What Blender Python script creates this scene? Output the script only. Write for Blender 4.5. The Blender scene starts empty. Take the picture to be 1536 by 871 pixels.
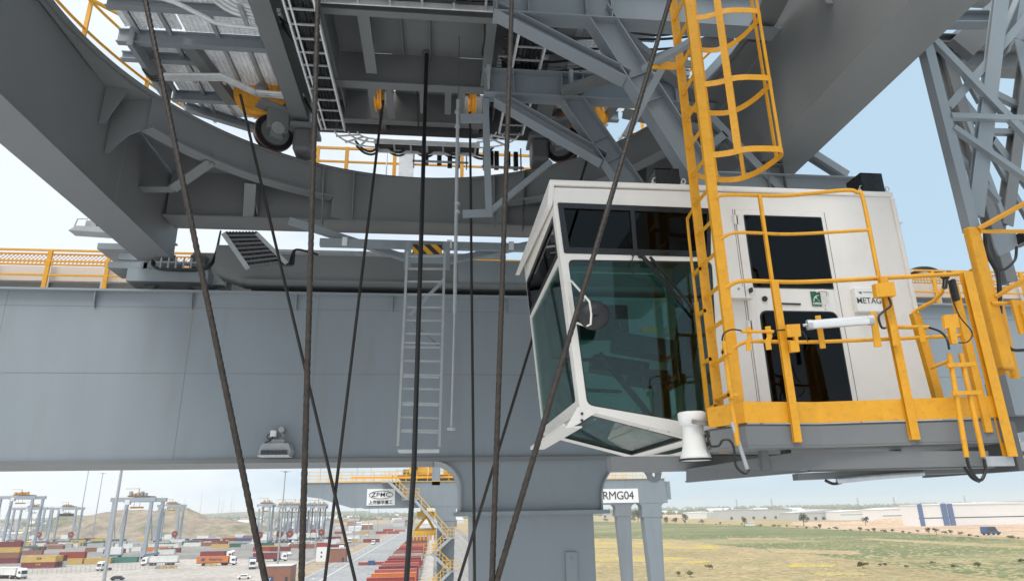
import bpy, math, random
from math import sin, cos, pi, radians, hypot, atan2, sqrt
from mathutils import Vector, Matrix
from mathutils.geometry import tessellate_polygon
random.seed(7)
SC = bpy.context.scene
COL = SC.collection
G = -21.0            # ground level; the camera stands at the origin on the crane, 21 m up

# ------------------------------------------------------------------ camera
F = 1000.0; PITCH = radians(18.29); YAW = radians(6.5); ROLL = radians(1.0)
FW = Vector((sin(YAW)*cos(PITCH), cos(YAW)*cos(PITCH), sin(PITCH)))
R0 = Vector((cos(YAW), -sin(YAW), 0)); U0 = R0.cross(FW)
RI = cos(ROLL)*R0 - sin(ROLL)*U0; UP = sin(ROLL)*R0 + cos(ROLL)*U0
cam = bpy.data.cameras.new('camera'); cam.sensor_width = 36; cam.lens = 36*F/1536
cam.clip_start = 0.05; cam.clip_end = 20000
co = bpy.data.objects.new('camera', cam); COL.objects.link(co)
co.matrix_world = Matrix((RI, UP, -FW)).transposed().to_4x4()
SC.camera = co
def ray(x, y): return FW + RI*((x-768)/F) - UP*((y-435.5)/F)
def aY(x, y, Y): d = ray(x, y); return d*(Y/d.y)
def aZ(x, y, Z): d = ray(x, y); return d*(Z/d.z)
def aX(x, y, X): d = ray(x, y); return d*(X/d.x)

# ------------------------------------------------------------------ materials
def nmat(name):
    m = bpy.data.materials.new(name); m.use_nodes = True
    nt = m.node_tree; return m, nt, nt.nodes['Principled BSDF'], nt.nodes['Material Output']
def paint(name, col, rough=.45, metal=0, var=.12, scale=1.5, dirt=None, dirt_amt=.25, bump=.0, coat=0, streak=False, bscale=60):
    m, nt, p, o = nmat(name); N = nt.nodes; L = nt.links
    tc = N.new('ShaderNodeTexCoord')
    mp = N.new('ShaderNodeMapping'); L.new(tc.outputs['Object'], mp.inputs[0])
    if streak: mp.inputs['Scale'].default_value = (1, 1, .18)
    n = N.new('ShaderNodeTexNoise'); n.inputs['Scale'].default_value = scale; n.inputs['Detail'].default_value = 8; n.inputs['Roughness'].default_value = .62
    L.new(mp.outputs[0], n.inputs['Vector'])
    r = N.new('ShaderNodeMapRange'); r.inputs[1].default_value = .25; r.inputs[2].default_value = .75
    r.inputs[3].default_value = 1-var; r.inputs[4].default_value = 1+var; L.new(n.outputs['Fac'], r.inputs[0])
    v = N.new('ShaderNodeVectorMath'); v.operation = 'SCALE'; v.inputs[0].default_value = col[:3]; L.new(r.outputs[0], v.inputs['Scale'])
    last = v.outputs[0]
    if dirt:
        n2 = N.new('ShaderNodeTexNoise'); n2.inputs['Scale'].default_value = scale*3.3; n2.inputs['Detail'].default_value = 10; L.new(mp.outputs[0], n2.inputs['Vector'])
        r2 = N.new('ShaderNodeMapRange'); r2.inputs[1].default_value = .55; r2.inputs[2].default_value = .78; r2.inputs[3].default_value = 0; r2.inputs[4].default_value = dirt_amt; L.new(n2.outputs['Fac'], r2.inputs[0])
        mx = N.new('ShaderNodeMix'); mx.data_type = 'RGBA'; L.new(r2.outputs[0], mx.inputs[0]); L.new(last, mx.inputs[6]); mx.inputs[7].default_value = (*dirt, 1)
        last = mx.outputs[2]
    L.new(last, p.inputs['Base Color'])
    rr = N.new('ShaderNodeMapRange'); rr.inputs[3].default_value = max(.05, rough-.1); rr.inputs[4].default_value = rough+.12; L.new(n.outputs['Fac'], rr.inputs[0]); L.new(rr.outputs[0], p.inputs['Roughness'])
    p.inputs['Metallic'].default_value = metal; p.inputs['Coat Weight'].default_value = coat
    if bump:
        n3 = N.new('ShaderNodeTexNoise'); n3.inputs['Scale'].default_value = bscale; n3.inputs['Detail'].default_value = 6; L.new(tc.outputs['Object'], n3.inputs['Vector'])
        b = N.new('ShaderNodeBump'); b.inputs['Strength'].default_value = bump; b.inputs['Distance'].default_value = .01; L.new(n3.outputs['Fac'], b.inputs['Height']); L.new(b.outputs[0], p.inputs['Normal'])
    return m
M = {}
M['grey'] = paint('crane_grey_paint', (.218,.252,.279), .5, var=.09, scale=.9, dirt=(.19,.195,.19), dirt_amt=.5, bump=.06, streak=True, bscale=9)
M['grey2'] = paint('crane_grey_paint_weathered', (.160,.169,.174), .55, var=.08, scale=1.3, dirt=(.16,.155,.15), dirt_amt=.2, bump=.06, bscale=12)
M['dgrey'] = paint('dark_grey_paint', (.10,.105,.11), .5, var=.12, scale=3)
M['galv'] = paint('galvanised_steel', (.45,.47,.49), .42, metal=.55, var=.2, scale=9)
M['galvm'] = paint('dull_grey_paint', (.33,.35,.36), .5, var=.12, scale=6)
M['galvl'] = paint('bright_galvanised_steel', (.66,.68,.70), .45, metal=.25, var=.15, scale=9)
M['grate'] = paint('zinc_grating', (.80,.82,.84), .5, metal=.1, var=.12, scale=9)
M['yellow'] = paint('yellow_paint', (.69,.325,.014), .45, var=.10, scale=9, dirt=(.25,.13,.04), dirt_amt=.4, bump=.05)
M['yellow2'] = paint('pale_yellow_paint', (.74,.44,.06), .5, var=.1, scale=2)
M['white'] = paint('cream_white_paint', (.79,.76,.72), .36, var=.035, scale=2, dirt=(.5,.46,.4), dirt_amt=.15, bump=.02, bscale=14)
M['white2'] = paint('plain_white_paint', (.78,.78,.76), .45, var=.05, scale=3)
M['black'] = paint('black_plastic', (.018,.018,.02), .45, var=.2, scale=5)
M['blackrub'] = paint('black_rubber', (.012,.012,.013), .38, var=.2, scale=8)
M['blackm'] = paint('black_powder_coat', (.012,.013,.015), .28, var=.2, scale=8)
M['rope'] = paint('greased_wire_rope', (.040,.033,.028), .5, metal=.3, var=.6, scale=25, dirt=(.13,.075,.04), dirt_amt=.55, bump=.3)
M['rope2'] = paint('dark_wire_rope', (.03,.027,.024), .5, metal=.3, var=.4, scale=30)
M['copper'] = paint('reddish_wheel_steel', (.30,.14,.09), .4, metal=.5, var=.2, scale=8)
M['steel'] = paint('worn_steel', (.35,.33,.31), .35, metal=.8, var=.2, scale=8)
M['seat'] = paint('dark_fabric', (.025,.027,.03), .9, var=.2, scale=20)
M['teal'] = paint('interior_panel', (.16,.18,.18), .7, var=.1, scale=3)
M['green'] = paint('green_sign', (.01,.12,.055), .5, var=.05)
M['inklbl'] = paint('dark_ink', (.03,.03,.035), .6, var=.05)
M['greyink'] = paint('grey_ink', (.12,.12,.12), .6, var=.05)
M['amber'] = paint('amber_paint_sheave', (.78,.36,.03), .35, var=.15, scale=8, dirt=(.2,.08,.02), dirt_amt=.4)
def lampmat():
    m, nt, p, o = nmat('lamp_glass'); p.inputs['Base Color'].default_value = (.75,.77,.78,1); p.inputs['Roughness'].default_value = .15; p.inputs['Metallic'].default_value = .5
    return m
M['lamp'] = lampmat()
def glass(name, tint, dark, spec=1.0):
    m, nt, p, o = nmat(name); N = nt.nodes; L = nt.links
    N.remove(p)
    t = N.new('ShaderNodeBsdfTransparent'); t.inputs[0].default_value = (*tint, 1)
    g = N.new('ShaderNodeBsdfGlossy'); g.inputs['Roughness'].default_value = .012; g.inputs[0].default_value = (1, 1, 1, 1)
    fr = N.new('ShaderNodeFresnel'); fr.inputs[0].default_value = 1.52
    mu = N.new('ShaderNodeMath'); mu.operation = 'MULTIPLY'; mu.inputs[1].default_value = spec; mu.use_clamp = True; L.new(fr.outputs[0], mu.inputs[0])
    mx = N.new('ShaderNodeMixShader'); L.new(mu.outputs[0], mx.inputs[0]); L.new(t.outputs[0], mx.inputs[1]); L.new(g.outputs[0], mx.inputs[2])
    L.new(mx.outputs[0], o.inputs[0]); return m
M['glass'] = glass('tinted_green_glass', (.58,.78,.74), 0, .8)
M['glassd'] = glass('dark_tinted_glass', (.10,.115,.12), 0, .45)

# ------------------------------------------------------------------ mesh builder
UNIT = 1.0   # metres per drawing unit; the trolley plans below use their own
class MB:
    def __init__(s): s.v = []; s.f = []; s.sm = []
    def add(s, vs, fs, smooth=False):
        o = len(s.v); s.v += [tuple(v) for v in vs]
        for f in fs: s.f.append([i+o for i in f]); s.sm.append(smooth)
        return s
    def box(s, x0, x1, y0, y1, z0, z1):
        if x1 < x0: x0, x1 = x1, x0
        if y1 < y0: y0, y1 = y1, y0
        if z1 < z0: z0, z1 = z1, z0
        v = [(x0,y0,z0),(x1,y0,z0),(x1,y1,z0),(x0,y1,z0),(x0,y0,z1),(x1,y0,z1),(x1,y1,z1),(x0,y1,z1)]
        return s.add(v, [(0,3,2,1),(4,5,6,7),(0,1,5,4),(1,2,6,5),(2,3,7,6),(3,0,4,7)])
    def frame(s, p, q, up):
        p = Vector(p); q = Vector(q); d = (q-p).normalized(); up = Vector(up)
        a = d.cross(up)
        if a.length < 1e-4: a = d.cross(Vector((1,0,0)))
        a.normalize(); b = a.cross(d).normalized(); return p, q, a, b
    def beam(s, p, q, w, h, up=(0,0,1), oa=0, ob=0):
        p, q, a, b = s.frame(p, q, up); c = a*oa + b*ob
        v = []
        for e in (p, q):
            for sa, sb in ((-1,-1),(1,-1),(1,1),(-1,1)): v.append(e + c + a*(sa*w/2) + b*(sb*h/2))
        return s.add(v, [(0,1,2,3),(7,6,5,4),(0,4,5,1),(1,5,6,2),(2,6,7,3),(3,7,4,0)])
    def ibeam(s, p, q, w, h, t=.012, up=(0,0,1)):
        s.beam(p, q, w, t, up, 0, h/2-t/2); s.beam(p, q, w, t, up, 0, -h/2+t/2)
        return s.beam(p, q, t, h-2*t, up)
    def channel(s, p, q, w, h, t=.01, up=(0,0,1)):
        s.beam(p, q, t, h, up, -w/2+t/2, 0); s.beam(p, q, w-t, t, up, t/2, h/2-t/2); return s.beam(p, q, w-t, t, up, t/2, -h/2+t/2)
    def tube(s, pts, r, n=8, caps=True):
        pts = [Vector(p) for p in pts]; rings = []
        pa = None
        for i, p in enumerate(pts):
            d = (pts[min(i+1, len(pts)-1)] - pts[max(i-1, 0)]).normalized()
            if pa is None:
                a = d.cross(Vector((0,0,1)))
                if a.length < 1e-3: a = d.cross(Vector((1,0,0)))
            else: a = pa - d*pa.dot(d)
            a.normalize(); pa = a; b = d.cross(a)
            rr = r[i] if isinstance(r, (list, tuple)) else r
            rings.append([p + a*(rr*cos(2*pi*k/n)) + b*(rr*sin(2*pi*k/n)) for k in range(n)])
        v = [x for rg in rings for x in rg]; f = []
        for i in range(len(rings)-1):
            for k in range(n):
                f.append((i*n+k, i*n+(k+1) % n, (i+1)*n+(k+1) % n, (i+1)*n+k))
        s.add(v, f, True)
        if caps:
            s.add(rings[0], [tuple(range(n))[::-1]]); s.add(rings[-1], [tuple(range(n))])
        return s
    def cyl(s, c, axis, r, h, n=24, r2=None):
        c = Vector(c); ax = Vector(axis).normalized()
        return s.tube([c-ax*h/2, c+ax*h/2], [r, r if r2 is None else r2], n)
    def prism(s, poly, a, b, ax='y', holes=(), fn=None):
        """polygon in the plane across axis ax, between a and b"""
        def mk(u, w, t):
            if fn: return fn(u, w, t)
            return {'y': (u, t, w), 'x': (t, u, w), 'z': (u, w, t)}[ax]
        loops = [list(poly)] + [list(h) for h in holes]
        tri = tessellate_polygon([[Vector((u, w, 0)) for u, w in l] for l in loops])
        flat = [p for l in loops for p in l]; n = len(flat)
        v = [mk(u, w, a) for u, w in flat] + [mk(u, w, b) for u, w in flat]
        f = [tuple(t) for t in tri] + [tuple(i+n for i in t)[::-1] for t in tri]
        o = 0
        for l in loops:
            k = len(l)
            for i in range(k): j = (i+1) % k; f.append((o+i, o+j, n+o+j, n+o+i))
            o += k
        return s.add(v, f)
    def arc(s, cx, cy, r0, r1, z0, z1, a0, a1, n=64):
        v = []; f = []
        for i in range(n+1):
            t = a0+(a1-a0)*i/n; c, d = cos(t), sin(t)
            v += [(cx+r0*c, cy+r0*d, z0), (cx+r1*c, cy+r1*d, z0), (cx+r1*c, cy+r1*d, z1), (cx+r0*c, cy+r0*d, z1)]
        for i in range(n):
            for k in range(4): f.append((4*i+k, 4*i+(k+1) % 4, 4*i+4+(k+1) % 4, 4*i+4+k))
        f += [(0,1,2,3), (4*n+3,4*n+2,4*n+1,4*n)]
        return s.add(v, f)
    def build(s, name, mat, parent=None, label=None, bevel=0, smooth_all=False, **kw):
        me = bpy.data.meshes.new(name)
        off = Vector((0,0,0)); o = parent
        while o is not None: off += o.location; o = o.parent
        me.from_pydata([tuple(Vector(v)*UNIT-off) for v in s.v], [], s.f)
        me.polygons.foreach_set('use_smooth', [bool(x) or smooth_all for x in s.sm])
        me.materials.append(M[mat] if isinstance(mat, str) else mat)
        import bmesh
        bm = bmesh.new(); bm.from_mesh(me); bmesh.ops.recalc_face_normals(bm, faces=bm.faces); bm.to_mesh(me); bm.free()
        me.update()
        ob = bpy.data.objects.new(name, me); COL.objects.link(ob)
        if parent is not None: ob.parent = parent
        if label: ob['label'] = label
        for k, v in kw.items(): ob[k] = v
        if bevel:
            b = ob.modifiers.new('bevel', 'BEVEL'); b.width = bevel; b.segments = 2; b.limit_method = 'ANGLE'; b.angle_limit = radians(50)
        return ob
def thing(name, label, cat, loc=(0,0,0), group=None, rz=0):
    o = bpy.data.objects.new(name, None); COL.objects.link(o); o.location = Vector(loc)*UNIT; o.rotation_euler = (0,0,rz)
    o.empty_display_size = .2
    o['label'] = label; o['category'] = cat
    if group: o['group'] = group
    return o
def tag(o, label, cat, group=None, kind=None):
    if label: o['label'] = label
    if cat: o['category'] = cat
    if group: o['group'] = group
    if kind: o['kind'] = kind
    return o
def rrect(x0, x1, z0, z1, r, n=5):
    pts = []
    for cx, cz, a in ((x1-r, z1-r, 0), (x0+r, z1-r, 90), (x0+r, z0+r, 180), (x1-r, z0+r, 270)):
        for k in range(n+1): t = radians(a+90*k/n); pts.append((cx+r*cos(t), cz+r*sin(t)))
    return pts
def rpoly(pts, r, n=4):
    out = []; k = len(pts)
    for i in range(k):
        p = Vector(pts[i]).to_2d() if len(pts[i]) == 2 else Vector(pts[i])
        a = (Vector(pts[i-1])-p); b = (Vector(pts[(i+1) % k])-p); rr = min(r, a.length*.45, b.length*.45)
        a = p + a.normalized()*rr; b = p + b.normalized()*rr
        for j in range(n+1):
            t = j/n; q = a*(1-t)**2 + p*(2*t*(1-t)) + b*t*t; out.append((q.x, q.y))
    return out
def smooth_pts(pts, n=6):
    """Catmull-Rom through the points"""
    P = [Vector(p) for p in pts]; P = [P[0]*2-P[1]] + P + [P[-1]*2-P[-2]]; out = []
    for i in range(1, len(P)-2):
        for k in range(n):
            t = k/n; a, b, c, d = P[i-1], P[i], P[i+1], P[i+2]
            out.append(.5*((2*b)+(c-a)*t+(2*a-5*b+4*c-d)*t*t+(3*b-a-3*c+d)*t**3))
    out.append(P[-2]); return out
def text(body, name, mat, origin, size, xdir, zdir, parent=None, extrude=.003, align='CENTER', sx=1.0, bold=0.0, space=1.0, label=None):
    cu = bpy.data.curves.new(name, 'FONT'); cu.body = body; cu.size = size; cu.extrude = extrude; cu.align_x = align; cu.align_y = 'CENTER'; cu.offset = bold; cu.space_character = space
    tmp = bpy.data.objects.new(name, cu); COL.objects.link(tmp); bpy.context.view_layer.update()
    me = bpy.data.meshes.new_from_object(tmp.evaluated_get(bpy.context.evaluated_depsgraph_get())); bpy.data.objects.remove(tmp); bpy.data.curves.remove(cu)
    me.materials.clear(); me.materials.append(M[mat] if isinstance(mat, str) else mat)
    ob = bpy.data.objects.new(name, me); COL.objects.link(ob)
    x = Vector(xdir).normalized(); z = Vector(zdir).normalized(); n = x.cross(z)
    m = Matrix((x*sx, z, n)).transposed().to_4x4(); off = Vector((0,0,0)); o = parent
    while o is not None: off += o.location; o = o.parent
    m.translation = Vector(origin)-off
    if parent is not None: ob.parent = parent
    ob.matrix_local = m
    if label: ob['label'] = label
    return ob
# ================================================================== OUR CRANE: far girder and leg
cr = thing('gantry_crane', 'huge grey box girder across the picture standing on a wide grey leg', 'gantry crane', (1.5, 11.6, G))
GX0, GX1 = -16.0, 27.0
g = MB(); g.box(GX0, GX1, 11.0, 12.3, .83, 3.50)
gird = g.build('girder', 'grey', cr)
# weld seams and faint plate joints, proud by 2 mm
w = MB()
w.box(GX0, GX1, 10.998, 11, 2.165, 2.172); w.box(GX0, GX1, 10.998, 11, 3.255, 3.262)
for x in (-9.6, -6.9, -4.02, -2.02, 5.4, 8.2): w.box(x, x+.006, 10.998, 11, .84, 3.49)
w.build('weld_seam', 'grey2', gird)
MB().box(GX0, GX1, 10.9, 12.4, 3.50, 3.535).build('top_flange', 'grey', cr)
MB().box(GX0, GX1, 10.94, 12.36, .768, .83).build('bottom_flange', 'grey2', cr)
for x in (-8.7, -5.55, -4.05, -2.38, -.8, 1.12, 2.36, 5.3, 8.6, 11.8):
    k = MB(); k.prism([(11.0, 3.5), (10.92, 3.5), (10.92, 3.38), (10.955, 3.26), (11.0, 3.22)], x-.007, x+.007, 'x'); k.build('stiffener', 'grey', cr)
rl = MB(); rl.box(GX0, GX1, 11.3, 11.42, 3.535, 3.66); rl.box(GX0, GX1, 11.26, 11.46, 3.535, 3.56)
rail = rl.build('rail', 'dgrey', cr)
c_ = MB()
for i in range(84):
    x = GX0+.3+i*.5; c_.box(x, x+.16, 11.18, 11.27, 3.537, 3.585)
c_.build('clip', 'steel', rail)
# leg with rounded shoulders
def fillet(cx, cz, r, a0, a1, n=12): return [(cx+r*cos(radians(a0+(a1-a0)*i/n)), cz+r*sin(radians(a0+(a1-a0)*i/n))) for i in range(n+1)]
rr = .42; r2 = .6
poly = [( -.06, .768)] + fillet(.40-rr, .768-rr, rr, 90, 0) + [(.40, 0.0), (2.62, 0.0)] + fillet(2.62+r2, .768-r2, r2, 180, 90) + [(3.3, .768)]
MB().prism(poly, 11.0, 12.3).build('leg_shoulder', 'grey', cr)
# curved flange along the shoulder edges
fl = MB()
for arcpts in (fillet(.40-rr, .768-rr, rr, 90, 0)+[(.40, .0)], [(2.62, 0)]+fillet(2.62+r2, .768-r2, r2, 180, 90)):
    for i in range(len(arcpts)-1):
        (x0, z0), (x1, z1) = arcpts[i], arcpts[i+1]
        fl.beam((x0, 11.65, z0), (x1, 11.65, z1), 1.42, .03, up=(0, 1, 0.001)) if False else fl.add([(x0,10.95,z0),(x1,10.95,z1),(x1,12.35,z1),(x0,12.35,z0),
            (x0+(.03 if x0 > 1.5 else -.03), 10.95, z0-.0), (x1+(.03 if x0 > 1.5 else -.03), 10.95, z1-.0), (x1+(.03 if x0 > 1.5 else -.03), 12.35, z1), (x0+(.03 if x0 > 1.5 else -.03), 12.35, z0)],
            [(0,1,2,3),(7,6,5,4),(0,4,5,1),(2,6,7,3)])
fl.build('edge_flange', 'grey', cr)
MB().box(.28, 2.74, 10.88, 12.42, -.06, 0).build('collar', 'grey', cr)
leg = MB(); leg.add([(.56,11.03,-.06),(2.50,11.03,-.06),(2.50,12.27,-.06),(.56,12.27,-.06),(.72,11.03,G+.9),(2.34,11.03,G+.9),(2.34,12.27,G+.9),(.72,12.27,G+.9)],
    [(3,2,1,0),(4,5,6,7),(0,1,5,4),(1,2,6,5),(2,3,7,6),(3,0,4,7)])
lg = leg.build('leg', 'grey', cr)
d = MB(); d.box(2.02, 2.20, 11.0, 11.03, -1.35, -.62); d.box(2.10, 2.12, 10.985, 11.0, -.72, -.70); d.build('hatch', 'grey', lg)
b = MB(); b.box(.2, 3.0, 10.9, 12.4, G+.02, G+.9); b.build('bogie', 'dgrey', cr)
# lug with a hole
lx = aY(982, 712, 11.0).x
hole = fillet(lx, .53, .035, 0, 330, 11)
lug = [(lx-.36,.768),(lx-.25,.70),(lx-.12,.52)]+fillet(lx,.52,.115,200,340,8)+[(lx+.13,.56),(lx+.17,.768)]
MB().prism(lug, 11.02, 11.08, 'y', [hole]).build('lifting_lug', 'grey', cr)

# ---- walkway on the far side of the girder: yellow railing and mesh, festoon trough
RY = 12.75
wr = thing('walkway_railing', 'yellow walkway railing with mesh panels running along the far top of the grey girder', 'railing', (0, RY, 3.54))
def zrow(py, px=0, Y=RY): return aY(px, py, Y).z
ztop, zm, zl, zb = 4.88, 4.66, 4.38, 4.06
x = -14.9
while x < 24:
    p = MB(); p.beam((x, RY, 3.54), (x, RY, ztop), .075, .045, up=(0,1,0)); p.build('post', 'yellow', wr); x += 1.07
for z, h in ((ztop, .035), (zm, .028), (zl, .028), (zb, .018)):
    MB().box(-15, 24, RY-.02, RY+.02, z-h/2, z+h/2).build('rail', 'yellow', wr)
MB().box(-15, 24, RY+.03, RY+.035, 3.54, 3.7).build('toe_board', 'yellow', wr)
mm = MB()
ms = .055; x = -15.0; z0, z1 = 4.78, 4.98; YM = RY+.5
while x < 24:
    mm.beam((x, YM, z0), (x+.2, YM, z1), .006, .014, up=(0,1,0)); mm.beam((x+.2, YM+.008, z0), (x, YM+.008, z1), .006, .014, up=(0,1,0)); x += .075
mm.box(-15, 24, YM-.02, YM+.02, z1, z1+.025); mm.box(-15, 24, YM-.02, YM+.02, z0-.025, z0)
mm.build('mesh_guard', 'yellow', wr)
tr = thing('cable_trough', 'long cream and grey festoon trough behind the yellow walkway railing', 'cable trough', (0, 13.6, 3.54))
t_ = MB(); t_.box(-16, 24, 13.6, 14.0, 4.55, 4.86); t_.build('trough', paint('cream_panel', (.62,.56,.5), .6, var=.06), tr)
MB().box(-16, 24, 13.55, 13.6, 4.40, 4.50).build('rail', 'dgrey', tr)
MB().box(-16, 24, 13.5, 13.9, 4.28, 4.36).build('tray', 'galvl', tr)
x = -15.3
while x < 24:
    p = MB(); p.beam((x, 13.5, 3.54), (x, 13.5, 4.26), .09, .05, up=(0,1,0)); p.beam((x, 13.5, 3.95), (x+.3, 13.5, 4.2), .05, .05, up=(0,1,0)); p.beam((x, 13.5, 4.26), (x, 13.5, 5.0), .09, .03, up=(0,1,0)); p.build('bracket', 'galvl', tr); x += 1.07
hump = MB(); hx = aY(1385, 395, 13.2).x
hump.tube(smooth_pts([(hx-.45,13.2,4.95),(hx-.2,13.2,5.06),(hx+.1,13.2,5.08),(hx+.35,13.2,4.98),(hx+.5,13.2,4.85)]), .07, 8)
tag(hump.build('cable_loop', 'blackrub'), 'black cable loop arching above the yellow mesh right of the cab', 'cable')

# ---- floodlights on the girder
def flood(x, y, z, s, label, tilt=0):
    t = thing('floodlight', label, 'floodlight', (x, y, z), 'floodlights on the grey girder')
    h = MB(); h.prism([(x-.24*s, z-.10), (x+.22*s, z-.10), (x+.23*s, z-.02), (x+.19*s, z+.075), (x-.20*s, z+.075), (x-.24*s, z-.03)], y-.30, y-.02); h.build('housing', 'galvm', t, bevel=.01)
    l = MB(); l.box(x-.24*s, x+.22*s, y-.33, y, z-.125, -.102+z); l.build('lens', 'galv', t)
    f = MB()
    for i in range(18): u = x-.20*s+i*.022*s; f.box(u, u+.008, y-.34, y-.30, z-.09, z-.03)
    f.build('heat_sink', 'dgrey', t)
    a = MB(); a.box(x-.09, x+.1, y-.2, y-.05, z+.078, z+.14); a.build('driver_box', 'galvm', t)
    j = MB(); j.box(x-.145, x-.055, y-.10, y-.0, z+.19, z+.29); j.build('junction_box', 'white2', t, bevel=.008)
    k = MB(); k.cyl((x+.02, y-.06, z+.30), (0,1,0), .045, .1, 16); k.tube([(x+.02,y-.1,z+.26),(x+.06,y-.1,z+.2),(x+.02,y-.12,z+.145)], .012, 6); k.build('sensor', 'galvm', t)
    c = MB(); c.tube(smooth_pts([(x-.10,y-.11,z+.19),(x-.10,y-.12,z+.15),(x-.15,y-.14,z+.12),(x-.22,y-.15,z+.07),(x-.25,y-.16,z-.04),(x-.24,y-.18,z-.08)]), .009, 6)
    c.tube(smooth_pts([(x-.15,y-.08,z+.24),(x-.19,y-.08,z+.2),(x-.16,y-.08,z+.16),(x-.10,y-.08,z+.17)]), .008, 6); c.build('cable', 'blackrub', t)
    return t
p = aY(419, 672, 10.95); flood(p.x, 10.98, p.z-.02, 1, 'small grey floodlight with white junction box low on the girder left of the ropes')
p = aY(1524, 674, 10.95); flood(p.x, 10.98, p.z-.02, 1, 'small grey floodlight on the girder below the right-hand railing')

# ================================================================== LOWER TROLLEY FRAME
CXR, CYR, RR = -.35, 6.48, 4.05
ZT = 5.48
tf = thing('trolley_frame', 'dark grey lower trolley frame with a curved ring beam between two long beams', 'trolley frame', (CXR, 11.4, 3.66))
for s, x0, x1 in ((-1, -5.05, -4.47), (1, 3.96, 4.56)):
    b = MB(); b.box(x0+.02, x1-.02, -2.6, 11.08, 4.125, 5.62)
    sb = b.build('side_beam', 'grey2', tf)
    MB().box(x0, x1, -2.6, 11.12, 4.1, 4.125).build('flange', 'grey2', sb)
    m = MB(); xw = x1-.02 if s < 0 else x0+.02
    for y in (3.4, 8.9): m.box(xw-.002 if s > 0 else xw, xw if s > 0 else xw+.002, y, y+.007, 4.13, 5.5)
    m.build('weld_seam', 'grey', sb)
def ringpt(t, r=RR): return (CXR+r*cos(t), CYR+r*sin(t))
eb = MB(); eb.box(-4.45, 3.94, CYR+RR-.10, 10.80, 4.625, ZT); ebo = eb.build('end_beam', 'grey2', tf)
MB().box(-4.45, 3.94, 10.33, 10.85, 4.6, 4.625).build('flange', 'grey2', ebo)
rbo = None
for a0, a1 in ((27, 69), (111, 153)):
    rb = MB(); rb.arc(CXR, CYR, RR, RR+.02, 4.985, ZT, radians(a0), radians(a1), 40); o_ = rb.build('ring_beam', 'grey2', tf)
    fl = MB(); fl.arc(CXR, CYR, RR-.09, RR+.12, 4.96, 4.985, radians(a0), radians(a1), 40); fl.build('flange', 'grey2', o_)
rb = MB(); rb.arc(CXR, CYR, RR, RR+.02, 4.626, ZT, radians(69), radians(111), 30); rbo = rb.build('ring_beam', 'grey2', tf)
tl = MB(); tl.arc(CXR, CYR, RR-.05, RR+.25, ZT, ZT+.02, radians(-30), radians(210), 140); tl.build('deck_edge', 'grey2', tf)
rt = MB(); rt.arc(CXR, CYR, RR+.02, RR+.11, ZT+.02, ZT+.08, radians(-30), radians(210), 140); rt.build('ring_rail', 'dgrey', tf)
n = 24
for a0 in (0, 90):
    pts = [ringpt(radians(a0+90*i/n), RR+.02) for i in range(n+1)]
    if a0 == 0: poly = [(3.97, CYR)] + pts + [(CXR, 10.6), (3.97, 10.6)]
    else: poly = pts + [(-4.46, CYR), (-4.46, 10.6), (CXR, 10.6)]
    MB().prism(poly, ZT-.04, ZT-.01, 'z').build('corner_deck', 'grey2', tf)
for s in (-1, 1):
    def X(v): return v if s < 0 else 2*CXR-v
    def XW(): return -4.47 if s < 0 else 3.97
    a = aZ(377, 277, 4.955); b = aZ(377, 333, 4.62)
    m = MB(); m.beam((X(a.x), a.y-.05, 4.95), (X(b.x), 10.36, 4.62), .17, .02); m.build('diaphragm_flange', 'grey2', tf)
    m = MB(); m.prism([(a.y, 4.97), (10.4, 4.64), (10.4, ZT-.05), (a.y, ZT-.05)], X(a.x)-.007, X(a.x)+.007, 'x'); m.build('diaphragm', 'grey2', tf)
    P0 = aZ(316, 243, 4.955); P1 = aZ(258, 284, 4.66)
    m = MB(); m.beam((X(P0.x), P0.y, 4.95), (X(P1.x), P1.y, 4.66), .17, .02, up=(0,0,1)); m.beam((X(P1.x), P1.y, 4.66), (XW(), P1.y+.04, 4.66), .17, .02); m.build('corner_brace', 'grey2', tf)
    m = MB(); m.beam((X(P0.x), P0.y, 5.2), (X(P1.x), P1.y, 5.08), .014, .55) ; m.build('corner_web', 'grey2', tf)
    # radial gusset closing the ring beam, curved lower edge
    gx, gy = ringpt(radians(152)); 
    m = MB(); yy = gy; xw = XW(); xi = X(gx)
    m.prism([(xi, ZT), (xi, 4.99), (xi+(xw-xi)*.25, 4.97), (xi+(xw-xi)*.5, 4.90), (xi+(xw-xi)*.72, 4.76), (xi+(xw-xi)*.88, 4.62), (xw, 4.60), (xw, ZT)], yy-.008, yy+.008, 'y'); m.build('gusset', 'grey2', tf)
    for yk, L_, zb_ in ((8.12, .28, 4.9), (5.2, .30, 4.9), (3.9, .45, 4.95)):
        m = MB(); m.prism([(xw, ZT), (xw-s*L_, ZT), (xw-s*L_, ZT-.06), (xw-s*.07, zb_), (xw, zb_)], yk-.008, yk+.008, 'y'); m.build('stiffener', 'grey2', tf)
for px, bot in ((487, 4.49), (530, 4.60), (741, 4.56), (783, 4.47)):
    q = aY(px, 290, 10.3); yw = CYR+sqrt(RR*RR-(q.x-CXR)**2)
    k = MB(); k.prism([(yw, ZT), (yw-.14, ZT), (yw-.14, 5.3), (10.34, bot+.0), (10.33, bot), (yw, bot+.1)] if bot > 4.55 else [(yw+.0, ZT), (yw-.14, ZT), (yw-.14, 5.2), (10.25, bot), (10.33, bot), (10.33, 4.6), (yw, 4.64)], q.x-.008, q.x+.008, 'x'); k.build('stiffener', 'grey2', tf)
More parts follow.
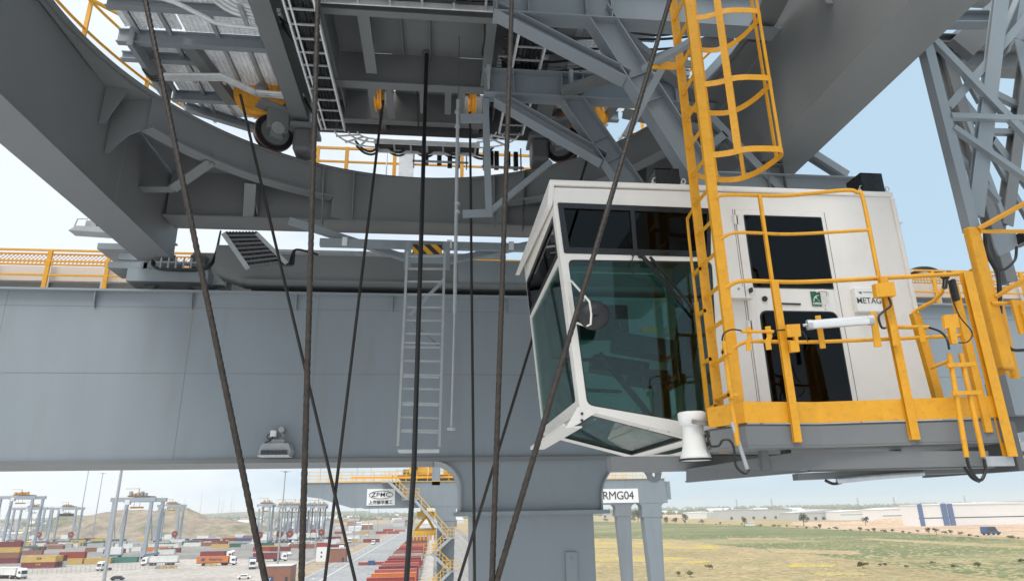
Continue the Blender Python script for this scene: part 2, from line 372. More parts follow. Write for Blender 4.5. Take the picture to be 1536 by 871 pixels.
# lower wheel beam over the girder, with bogie boxes
wb = thing('wheel_beam', 'grey wheel beam lying low over the girder behind the cross beam', 'wheel beam', (0, 11.3, 3.66))
MB().prism([(-3.7, 4.28), (-3.0, 4.28), (-2.6, 4.16), (1.1, 4.10),  (4.4, 4.12), (4.4, 3.70), (-3.3, 3.68), (-3.7, 3.82)], 10.75, 11.25).build('web', 'grey2', wb)
MB().box(-3.2, 4.42, 10.7, 11.3, 3.655, 3.68).build('flange', 'grey2', wb)
MB().box(-2.9, 1.05, 10.6, 10.74, 4.13, 4.17).build('cable_rail', 'galv', wb)
MB().beam((-2.4, 10.0, 4.42), (-.55, 10.45, 4.0), .1, .1).build('brace', 'grey', wb)
MB().beam((2.6, 9.9, 4.35), (.15, 10.45, 3.98), .1, .1).build('brace', 'grey', wb)
MB().box(.3, 2.4, 10.72, 10.745, 3.69, 4.1).build('panel', 'grey', wb)
# side bogie: stepped grey boxes left and right where the side beams land on the rail
for s in (-1,):
    bg = thing('wheel_bogie', 'stepped grey wheel bogie under the left end of the trolley side beam', 'wheel bogie', (-4.8, 11.4, 3.66))
    MB().box(-5.55, -4.4, 11.15, 11.7, 3.98, 4.09).build('upper_box', 'grey', bg)
    MB().box(-5.2, -3.9, 11.1, 11.75, 3.74, 3.96).build('lower_box', 'grey', bg)
    for x in (-4.9, -4.1): MB().cyl((x, 11.36, 3.76), (0,1,0), .10, .12, 24).build('wheel', 'dgrey', bg)
    MB().box(-4.35, -3.62, 11.5, 11.9, 3.7, 4.42).build('drive_box', 'grey2', bg); MB().box(-4.3, -4.05, 11.3, 11.48, 4.0, 4.3).build('gearbox', 'dgrey', bg); MB().box(-3.95, -3.7, 11.35, 11.48, 3.78, 4.2).build('motor', 'galvm', bg)
    mb = MB()
    for a in range(5): mb.tube(smooth_pts([(-4.75, 10.9+a*.03, 4.05), (-4.7, 10.9+a*.03, 3.93), (-4.3, 10.9+a*.03, 3.90), (-3.95, 10.9+a*.03, 3.93), (-3.78, 10.9+a*.02, 4.1), (-3.72, 10.9, 4.6)]), .014, 6)
    mb.build('cable', 'blackrub', bg)
    tt = MB(); tt.box(-4.62, -3.95, 10.88, 11.05, 4.0, 4.02)
    for i in range(6): tt.box(-4.6+i*.12, -4.58+i*.12, 10.86, 10.88, 3.9, 4.08)
    tt.build('cable_tray', 'galv', bg)
# outer floodlight and landing left of the left beam
p = aY(140, 350, 11.3)
od = thing('end_landing', 'grey grating landing with angle frame beyond the left trolley beam', 'landing', (-5.6, 11.6, 4.2))
MB().box(-5.95, -4.9, 11.5, 12.2, 4.45, 4.56).build('edge_beam', 'grey', od)
gg = MB()
for i in range(16): u = -5.35+i*.05; gg.box(u, u+.012, 11.2, 12.3, 4.18, 4.22)
gg.build('grating', 'galvl', od)
MB().box(-5.4, -4.5, 11.15, 11.2, 4.13, 4.24).build('edge_beam', 'grey', od)
MB().box(-4.98, -4.92, 11.15, 11.2, 3.9, 4.15).build('bracket', 'grey', od)
MB().box(-5.45, -4.5, 11.16, 11.2, 4.42, 4.45).build('channel', 'grey', od)
fx = aY(150, 345, 11.0)
fo = thing('floodlight', 'long grey floodlight with a black lamp behind it left of the trolley beam', 'floodlight', (fx.x, 11.0, fx.z))
x, z = fx.x, fx.z
MB().prism([(x-.45,z-.06),(x+.4,z-.10),(x+.4,z-.02),(x+.3,z+.02),(x-.34,z+.03)], 10.9, 11.15).build('housing', 'galvm', fo, bevel=.008)
MB().box(x-.25, x+.3, 11.0, 11.25, z+.04, z+.17).build('driver_box', 'galvm', fo)
MB().tube([(x-.4,10.95,z-.03),(x-.36,10.95,z+.17),(x-.2,10.95,z+.18)], .012, 6).build('bracket', 'galv', fo)
MB().cyl((x+.1, 10.98, z+.10), (1,0,.0), .05, .3, 14).build('lamp', 'blackm', fo)

# suspended cable ladder near the end beam (left) with thick black cables
cl = thing('cable_ladder', 'short cable ladder with thick black cables behind the grey cross beam', 'cable ladder', (-3.0, 10.2, 4.2))
A = aY(335, 350, 9.9); B = aY(372, 403, 9.9); C = aY(430, 395, 9.9); D_ = aY(385, 350, 9.9)
def lerp(a, b, t): return Vector(a)*(1-t)+Vector(b)*t
MB().beam(A, B, .03, .07).build('side_rail', 'galvm', cl); MB().beam(D_, C, .03, .06).build('side_rail', 'galvm', cl)
rg = MB()
for i in range(8): rg.beam(lerp(A, B, (i+.5)/8), lerp(D_, C, (i+.5)/8), .025, .03)
rg.build('rung', 'dgrey', cl)
cb = MB()
for i in range(10):
    a = lerp(A, D_, .06+.097*i)+Vector((0,.04,.04)); b = lerp(B, C, .06+.097*i)+Vector((0,.04,.04)); cb.tube([a, lerp(a, b, .5)+Vector((0,0,-.02)), b], .024, 6)
cb.build('cable', 'blackrub', cl)
cc = MB(); e = aY(440, 385, 9.95)
for k in range(3): cc.tube(smooth_pts([C+Vector((-.12+k*.04,.03,.0)), C+Vector((.02+k*.03,.03,-.01)), (e.x-.04+k*.02, 10.0, e.z+.02), (e.x+.02, 10.05, e.z+.16), (e.x+.3, 10.3, e.z+.18)]), .018, 8)
cc.build('cable', 'blackrub', cl)
# beam & bracket strip behind the cross beam, carrying the ladder platform
st = thing('ladder_platform', 'small grey landing with black and yellow hazard stripe above the hanging ladder', 'platform', (-.2, 9.6, 3.6))
MB().box(-1.9, 3.6, 10.0, 10.1, 4.02, 4.14).build('beam', 'grey', st)
for x in (-1.55, .1, 1.1): MB().box(x, x+.08, 9.98, 10.0, 4.02, 4.16).build('bracket', 'galvl', st)
a = aY(619, 366, 9.7); b = aY(663, 381, 9.7)
hs = MB(); n = 8
hp, ntx, pp, oo = nmat('hazard_stripe')
wv = ntx.nodes.new('ShaderNodeTexWave'); wv.inputs['Scale'].default_value = 3.2; wv.wave_profile = 'SAW'; wv.bands_direction = 'DIAGONAL'
tcn = ntx.nodes.new('ShaderNodeTexCoord'); ntx.links.new(tcn.outputs['Object'], wv.inputs[0])
rmp = ntx.nodes.new('ShaderNodeValToRGB'); rmp.color_ramp.interpolation = 'CONSTANT'; rmp.color_ramp.elements[0].color = (.02,.02,.02,1); rmp.color_ramp.elements[1].position = .5; rmp.color_ramp.elements[1].color = (.7,.36,.02,1)
ntx.links.new(wv.outputs[0], rmp.inputs[0]); ntx.links.new(rmp.outputs[0], pp.inputs[0])
hs.box(a.x, b.x, 9.7, 9.72, b.z, a.z); hs.build('hazard_plate', hp, st)
MB().box(a.x-.1, b.x+.12, 9.73, 10.0, b.z-.05, b.z-.02).build('step', 'grey', st)
for px in (612, 670):
    q = aY(px, 375, 9.5); MB().box(q.x-.05, q.x+.05, 9.45, 9.5, q.z-.32, q.z+.12).build('hanger', 'grey', st)

# hanging vertical ladder
ld = thing('hanging_ladder', 'long light grey ladder hanging in front of the girder', 'ladder', (-.2, 9.0, .8))
pt = [aY(611, 378, 9.2), aY(667, 378, 9.2), aY(597, 668, 9.2), aY(659, 670, 9.2)]
for i, j in ((0, 2), (1, 3)): MB().beam(pt[i], pt[j], .035, .075, up=(0,1,0)).build('stile', 'galvm', ld)
for i in range(14):
    t = (i+.35)/14.3; a = lerp(pt[0], pt[2], t); b = lerp(pt[1], pt[3], t)
    MB().beam(a, b, .03, .022, up=(0,0,1)).build('rung', 'galvm', ld)
MB().box(pt[2].x, pt[3].x, 9.15, 9.5, .78, .80).build('base_plate', 'galv', ld)
for i, z in enumerate((2.35, 1.85, 1.45, 1.1)): MB().beam((pt[2].x+.02, 9.55, z), (pt[3].x-.02, 9.55, z-.01), .02, .02).build('rear_hoop', 'galv', ld)
MB().beam((pt[0].x+.05, 9.5, 2.75), (pt[1].x, 9.6, 3.35), .03, .05).build('brace', 'galvm', ld)
MB().beam((pt[0].x+.03, 9.5, 2.7), (pt[1].x-.05, 9.6, 2.3), .02, .03).build('brace', 'grey', ld)
# ================================================================== UPPER ROTATING TROLLEY
# its plans are dimensioned in units of 1.125 m
UNIT = 1.125
CXR, CYR, RR, ZT = CXR/UNIT, CYR/UNIT, RR/UNIT, ZT/UNIT
rt_ = thing('rotating_trolley', 'large grey rotating trolley overhead with beams, floor plate and hanger frames', 'trolley', (CXR, CYR, 5.5))
ZB = 5.5; ZC = 6.02
for s in (-1, 1):
    def X(v): return CXR + s*(v-CXR) if s > 0 else v
    # v given for the left side (x<centre); mirrored for s>0
    def Q(v): return v if s < 0 else 2*CXR - v
    b = MB(); b.box(Q(-2.02), Q(-1.99), 2.3, 9.2, ZB+.02, 6.4); b.box(Q(-2.19), Q(-2.16), 2.3, 9.2, ZB+.02, 6.4)
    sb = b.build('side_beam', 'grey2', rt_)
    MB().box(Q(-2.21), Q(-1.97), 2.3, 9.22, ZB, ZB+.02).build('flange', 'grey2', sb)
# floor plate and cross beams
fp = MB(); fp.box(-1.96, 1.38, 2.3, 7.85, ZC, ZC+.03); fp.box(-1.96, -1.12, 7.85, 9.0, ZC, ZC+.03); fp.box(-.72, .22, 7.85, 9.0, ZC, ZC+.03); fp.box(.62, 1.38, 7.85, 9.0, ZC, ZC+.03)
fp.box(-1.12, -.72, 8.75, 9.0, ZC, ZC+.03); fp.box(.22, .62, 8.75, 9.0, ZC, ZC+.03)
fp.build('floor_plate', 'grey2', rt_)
for y0, y1, zz in ((6.42, 6.52, ZB), (7.78, 7.94, ZB), (8.70, 8.82, ZB), (3.2, 3.4, ZB), (4.9, 5.0, ZB)):
    c = MB(); c.box(-1.45, .62, (y0+y1)/2-.007, (y0+y1)/2+.007, zz+.016, ZC); c.box(-1.45, .62, y0, y1, zz, zz+.016); c.build('cross_beam', 'grey2', rt_)
for x0, x1, y0, y1 in ((-1.02,-.88,6.52,7.62), (-1.04,-.93,7.94,8.7), (-.80,-.70,7.94,8.7), (.20,.30,7.94,8.7), (.56,.66,7.94,8.7), (-.33,-.24,7.94,8.5), (.02,.11,7.94,8.5), (-1.44,-1.40,6.52,7.78), (.50,.62,6.52,7.78), (-.95,-.85,8.82,9.1), (.45,.55,8.82,9.1)):
    c = MB(); c.box(x0, x1, y0, y1, ZB+.02, ZB+.035); c.box((x0+x1)/2-.006, (x0+x1)/2+.006, y0, y1, ZB+.035, ZC); c.build('stringer', 'grey2', rt_)
c = MB()
for x in (-.56, -.2): c.box(x, x+.012, 6.6, 7.8, ZC-.09, ZC)
c.box(-1.0, .5, 7.0, 7.012, ZC-.05, ZC); c.build('stiffener', 'grey2', rt_)
c = MB(); c.box(-1.96, 1.38, 9.0, 9.02, 5.45, 6.03); c.build('end_plate', 'dgrey', rt_)
for x in (-1.7, -1.45, .75, 1.1): MB().box(x, x+.02, 8.0, 8.9, 5.7, 6.0).build('stiffener', 'grey2', rt_)
# lamp strip seen through the opening
# sheaves seen edge on
def sheave(c, axis, r, w, parent, mat='amber', hole=None):
    ax = Vector(axis).normalized(); a = ax.cross(Vector((0,0,1))).normalized(); b = ax.cross(a); n = 40
    prof = [(r*.22, w/2*1.2), (r*.3, w/2*1.1), (r*.34, w*.18), (r*.78, w*.18), (r*.84, w/2), (r, w/2), (r, w*.38), (r*.9, w*.1), (r*.9, -w*.1), (r, -w*.38), (r, -w/2), (r*.84, -w/2), (r*.78, -w*.18), (r*.34, -w*.18), (r*.3, -w/2*1.1), (r*.22, -w/2*1.2)]
    m = MB(); v = []; f = []; k = len(prof)
    for i in range(n):
        t = 2*pi*i/n
        for (rr_, h) in prof: v.append(Vector(c)+ax*h+(a*cos(t)+b*sin(t))*rr_)
    for i in range(n):
        for j in range(k): f.append((i*k+j, i*k+(j+1) % k, ((i+1) % n)*k+(j+1) % k, ((i+1) % n)*k+j))
    m.add(v, f, False)
    o = m.build('sheave', mat, parent); MB().cyl(c, ax, r*.215, w*2.2, 16).build('pin', 'steel', o); return o
for x in (-.92, .42): sheave((x, 8.33, 5.83), (1,0,0), .36, .10, rt_)
sl = aY(395, 140, 8.75); sheave((sl.x, 8.75, sl.z+.02), (.10,1,.0), .42, .10, rt_)
sr = aY(877, 172, 8.75); sheave((sr.x, 8.75, sr.z), (-.10,1,.0), .36, .10, rt_)
for q in (sl, sr): 
    m = MB(); m.box(q.x-.06, q.x+.06, 8.80, 8.86, q.z-.1, 6.1); m.build('sheave_hanger', 'grey', rt_)
# wheels on the ring rail with brackets and motors
for s, px, py in ((-1, 408, 207), (1, 848, 225)):
    q = aY(px, py, 8.75)
    rx, ry = q.x-CXR, q.y-CYR; rl_ = hypot(rx, ry); axis = (rx/rl_, ry/rl_, 0)
    cx_, cy_ = CXR+rx/rl_*(RR+.05), CYR+ry/rl_*(RR+.05)
    zc = ZT+.07+.27
    wo = MB(); wo.cyl((cx_, cy_, zc), axis, .27, .12, 36); wh = wo.build('ring_wheel', 'blackm', rt_)
    MB().cyl((cx_-axis[0]*.03, cy_-axis[1]*.03, zc), axis, .285, .02, 36).build('flange_ring', 'copper', wh)
    MB().cyl((cx_-axis[0]*.075, cy_-axis[1]*.075, zc), axis, .20, .03, 32).build('hub', 'dgrey', wh)
    hb = MB(); p0 = Vector((cx_-axis[0]*.12, cy_-axis[1]*.12, zc)); tn = Vector((-axis[1], axis[0], 0))
    hb.beam(p0+Vector((0,0,.0))+tn*.0, p0+Vector((0,0,.42)), .30, .07, up=axis); hb.beam(p0+Vector((0,0,.0))+tn*.0, p0+Vector((0,0,-.12)), .18, .06, up=axis)
    hb.beam(p0+tn*.30+Vector((0,0,.34)), p0-tn*.30+Vector((0,0,.34)), .25, .04); hb.build('axle_bracket', 'grey2', rt_, bevel=.01)
    MB().cyl(p0+Vector((-axis[0]*.05, -axis[1]*.05, .02)), axis, .09, .03, 20).build('axle_cap', 'galv', rt_)
    mx = (-2.03 if s < 0 else 1.47)
    md = MB(); md.box(mx-.13, mx+.13, 8.75, 9.1, 4.99, 5.36); md.build('drive_motor', 'dgrey', rt_, bevel=.05)
    MB().box(mx-.17, mx+.2, 8.7, 9.15, 5.36, 5.42).build('motor_mount', 'grey2', rt_)
    MB().beam((mx-s*-.1, 8.9, 5.45), (cx_, cy_-.1, 5.5), .1, .3).build('motor_bracket', 'grey2', rt_)

# outer walkways: gratings with joists and I beams, both sides
def grating(x0, x1, y0, y1, z, parent, name='grating', poly=None):
    m = MB(); n = int((x1-x0)/.062)
    for i in range(n+1):
        x = x0+i*.062
        m.box(x, x+.009, y0, y1, z-.004, z+.035)
    k = int((y1-y0)/.032)
    for i in range(k+1):
        y = y0+i*.032; m.box(x0, x1, y, y+.022, z+.002, z+.034)
    return m.build(name, 'grate', parent)
for s in (-1, 1):
    def Q(v): return v if s < 0 else 2*CXR - v
    def rng(a, b): a, b = Q(a), Q(b); return (min(a, b), max(a, b))
    wk = thing('outer_walkway', ('left' if s < 0 else 'right')+' outer walkway of bright grating and grey beams beside the rotating trolley', 'walkway', (Q(-3.1), 7.8, 6.0))
    a, b = rng(-4.25, -2.25)
    for i, (v0, v1, y0, y1) in enumerate(((-4.35,-2.28,5.6,7.1), (-4.1,-3.4,7.12,7.6), (-3.36,-2.28,7.12,7.62), (-4.0,-2.25,7.72,8.5), (-3.9,-2.25,8.52,8.95), (-3.75,-2.45,9.02,9.62))):
        if s > 0:
            v0 = max(v0, -3.3 if i < 4 else -2.95)
            if v1-v0 < .1: continue
        a, b = rng(v0, v1); grating(a, b, y0, y1, 6.02, wk)
    for y, v0, h in ((7.10, -4.1, .12), (7.66, -4.2, .20), (8.12, -4.35, .12), (8.98, -4.0, .16)):
        if s > 0: v0 = max(v0, -3.4)
        if y == 8.12: v1 = -3.3
        else: v1 = -2.2
        if v1-v0 < .15: continue
        m = MB(); m.ibeam((Q(v0), y, 6.01-h/2), (Q(v1), y, 6.01-h/2), .09, h, .012); m.build('cross_beam', 'grey', wk)
    m = MB(); m.ibeam((Q(-3.9 if s < 0 else -3.0), 9.25 if s < 0 else 9.75, 5.93), (Q(-2.3), 10.2, 5.93), .1, .14, .012); m.build('skew_beam', 'grey', wk)
    m = MB(); m.beam((Q(-3.35), 7.7, 5.9), (Q(-3.15), 8.98, 5.9), .16, .14); m.build('main_joist', 'grey2', wk)
    for v in ((-3.95, -3.55, -2.95, -2.62, -2.38) if s < 0 else (-2.95, -2.62, -2.38)): 
        m = MB(); m.channel((Q(v), 7.1 if v != -2.62 else 7.72, 5.98), (Q(v), 9.55, 5.98), .05, .05, .008); m.build('joist', 'galv', wk)
    m = MB(); m.box(*rng(-4.05, -3.98), 7.6, 8.9, 5.75, 6.25); m.build('side_plate', 'grey', wk)
    m = MB()
    for v in (-3.72, -3.3, -2.8): m.beam((Q(v), 9.28, 6.0), (Q(v+.1), 9.75, 6.0), .04, .05)
    m.build('joist', 'galv', wk)
    # yellow guard rails at the outer edge
    rl2 = thing('guard_rail', ('left' if s < 0 else 'right')+' yellow guard rail around the edge of the outer walkway', 'railing', (Q(-4.3), 8.0, 6.0))
    A0 = [aZ(110, 45, 6.6), aZ(270, 143, 6.6)]
    pts = [(Q(-4.9), 6.4), (Q(-4.7), 7.8), (Q(-4.35), 8.9), (Q(-4.0), 9.6), (Q(-3.7), 9.75)]
    for z in (6.55, 6.1):
        MB().tube(smooth_pts([(x_, y_, z) for x_, y_ in pts], 5), .02, 8).build('rail', 'yellow', rl2)
    for x_, y_ in pts[:4]: MB().beam((x_, y_, 5.95), (x_, y_, 6.55), .05, .03, up=(0,1,0)).build('post', 'yellow', rl2)
    MB().beam((Q(-4.9), 6.6, 6.05), (Q(-4.0), 7.6, 6.1), .035, .035).build('brace', 'yellow', rl2)
# yellow railing around the ring seen beyond
rr_ = thing('ring_railing', 'yellow railing standing on the far side of the ring under the trolley', 'railing', (CXR, 10.2, 4.9))
zt_ = aY(600, 226, 10.3).z
for px in (476, 520, 592, 693, 797):
    q = aY(px, 240, 10.3); MB().box(q.x-.03, q.x+.03, 10.28, 10.32, 4.86, zt_+.02).build('post', 'yellow', rr_)
MB().box(-2.4, 2.1, 10.29, 10.32, zt_-.02, zt_+.02).build('rail', 'yellow', rr_)
MB().box(-2.4, 2.1, 10.29, 10.32, zt_-.27, zt_-.24).build('rail', 'yellow', rr_)
pn = aY(610, 242, 10.25)
bx = thing('junction_cabinet', 'small grey cabinet on a frame standing beyond the ring rail', 'cabinet', (pn.x, 10.2, 4.9))
MB().box(pn.x-.12, pn.x+.12, 10.15, 10.27, 4.98, pn.z+.22).build('cabinet', 'galvl', bx)
m = MB(); m.tube([(pn.x-.32,10.1,5.05),(pn.x-.32,10.1,pn.z+.18),(pn.x+.1,10.1,pn.z+.18)], .012, 6); m.tube([(pn.x-.32,10.1,5.2),(pn.x+.12,10.1,5.2)], .012, 6); m.box(pn.x+.14, pn.x+.62, 10.1, 10.2, 5.0, 5.07); m.build('frame', 'galv', bx)
ct = aY(325, 175, 10.6)
tk = thing('vertical_tank', 'pale upright cylinder with black cables beyond the ring at left', 'tank', (ct.x, 10.8, 4.9))
MB().cyl((ct.x, 10.8, 5.6), (0,0,1), .17, 1.3, 24).build('shell', 'white2', tk)
m = MB()
for i in range(5): m.tube([(ct.x+.24+i*.075+.01*(i % 2), 10.75, 4.9), (ct.x+.24+i*.075, 10.75, 6.2)], .018, 6)
m.build('cable', 'blackrub', tk)
m = MB(); m.tube([(ct.x+.15, 10.7, 5.35), (ct.x+.9, 10.7, 5.35)], .01, 6); m.tube([(ct.x+.15, 10.7, 5.6), (ct.x+.62, 10.7, 5.6)], .01, 6); m.build('clamp_bar', 'galv', tk)

# cable ladder trays under the trolley
def tray(a, b, w, parent, step=.24, cables=5, side=(1,0,0), rm='galv'):
    a = Vector(a); b = Vector(b); d = (b-a).normalized(); s_ = Vector(side).normalized()
    for k in (-1, 1): MB().beam(a+s_*k*w/2, b+s_*k*w/2, .022, .07).build('side_rail', 'galvl', parent)
    L_ = (b-a).length; n = int(L_/step)
    for i in range(n+1):
        p = a+d*(i*step+.05); m = MB(); m.beam(p-s_*w/2, p+s_*w/2, .028, .014, oa=0, ob=-.02); m.build('rung', 'galv', parent)
    if cables:
        m = MB(); rnd = random.Random(int(L_*100)+cables)
        for i in range(cables):
            o_ = (i+.7)/(cables+.4)-.5; pts = []
            for j in range(9): t = j/8; pts.append(a+(b-a)*t + s_*(o_*w+rnd.uniform(-.012, .012)) + Vector((0,0,.03+rnd.uniform(-.01, .012))))
            m.tube(smooth_pts(pts, 3), rnd.choice((.016, .022, .027)), 6)
        m.build('cable', 'blackrub', parent)
t1 = thing('cable_ladder', 'long cable ladder tray full of black cables along the left of the trolley floor', 'cable ladder', (-1.5, 7.2, 5.2))
tray((-1.55, 3.4, 5.2), (-1.55, 8.5, 5.2), .32, t1, cables=8); MB().box(-1.66, -1.64, 3.4, 8.5, 5.17, 5.19).build('divider', 'galvl', t1)
tray((-1.0, 8.87, 5.17), (.55, 8.87, 5.17), .26, t1, cables=6, side=(0,1,0))
for k in range(1, 5):
    a0 = radians(180+22.5*(k-1)); a1 = radians(180+22.5*k)
m = MB()
for rr2 in (.18, .31, .50): m.tube([(-1.0+(rr2+.04)*cos(t), 8.56-0.0+(rr2+.04)*sin(t)*.75, 5.2) for t in [radians(180-90*i/8) for i in range(9)]], .012, 6)
for t in (165, 140, 115): m.beam((-1.0+.2*cos(radians(t)), 8.56+.15*sin(radians(t)), 5.18), (-1.0+.55*cos(radians(t)), 8.56+.42*sin(radians(t)), 5.18), .03, .014)
m.build('bend', 'galvl', t1)
t2 = thing('cable_ladder', 'cable ladder tray with black cables along the right of the trolley floor behind the truss', 'cable ladder', (1.0, 7.2, 5.2))
tray((1.02, 6.2, 5.2), (.98, 8.4, 5.2), .34, t2, cables=6); 
m = MB()
for rr2 in (.0, .12, .34): m.tube([(.5+(rr2+.27)*sin(t), 8.4-0.0+(rr2+.27)*cos(t)*.75, 5.2) for t in [radians(90*i/8) for i in range(9)]], .012, 6)
for t in (20, 45, 70): m.beam((.5+.2*sin(radians(t)), 8.4+.15*cos(radians(t)), 5.18), (.5+.62*sin(radians(t)), 8.4+.46*cos(radians(t)), 5.18), .03, .014)
m.build('bend', 'galvl', t2)
t3 = thing('cable_ladder', 'cable ladder with loose black cables crossing the top edge above the floor plate', 'cable ladder', (-.4, 6.2, 5.5))
tray((-1.75, 6.15, 5.5), (.55, 6.1, 5.48), .30, t3, step=.36, cables=3, side=(0,1,0))
m = MB()
for x in (-1.2, -.6, .1): m.tube(smooth_pts([(x-.3, 6.15, 5.52), (x-.1, 6.1, 5.46), (x+.1, 6.12, 5.42), (x+.28, 6.05, 5.5)]), .012, 6)
m.build('cable', 'blackrub', t3)
cm = thing('equipment_cluster', 'black cable glands and boxes hanging under the far edge of the trolley', 'equipment', (.1, 9.15, 5.1))
m = MB()
for x in (-.28, -.08, .08, .2, .72, .8, .98, 1.1): m.box(x, x+.07, 9.1, 9.2, 5.02+.04*((x*10) % 2 > 1), 5.3)
m.build('box', 'blackm', cm)
m = MB(); m.box(-.45, .4, 9.08, 9.1, 5.05, 5.08); m.box(.6, 1.25, 9.08, 9.1, 5.0, 5.03)
for x in (-.44, .36, .62, 1.2): m.box(x, x+.02, 9.08, 9.12, 4.96, 5.35)
m.build('frame', 'galv', cm)
m = MB(); m.tube(smooth_pts([(.50, 7.0, 5.95), (.52, 7.2, 5.85), (.50, 7.35, 5.75), (.54, 7.5, 5.7), (.50, 7.65, 5.6), (.58, 7.8, 5.48)]), .011, 6); m.tube(smooth_pts([(-.38, 8.1, 5.95), (-.38, 8.4, 5.7), (-.36, 8.75, 5.45)]), .012, 6)
tag(m.build('hanging_cable', 'blackrub'), 'loose black cables dangling under the trolley floor plate', 'cables')
# conduits: bundles of pipes
cd = thing('conduit_bundle', 'bundle of pale conduits bending across the left grating above the yellow sheave', 'conduits', (-2.9, 8.2, 5.7))
for i in range(3):
    o = .052*i
    MB().tube(smooth_pts([(-3.80, 8.13+o, 5.7), (-3.1, 8.08+o, 5.7), (-2.98, 8.10+o, 5.7), (-2.68, 8.38+o, 5.7), (-2.58, 8.42+o, 5.7), (-1.98, 8.42+o, 5.68)], 4), .024, 8).build('pipe', 'galvl', cd)
m = MB()
for x, y in ((-3.45, 8.14), (-3.05, 8.13), (-2.12, 8.47), (-2.3, 8.47)): m.box(x, x+.04, y-.05, y+.17, 5.70, 5.74)
m.build('clamp', 'galv', cd)
m = MB()
for i in range(3): m.tube(smooth_pts([(-3.80, 8.13+.05*i, 5.7), (-3.95, 8.16+.05*i, 5.68), (-4.05, 8.1+.04*i, 5.75), (-4.02, 8.0+.04*i, 5.9)]), .012, 6)
m.build('flex_cable', 'blackrub', cd)
cd2 = thing('conduit_bundle', 'bundle of curved conduits at the top edge left of the trolley beam', 'conduits', (-2.4, 6.6, 5.7))
for i in range(4):
    o = .06*i
    MB().tube(smooth_pts([(-2.95+o, 5.9, 5.75), (-2.85+o, 6.35, 5.75), (-2.62+o*.7, 6.62+.2-o, 5.75), (-2.3, 6.72+.2-o, 5.72), (-1.95, 6.73+.2-o, 5.7)], 4), .026, 8).build('pipe', 'galvl', cd2)
MB().tube(smooth_pts([(-4.0, 6.75, 5.75), (-3.3, 6.72, 5.75), (-2.9, 6.95, 5.72), (-2.7, 7.05, 5.7), (-2.0, 7.06, 5.68)], 4), .028, 8).build('pipe', 'galvl', cd2)
m = MB()
for x in (-2.42, -2.2): m.box(x, x+.05, 6.66, 7.0, 5.66, 5.69)
m.build('clamp', 'galv', cd2)
# black wiring bunches
m = MB(); rnd = random.Random(3)
for i in range(9):
    y = 6.75+rnd.uniform(0, .3); m.tube(smooth_pts([(-1.98, y, 5.68), (-1.8, y+rnd.uniform(-.06, .06), 5.45+rnd.uniform(-.08, .05)), (-1.6, y+rnd.uniform(-.1, .1), 5.36), (-1.45, y+.1, 5.28)]), .010, 6)
tag(m.build('cable_bunch', 'blackrub'), 'loose black cables spilling from the top conduits into the left cable ladder', 'cables'); m = MB()
for i in range(6):
    y = 8.42+rnd.uniform(0, .12); m.tube(smooth_pts([(-1.98, y, 5.66), (-1.8, y+rnd.uniform(-.06, .06), 5.40+rnd.uniform(-.06, .05)), (-1.62, y-.05, 5.36), (-1.4, y-.2, 5.30)]), .010, 6)
tag(m.build('cable_bunch', 'blackrub'), 'loose black cables spilling from the lower conduit bundle near the yellow sheave', 'cables')

# hanger frames carrying the cab
hf = thing('cab_hanger_frame', 'grey I-beam hanger frame with diagonals above the operator cab', 'hanger frame', (2.0, 6.2, 3.1))
def I(a, b, w=.16, h=.2, nm='beam', t=.012, up=(0,1,0), mat='grey', par=None): m = MB(); m.ibeam(a, b, w, h, t, up); return m.build(nm, mat, par or hf)
# beams: web facing the camera (web plane XZ)
for y, x1, zb_ in ((5.58, 3.55, 4.80), (6.97, 3.4, 4.80)):
    hw = .5 if y < 6 else .34
    m = MB(); m.box(.49, x1, y-.10, y+.10, zb_, zb_+.014); m.box(.49, x1, y-.10, y+.10, zb_+hw, zb_+hw+.014); m.box(.49, x1, y-.007, y+.007, zb_+.014, zb_+hw)
    for x in (.52, .85, 1.45, 1.72, 2.4, 2.9): m.box(x-.006, x+.006, y-.09, y+.09, zb_+.015, zb_+hw)
    m.build('top_beam', 'grey', hf)
def slant(y, a, b, w, d=.18, nm='diagonal', rib=()):
    """I section whose web faces the camera: web height w in the XZ plane, flanges d deep in Y"""
    p = Vector((a[0], y, a[1])); q = Vector((b[0], y, b[1])); m = MB(); dd = (q-p).normalized(); nn = Vector((-dd.z, 0, dd.x))
    m.beam(p, q, d, .012, up=nn, ob=w/2-.006) ; m.beam(p, q, d, .012, up=nn, ob=-w/2+.006); m.beam(p, q, .01, w-.024, up=nn)
    for t in rib:
        c = p+(q-p)*t; m.beam(c-nn*(w/2-.012), c+nn*(w/2-.012), .01, d*.45, up=(0,1,0.01), ob=0, oa=0); 
    return m.build(nm, 'grey', hf)
def pz(px, py, Y): v = aY(px, py, Y); return (v.x, v.z)
slant(5.58, pz(745, 18, 5.58), pz(940, 118, 5.58), .11)
slant(5.58, pz(893, 20, 5.58), pz(1062, 285, 5.58), .27, rib=(.38, .52))
slant(6.97, pz(745, 148, 6.97), pz(905, 240, 6.97), .14)
slant(6.97, pz(856, 150, 6.97), pz(960, 300, 6.97), .26, rib=(.42, .62))
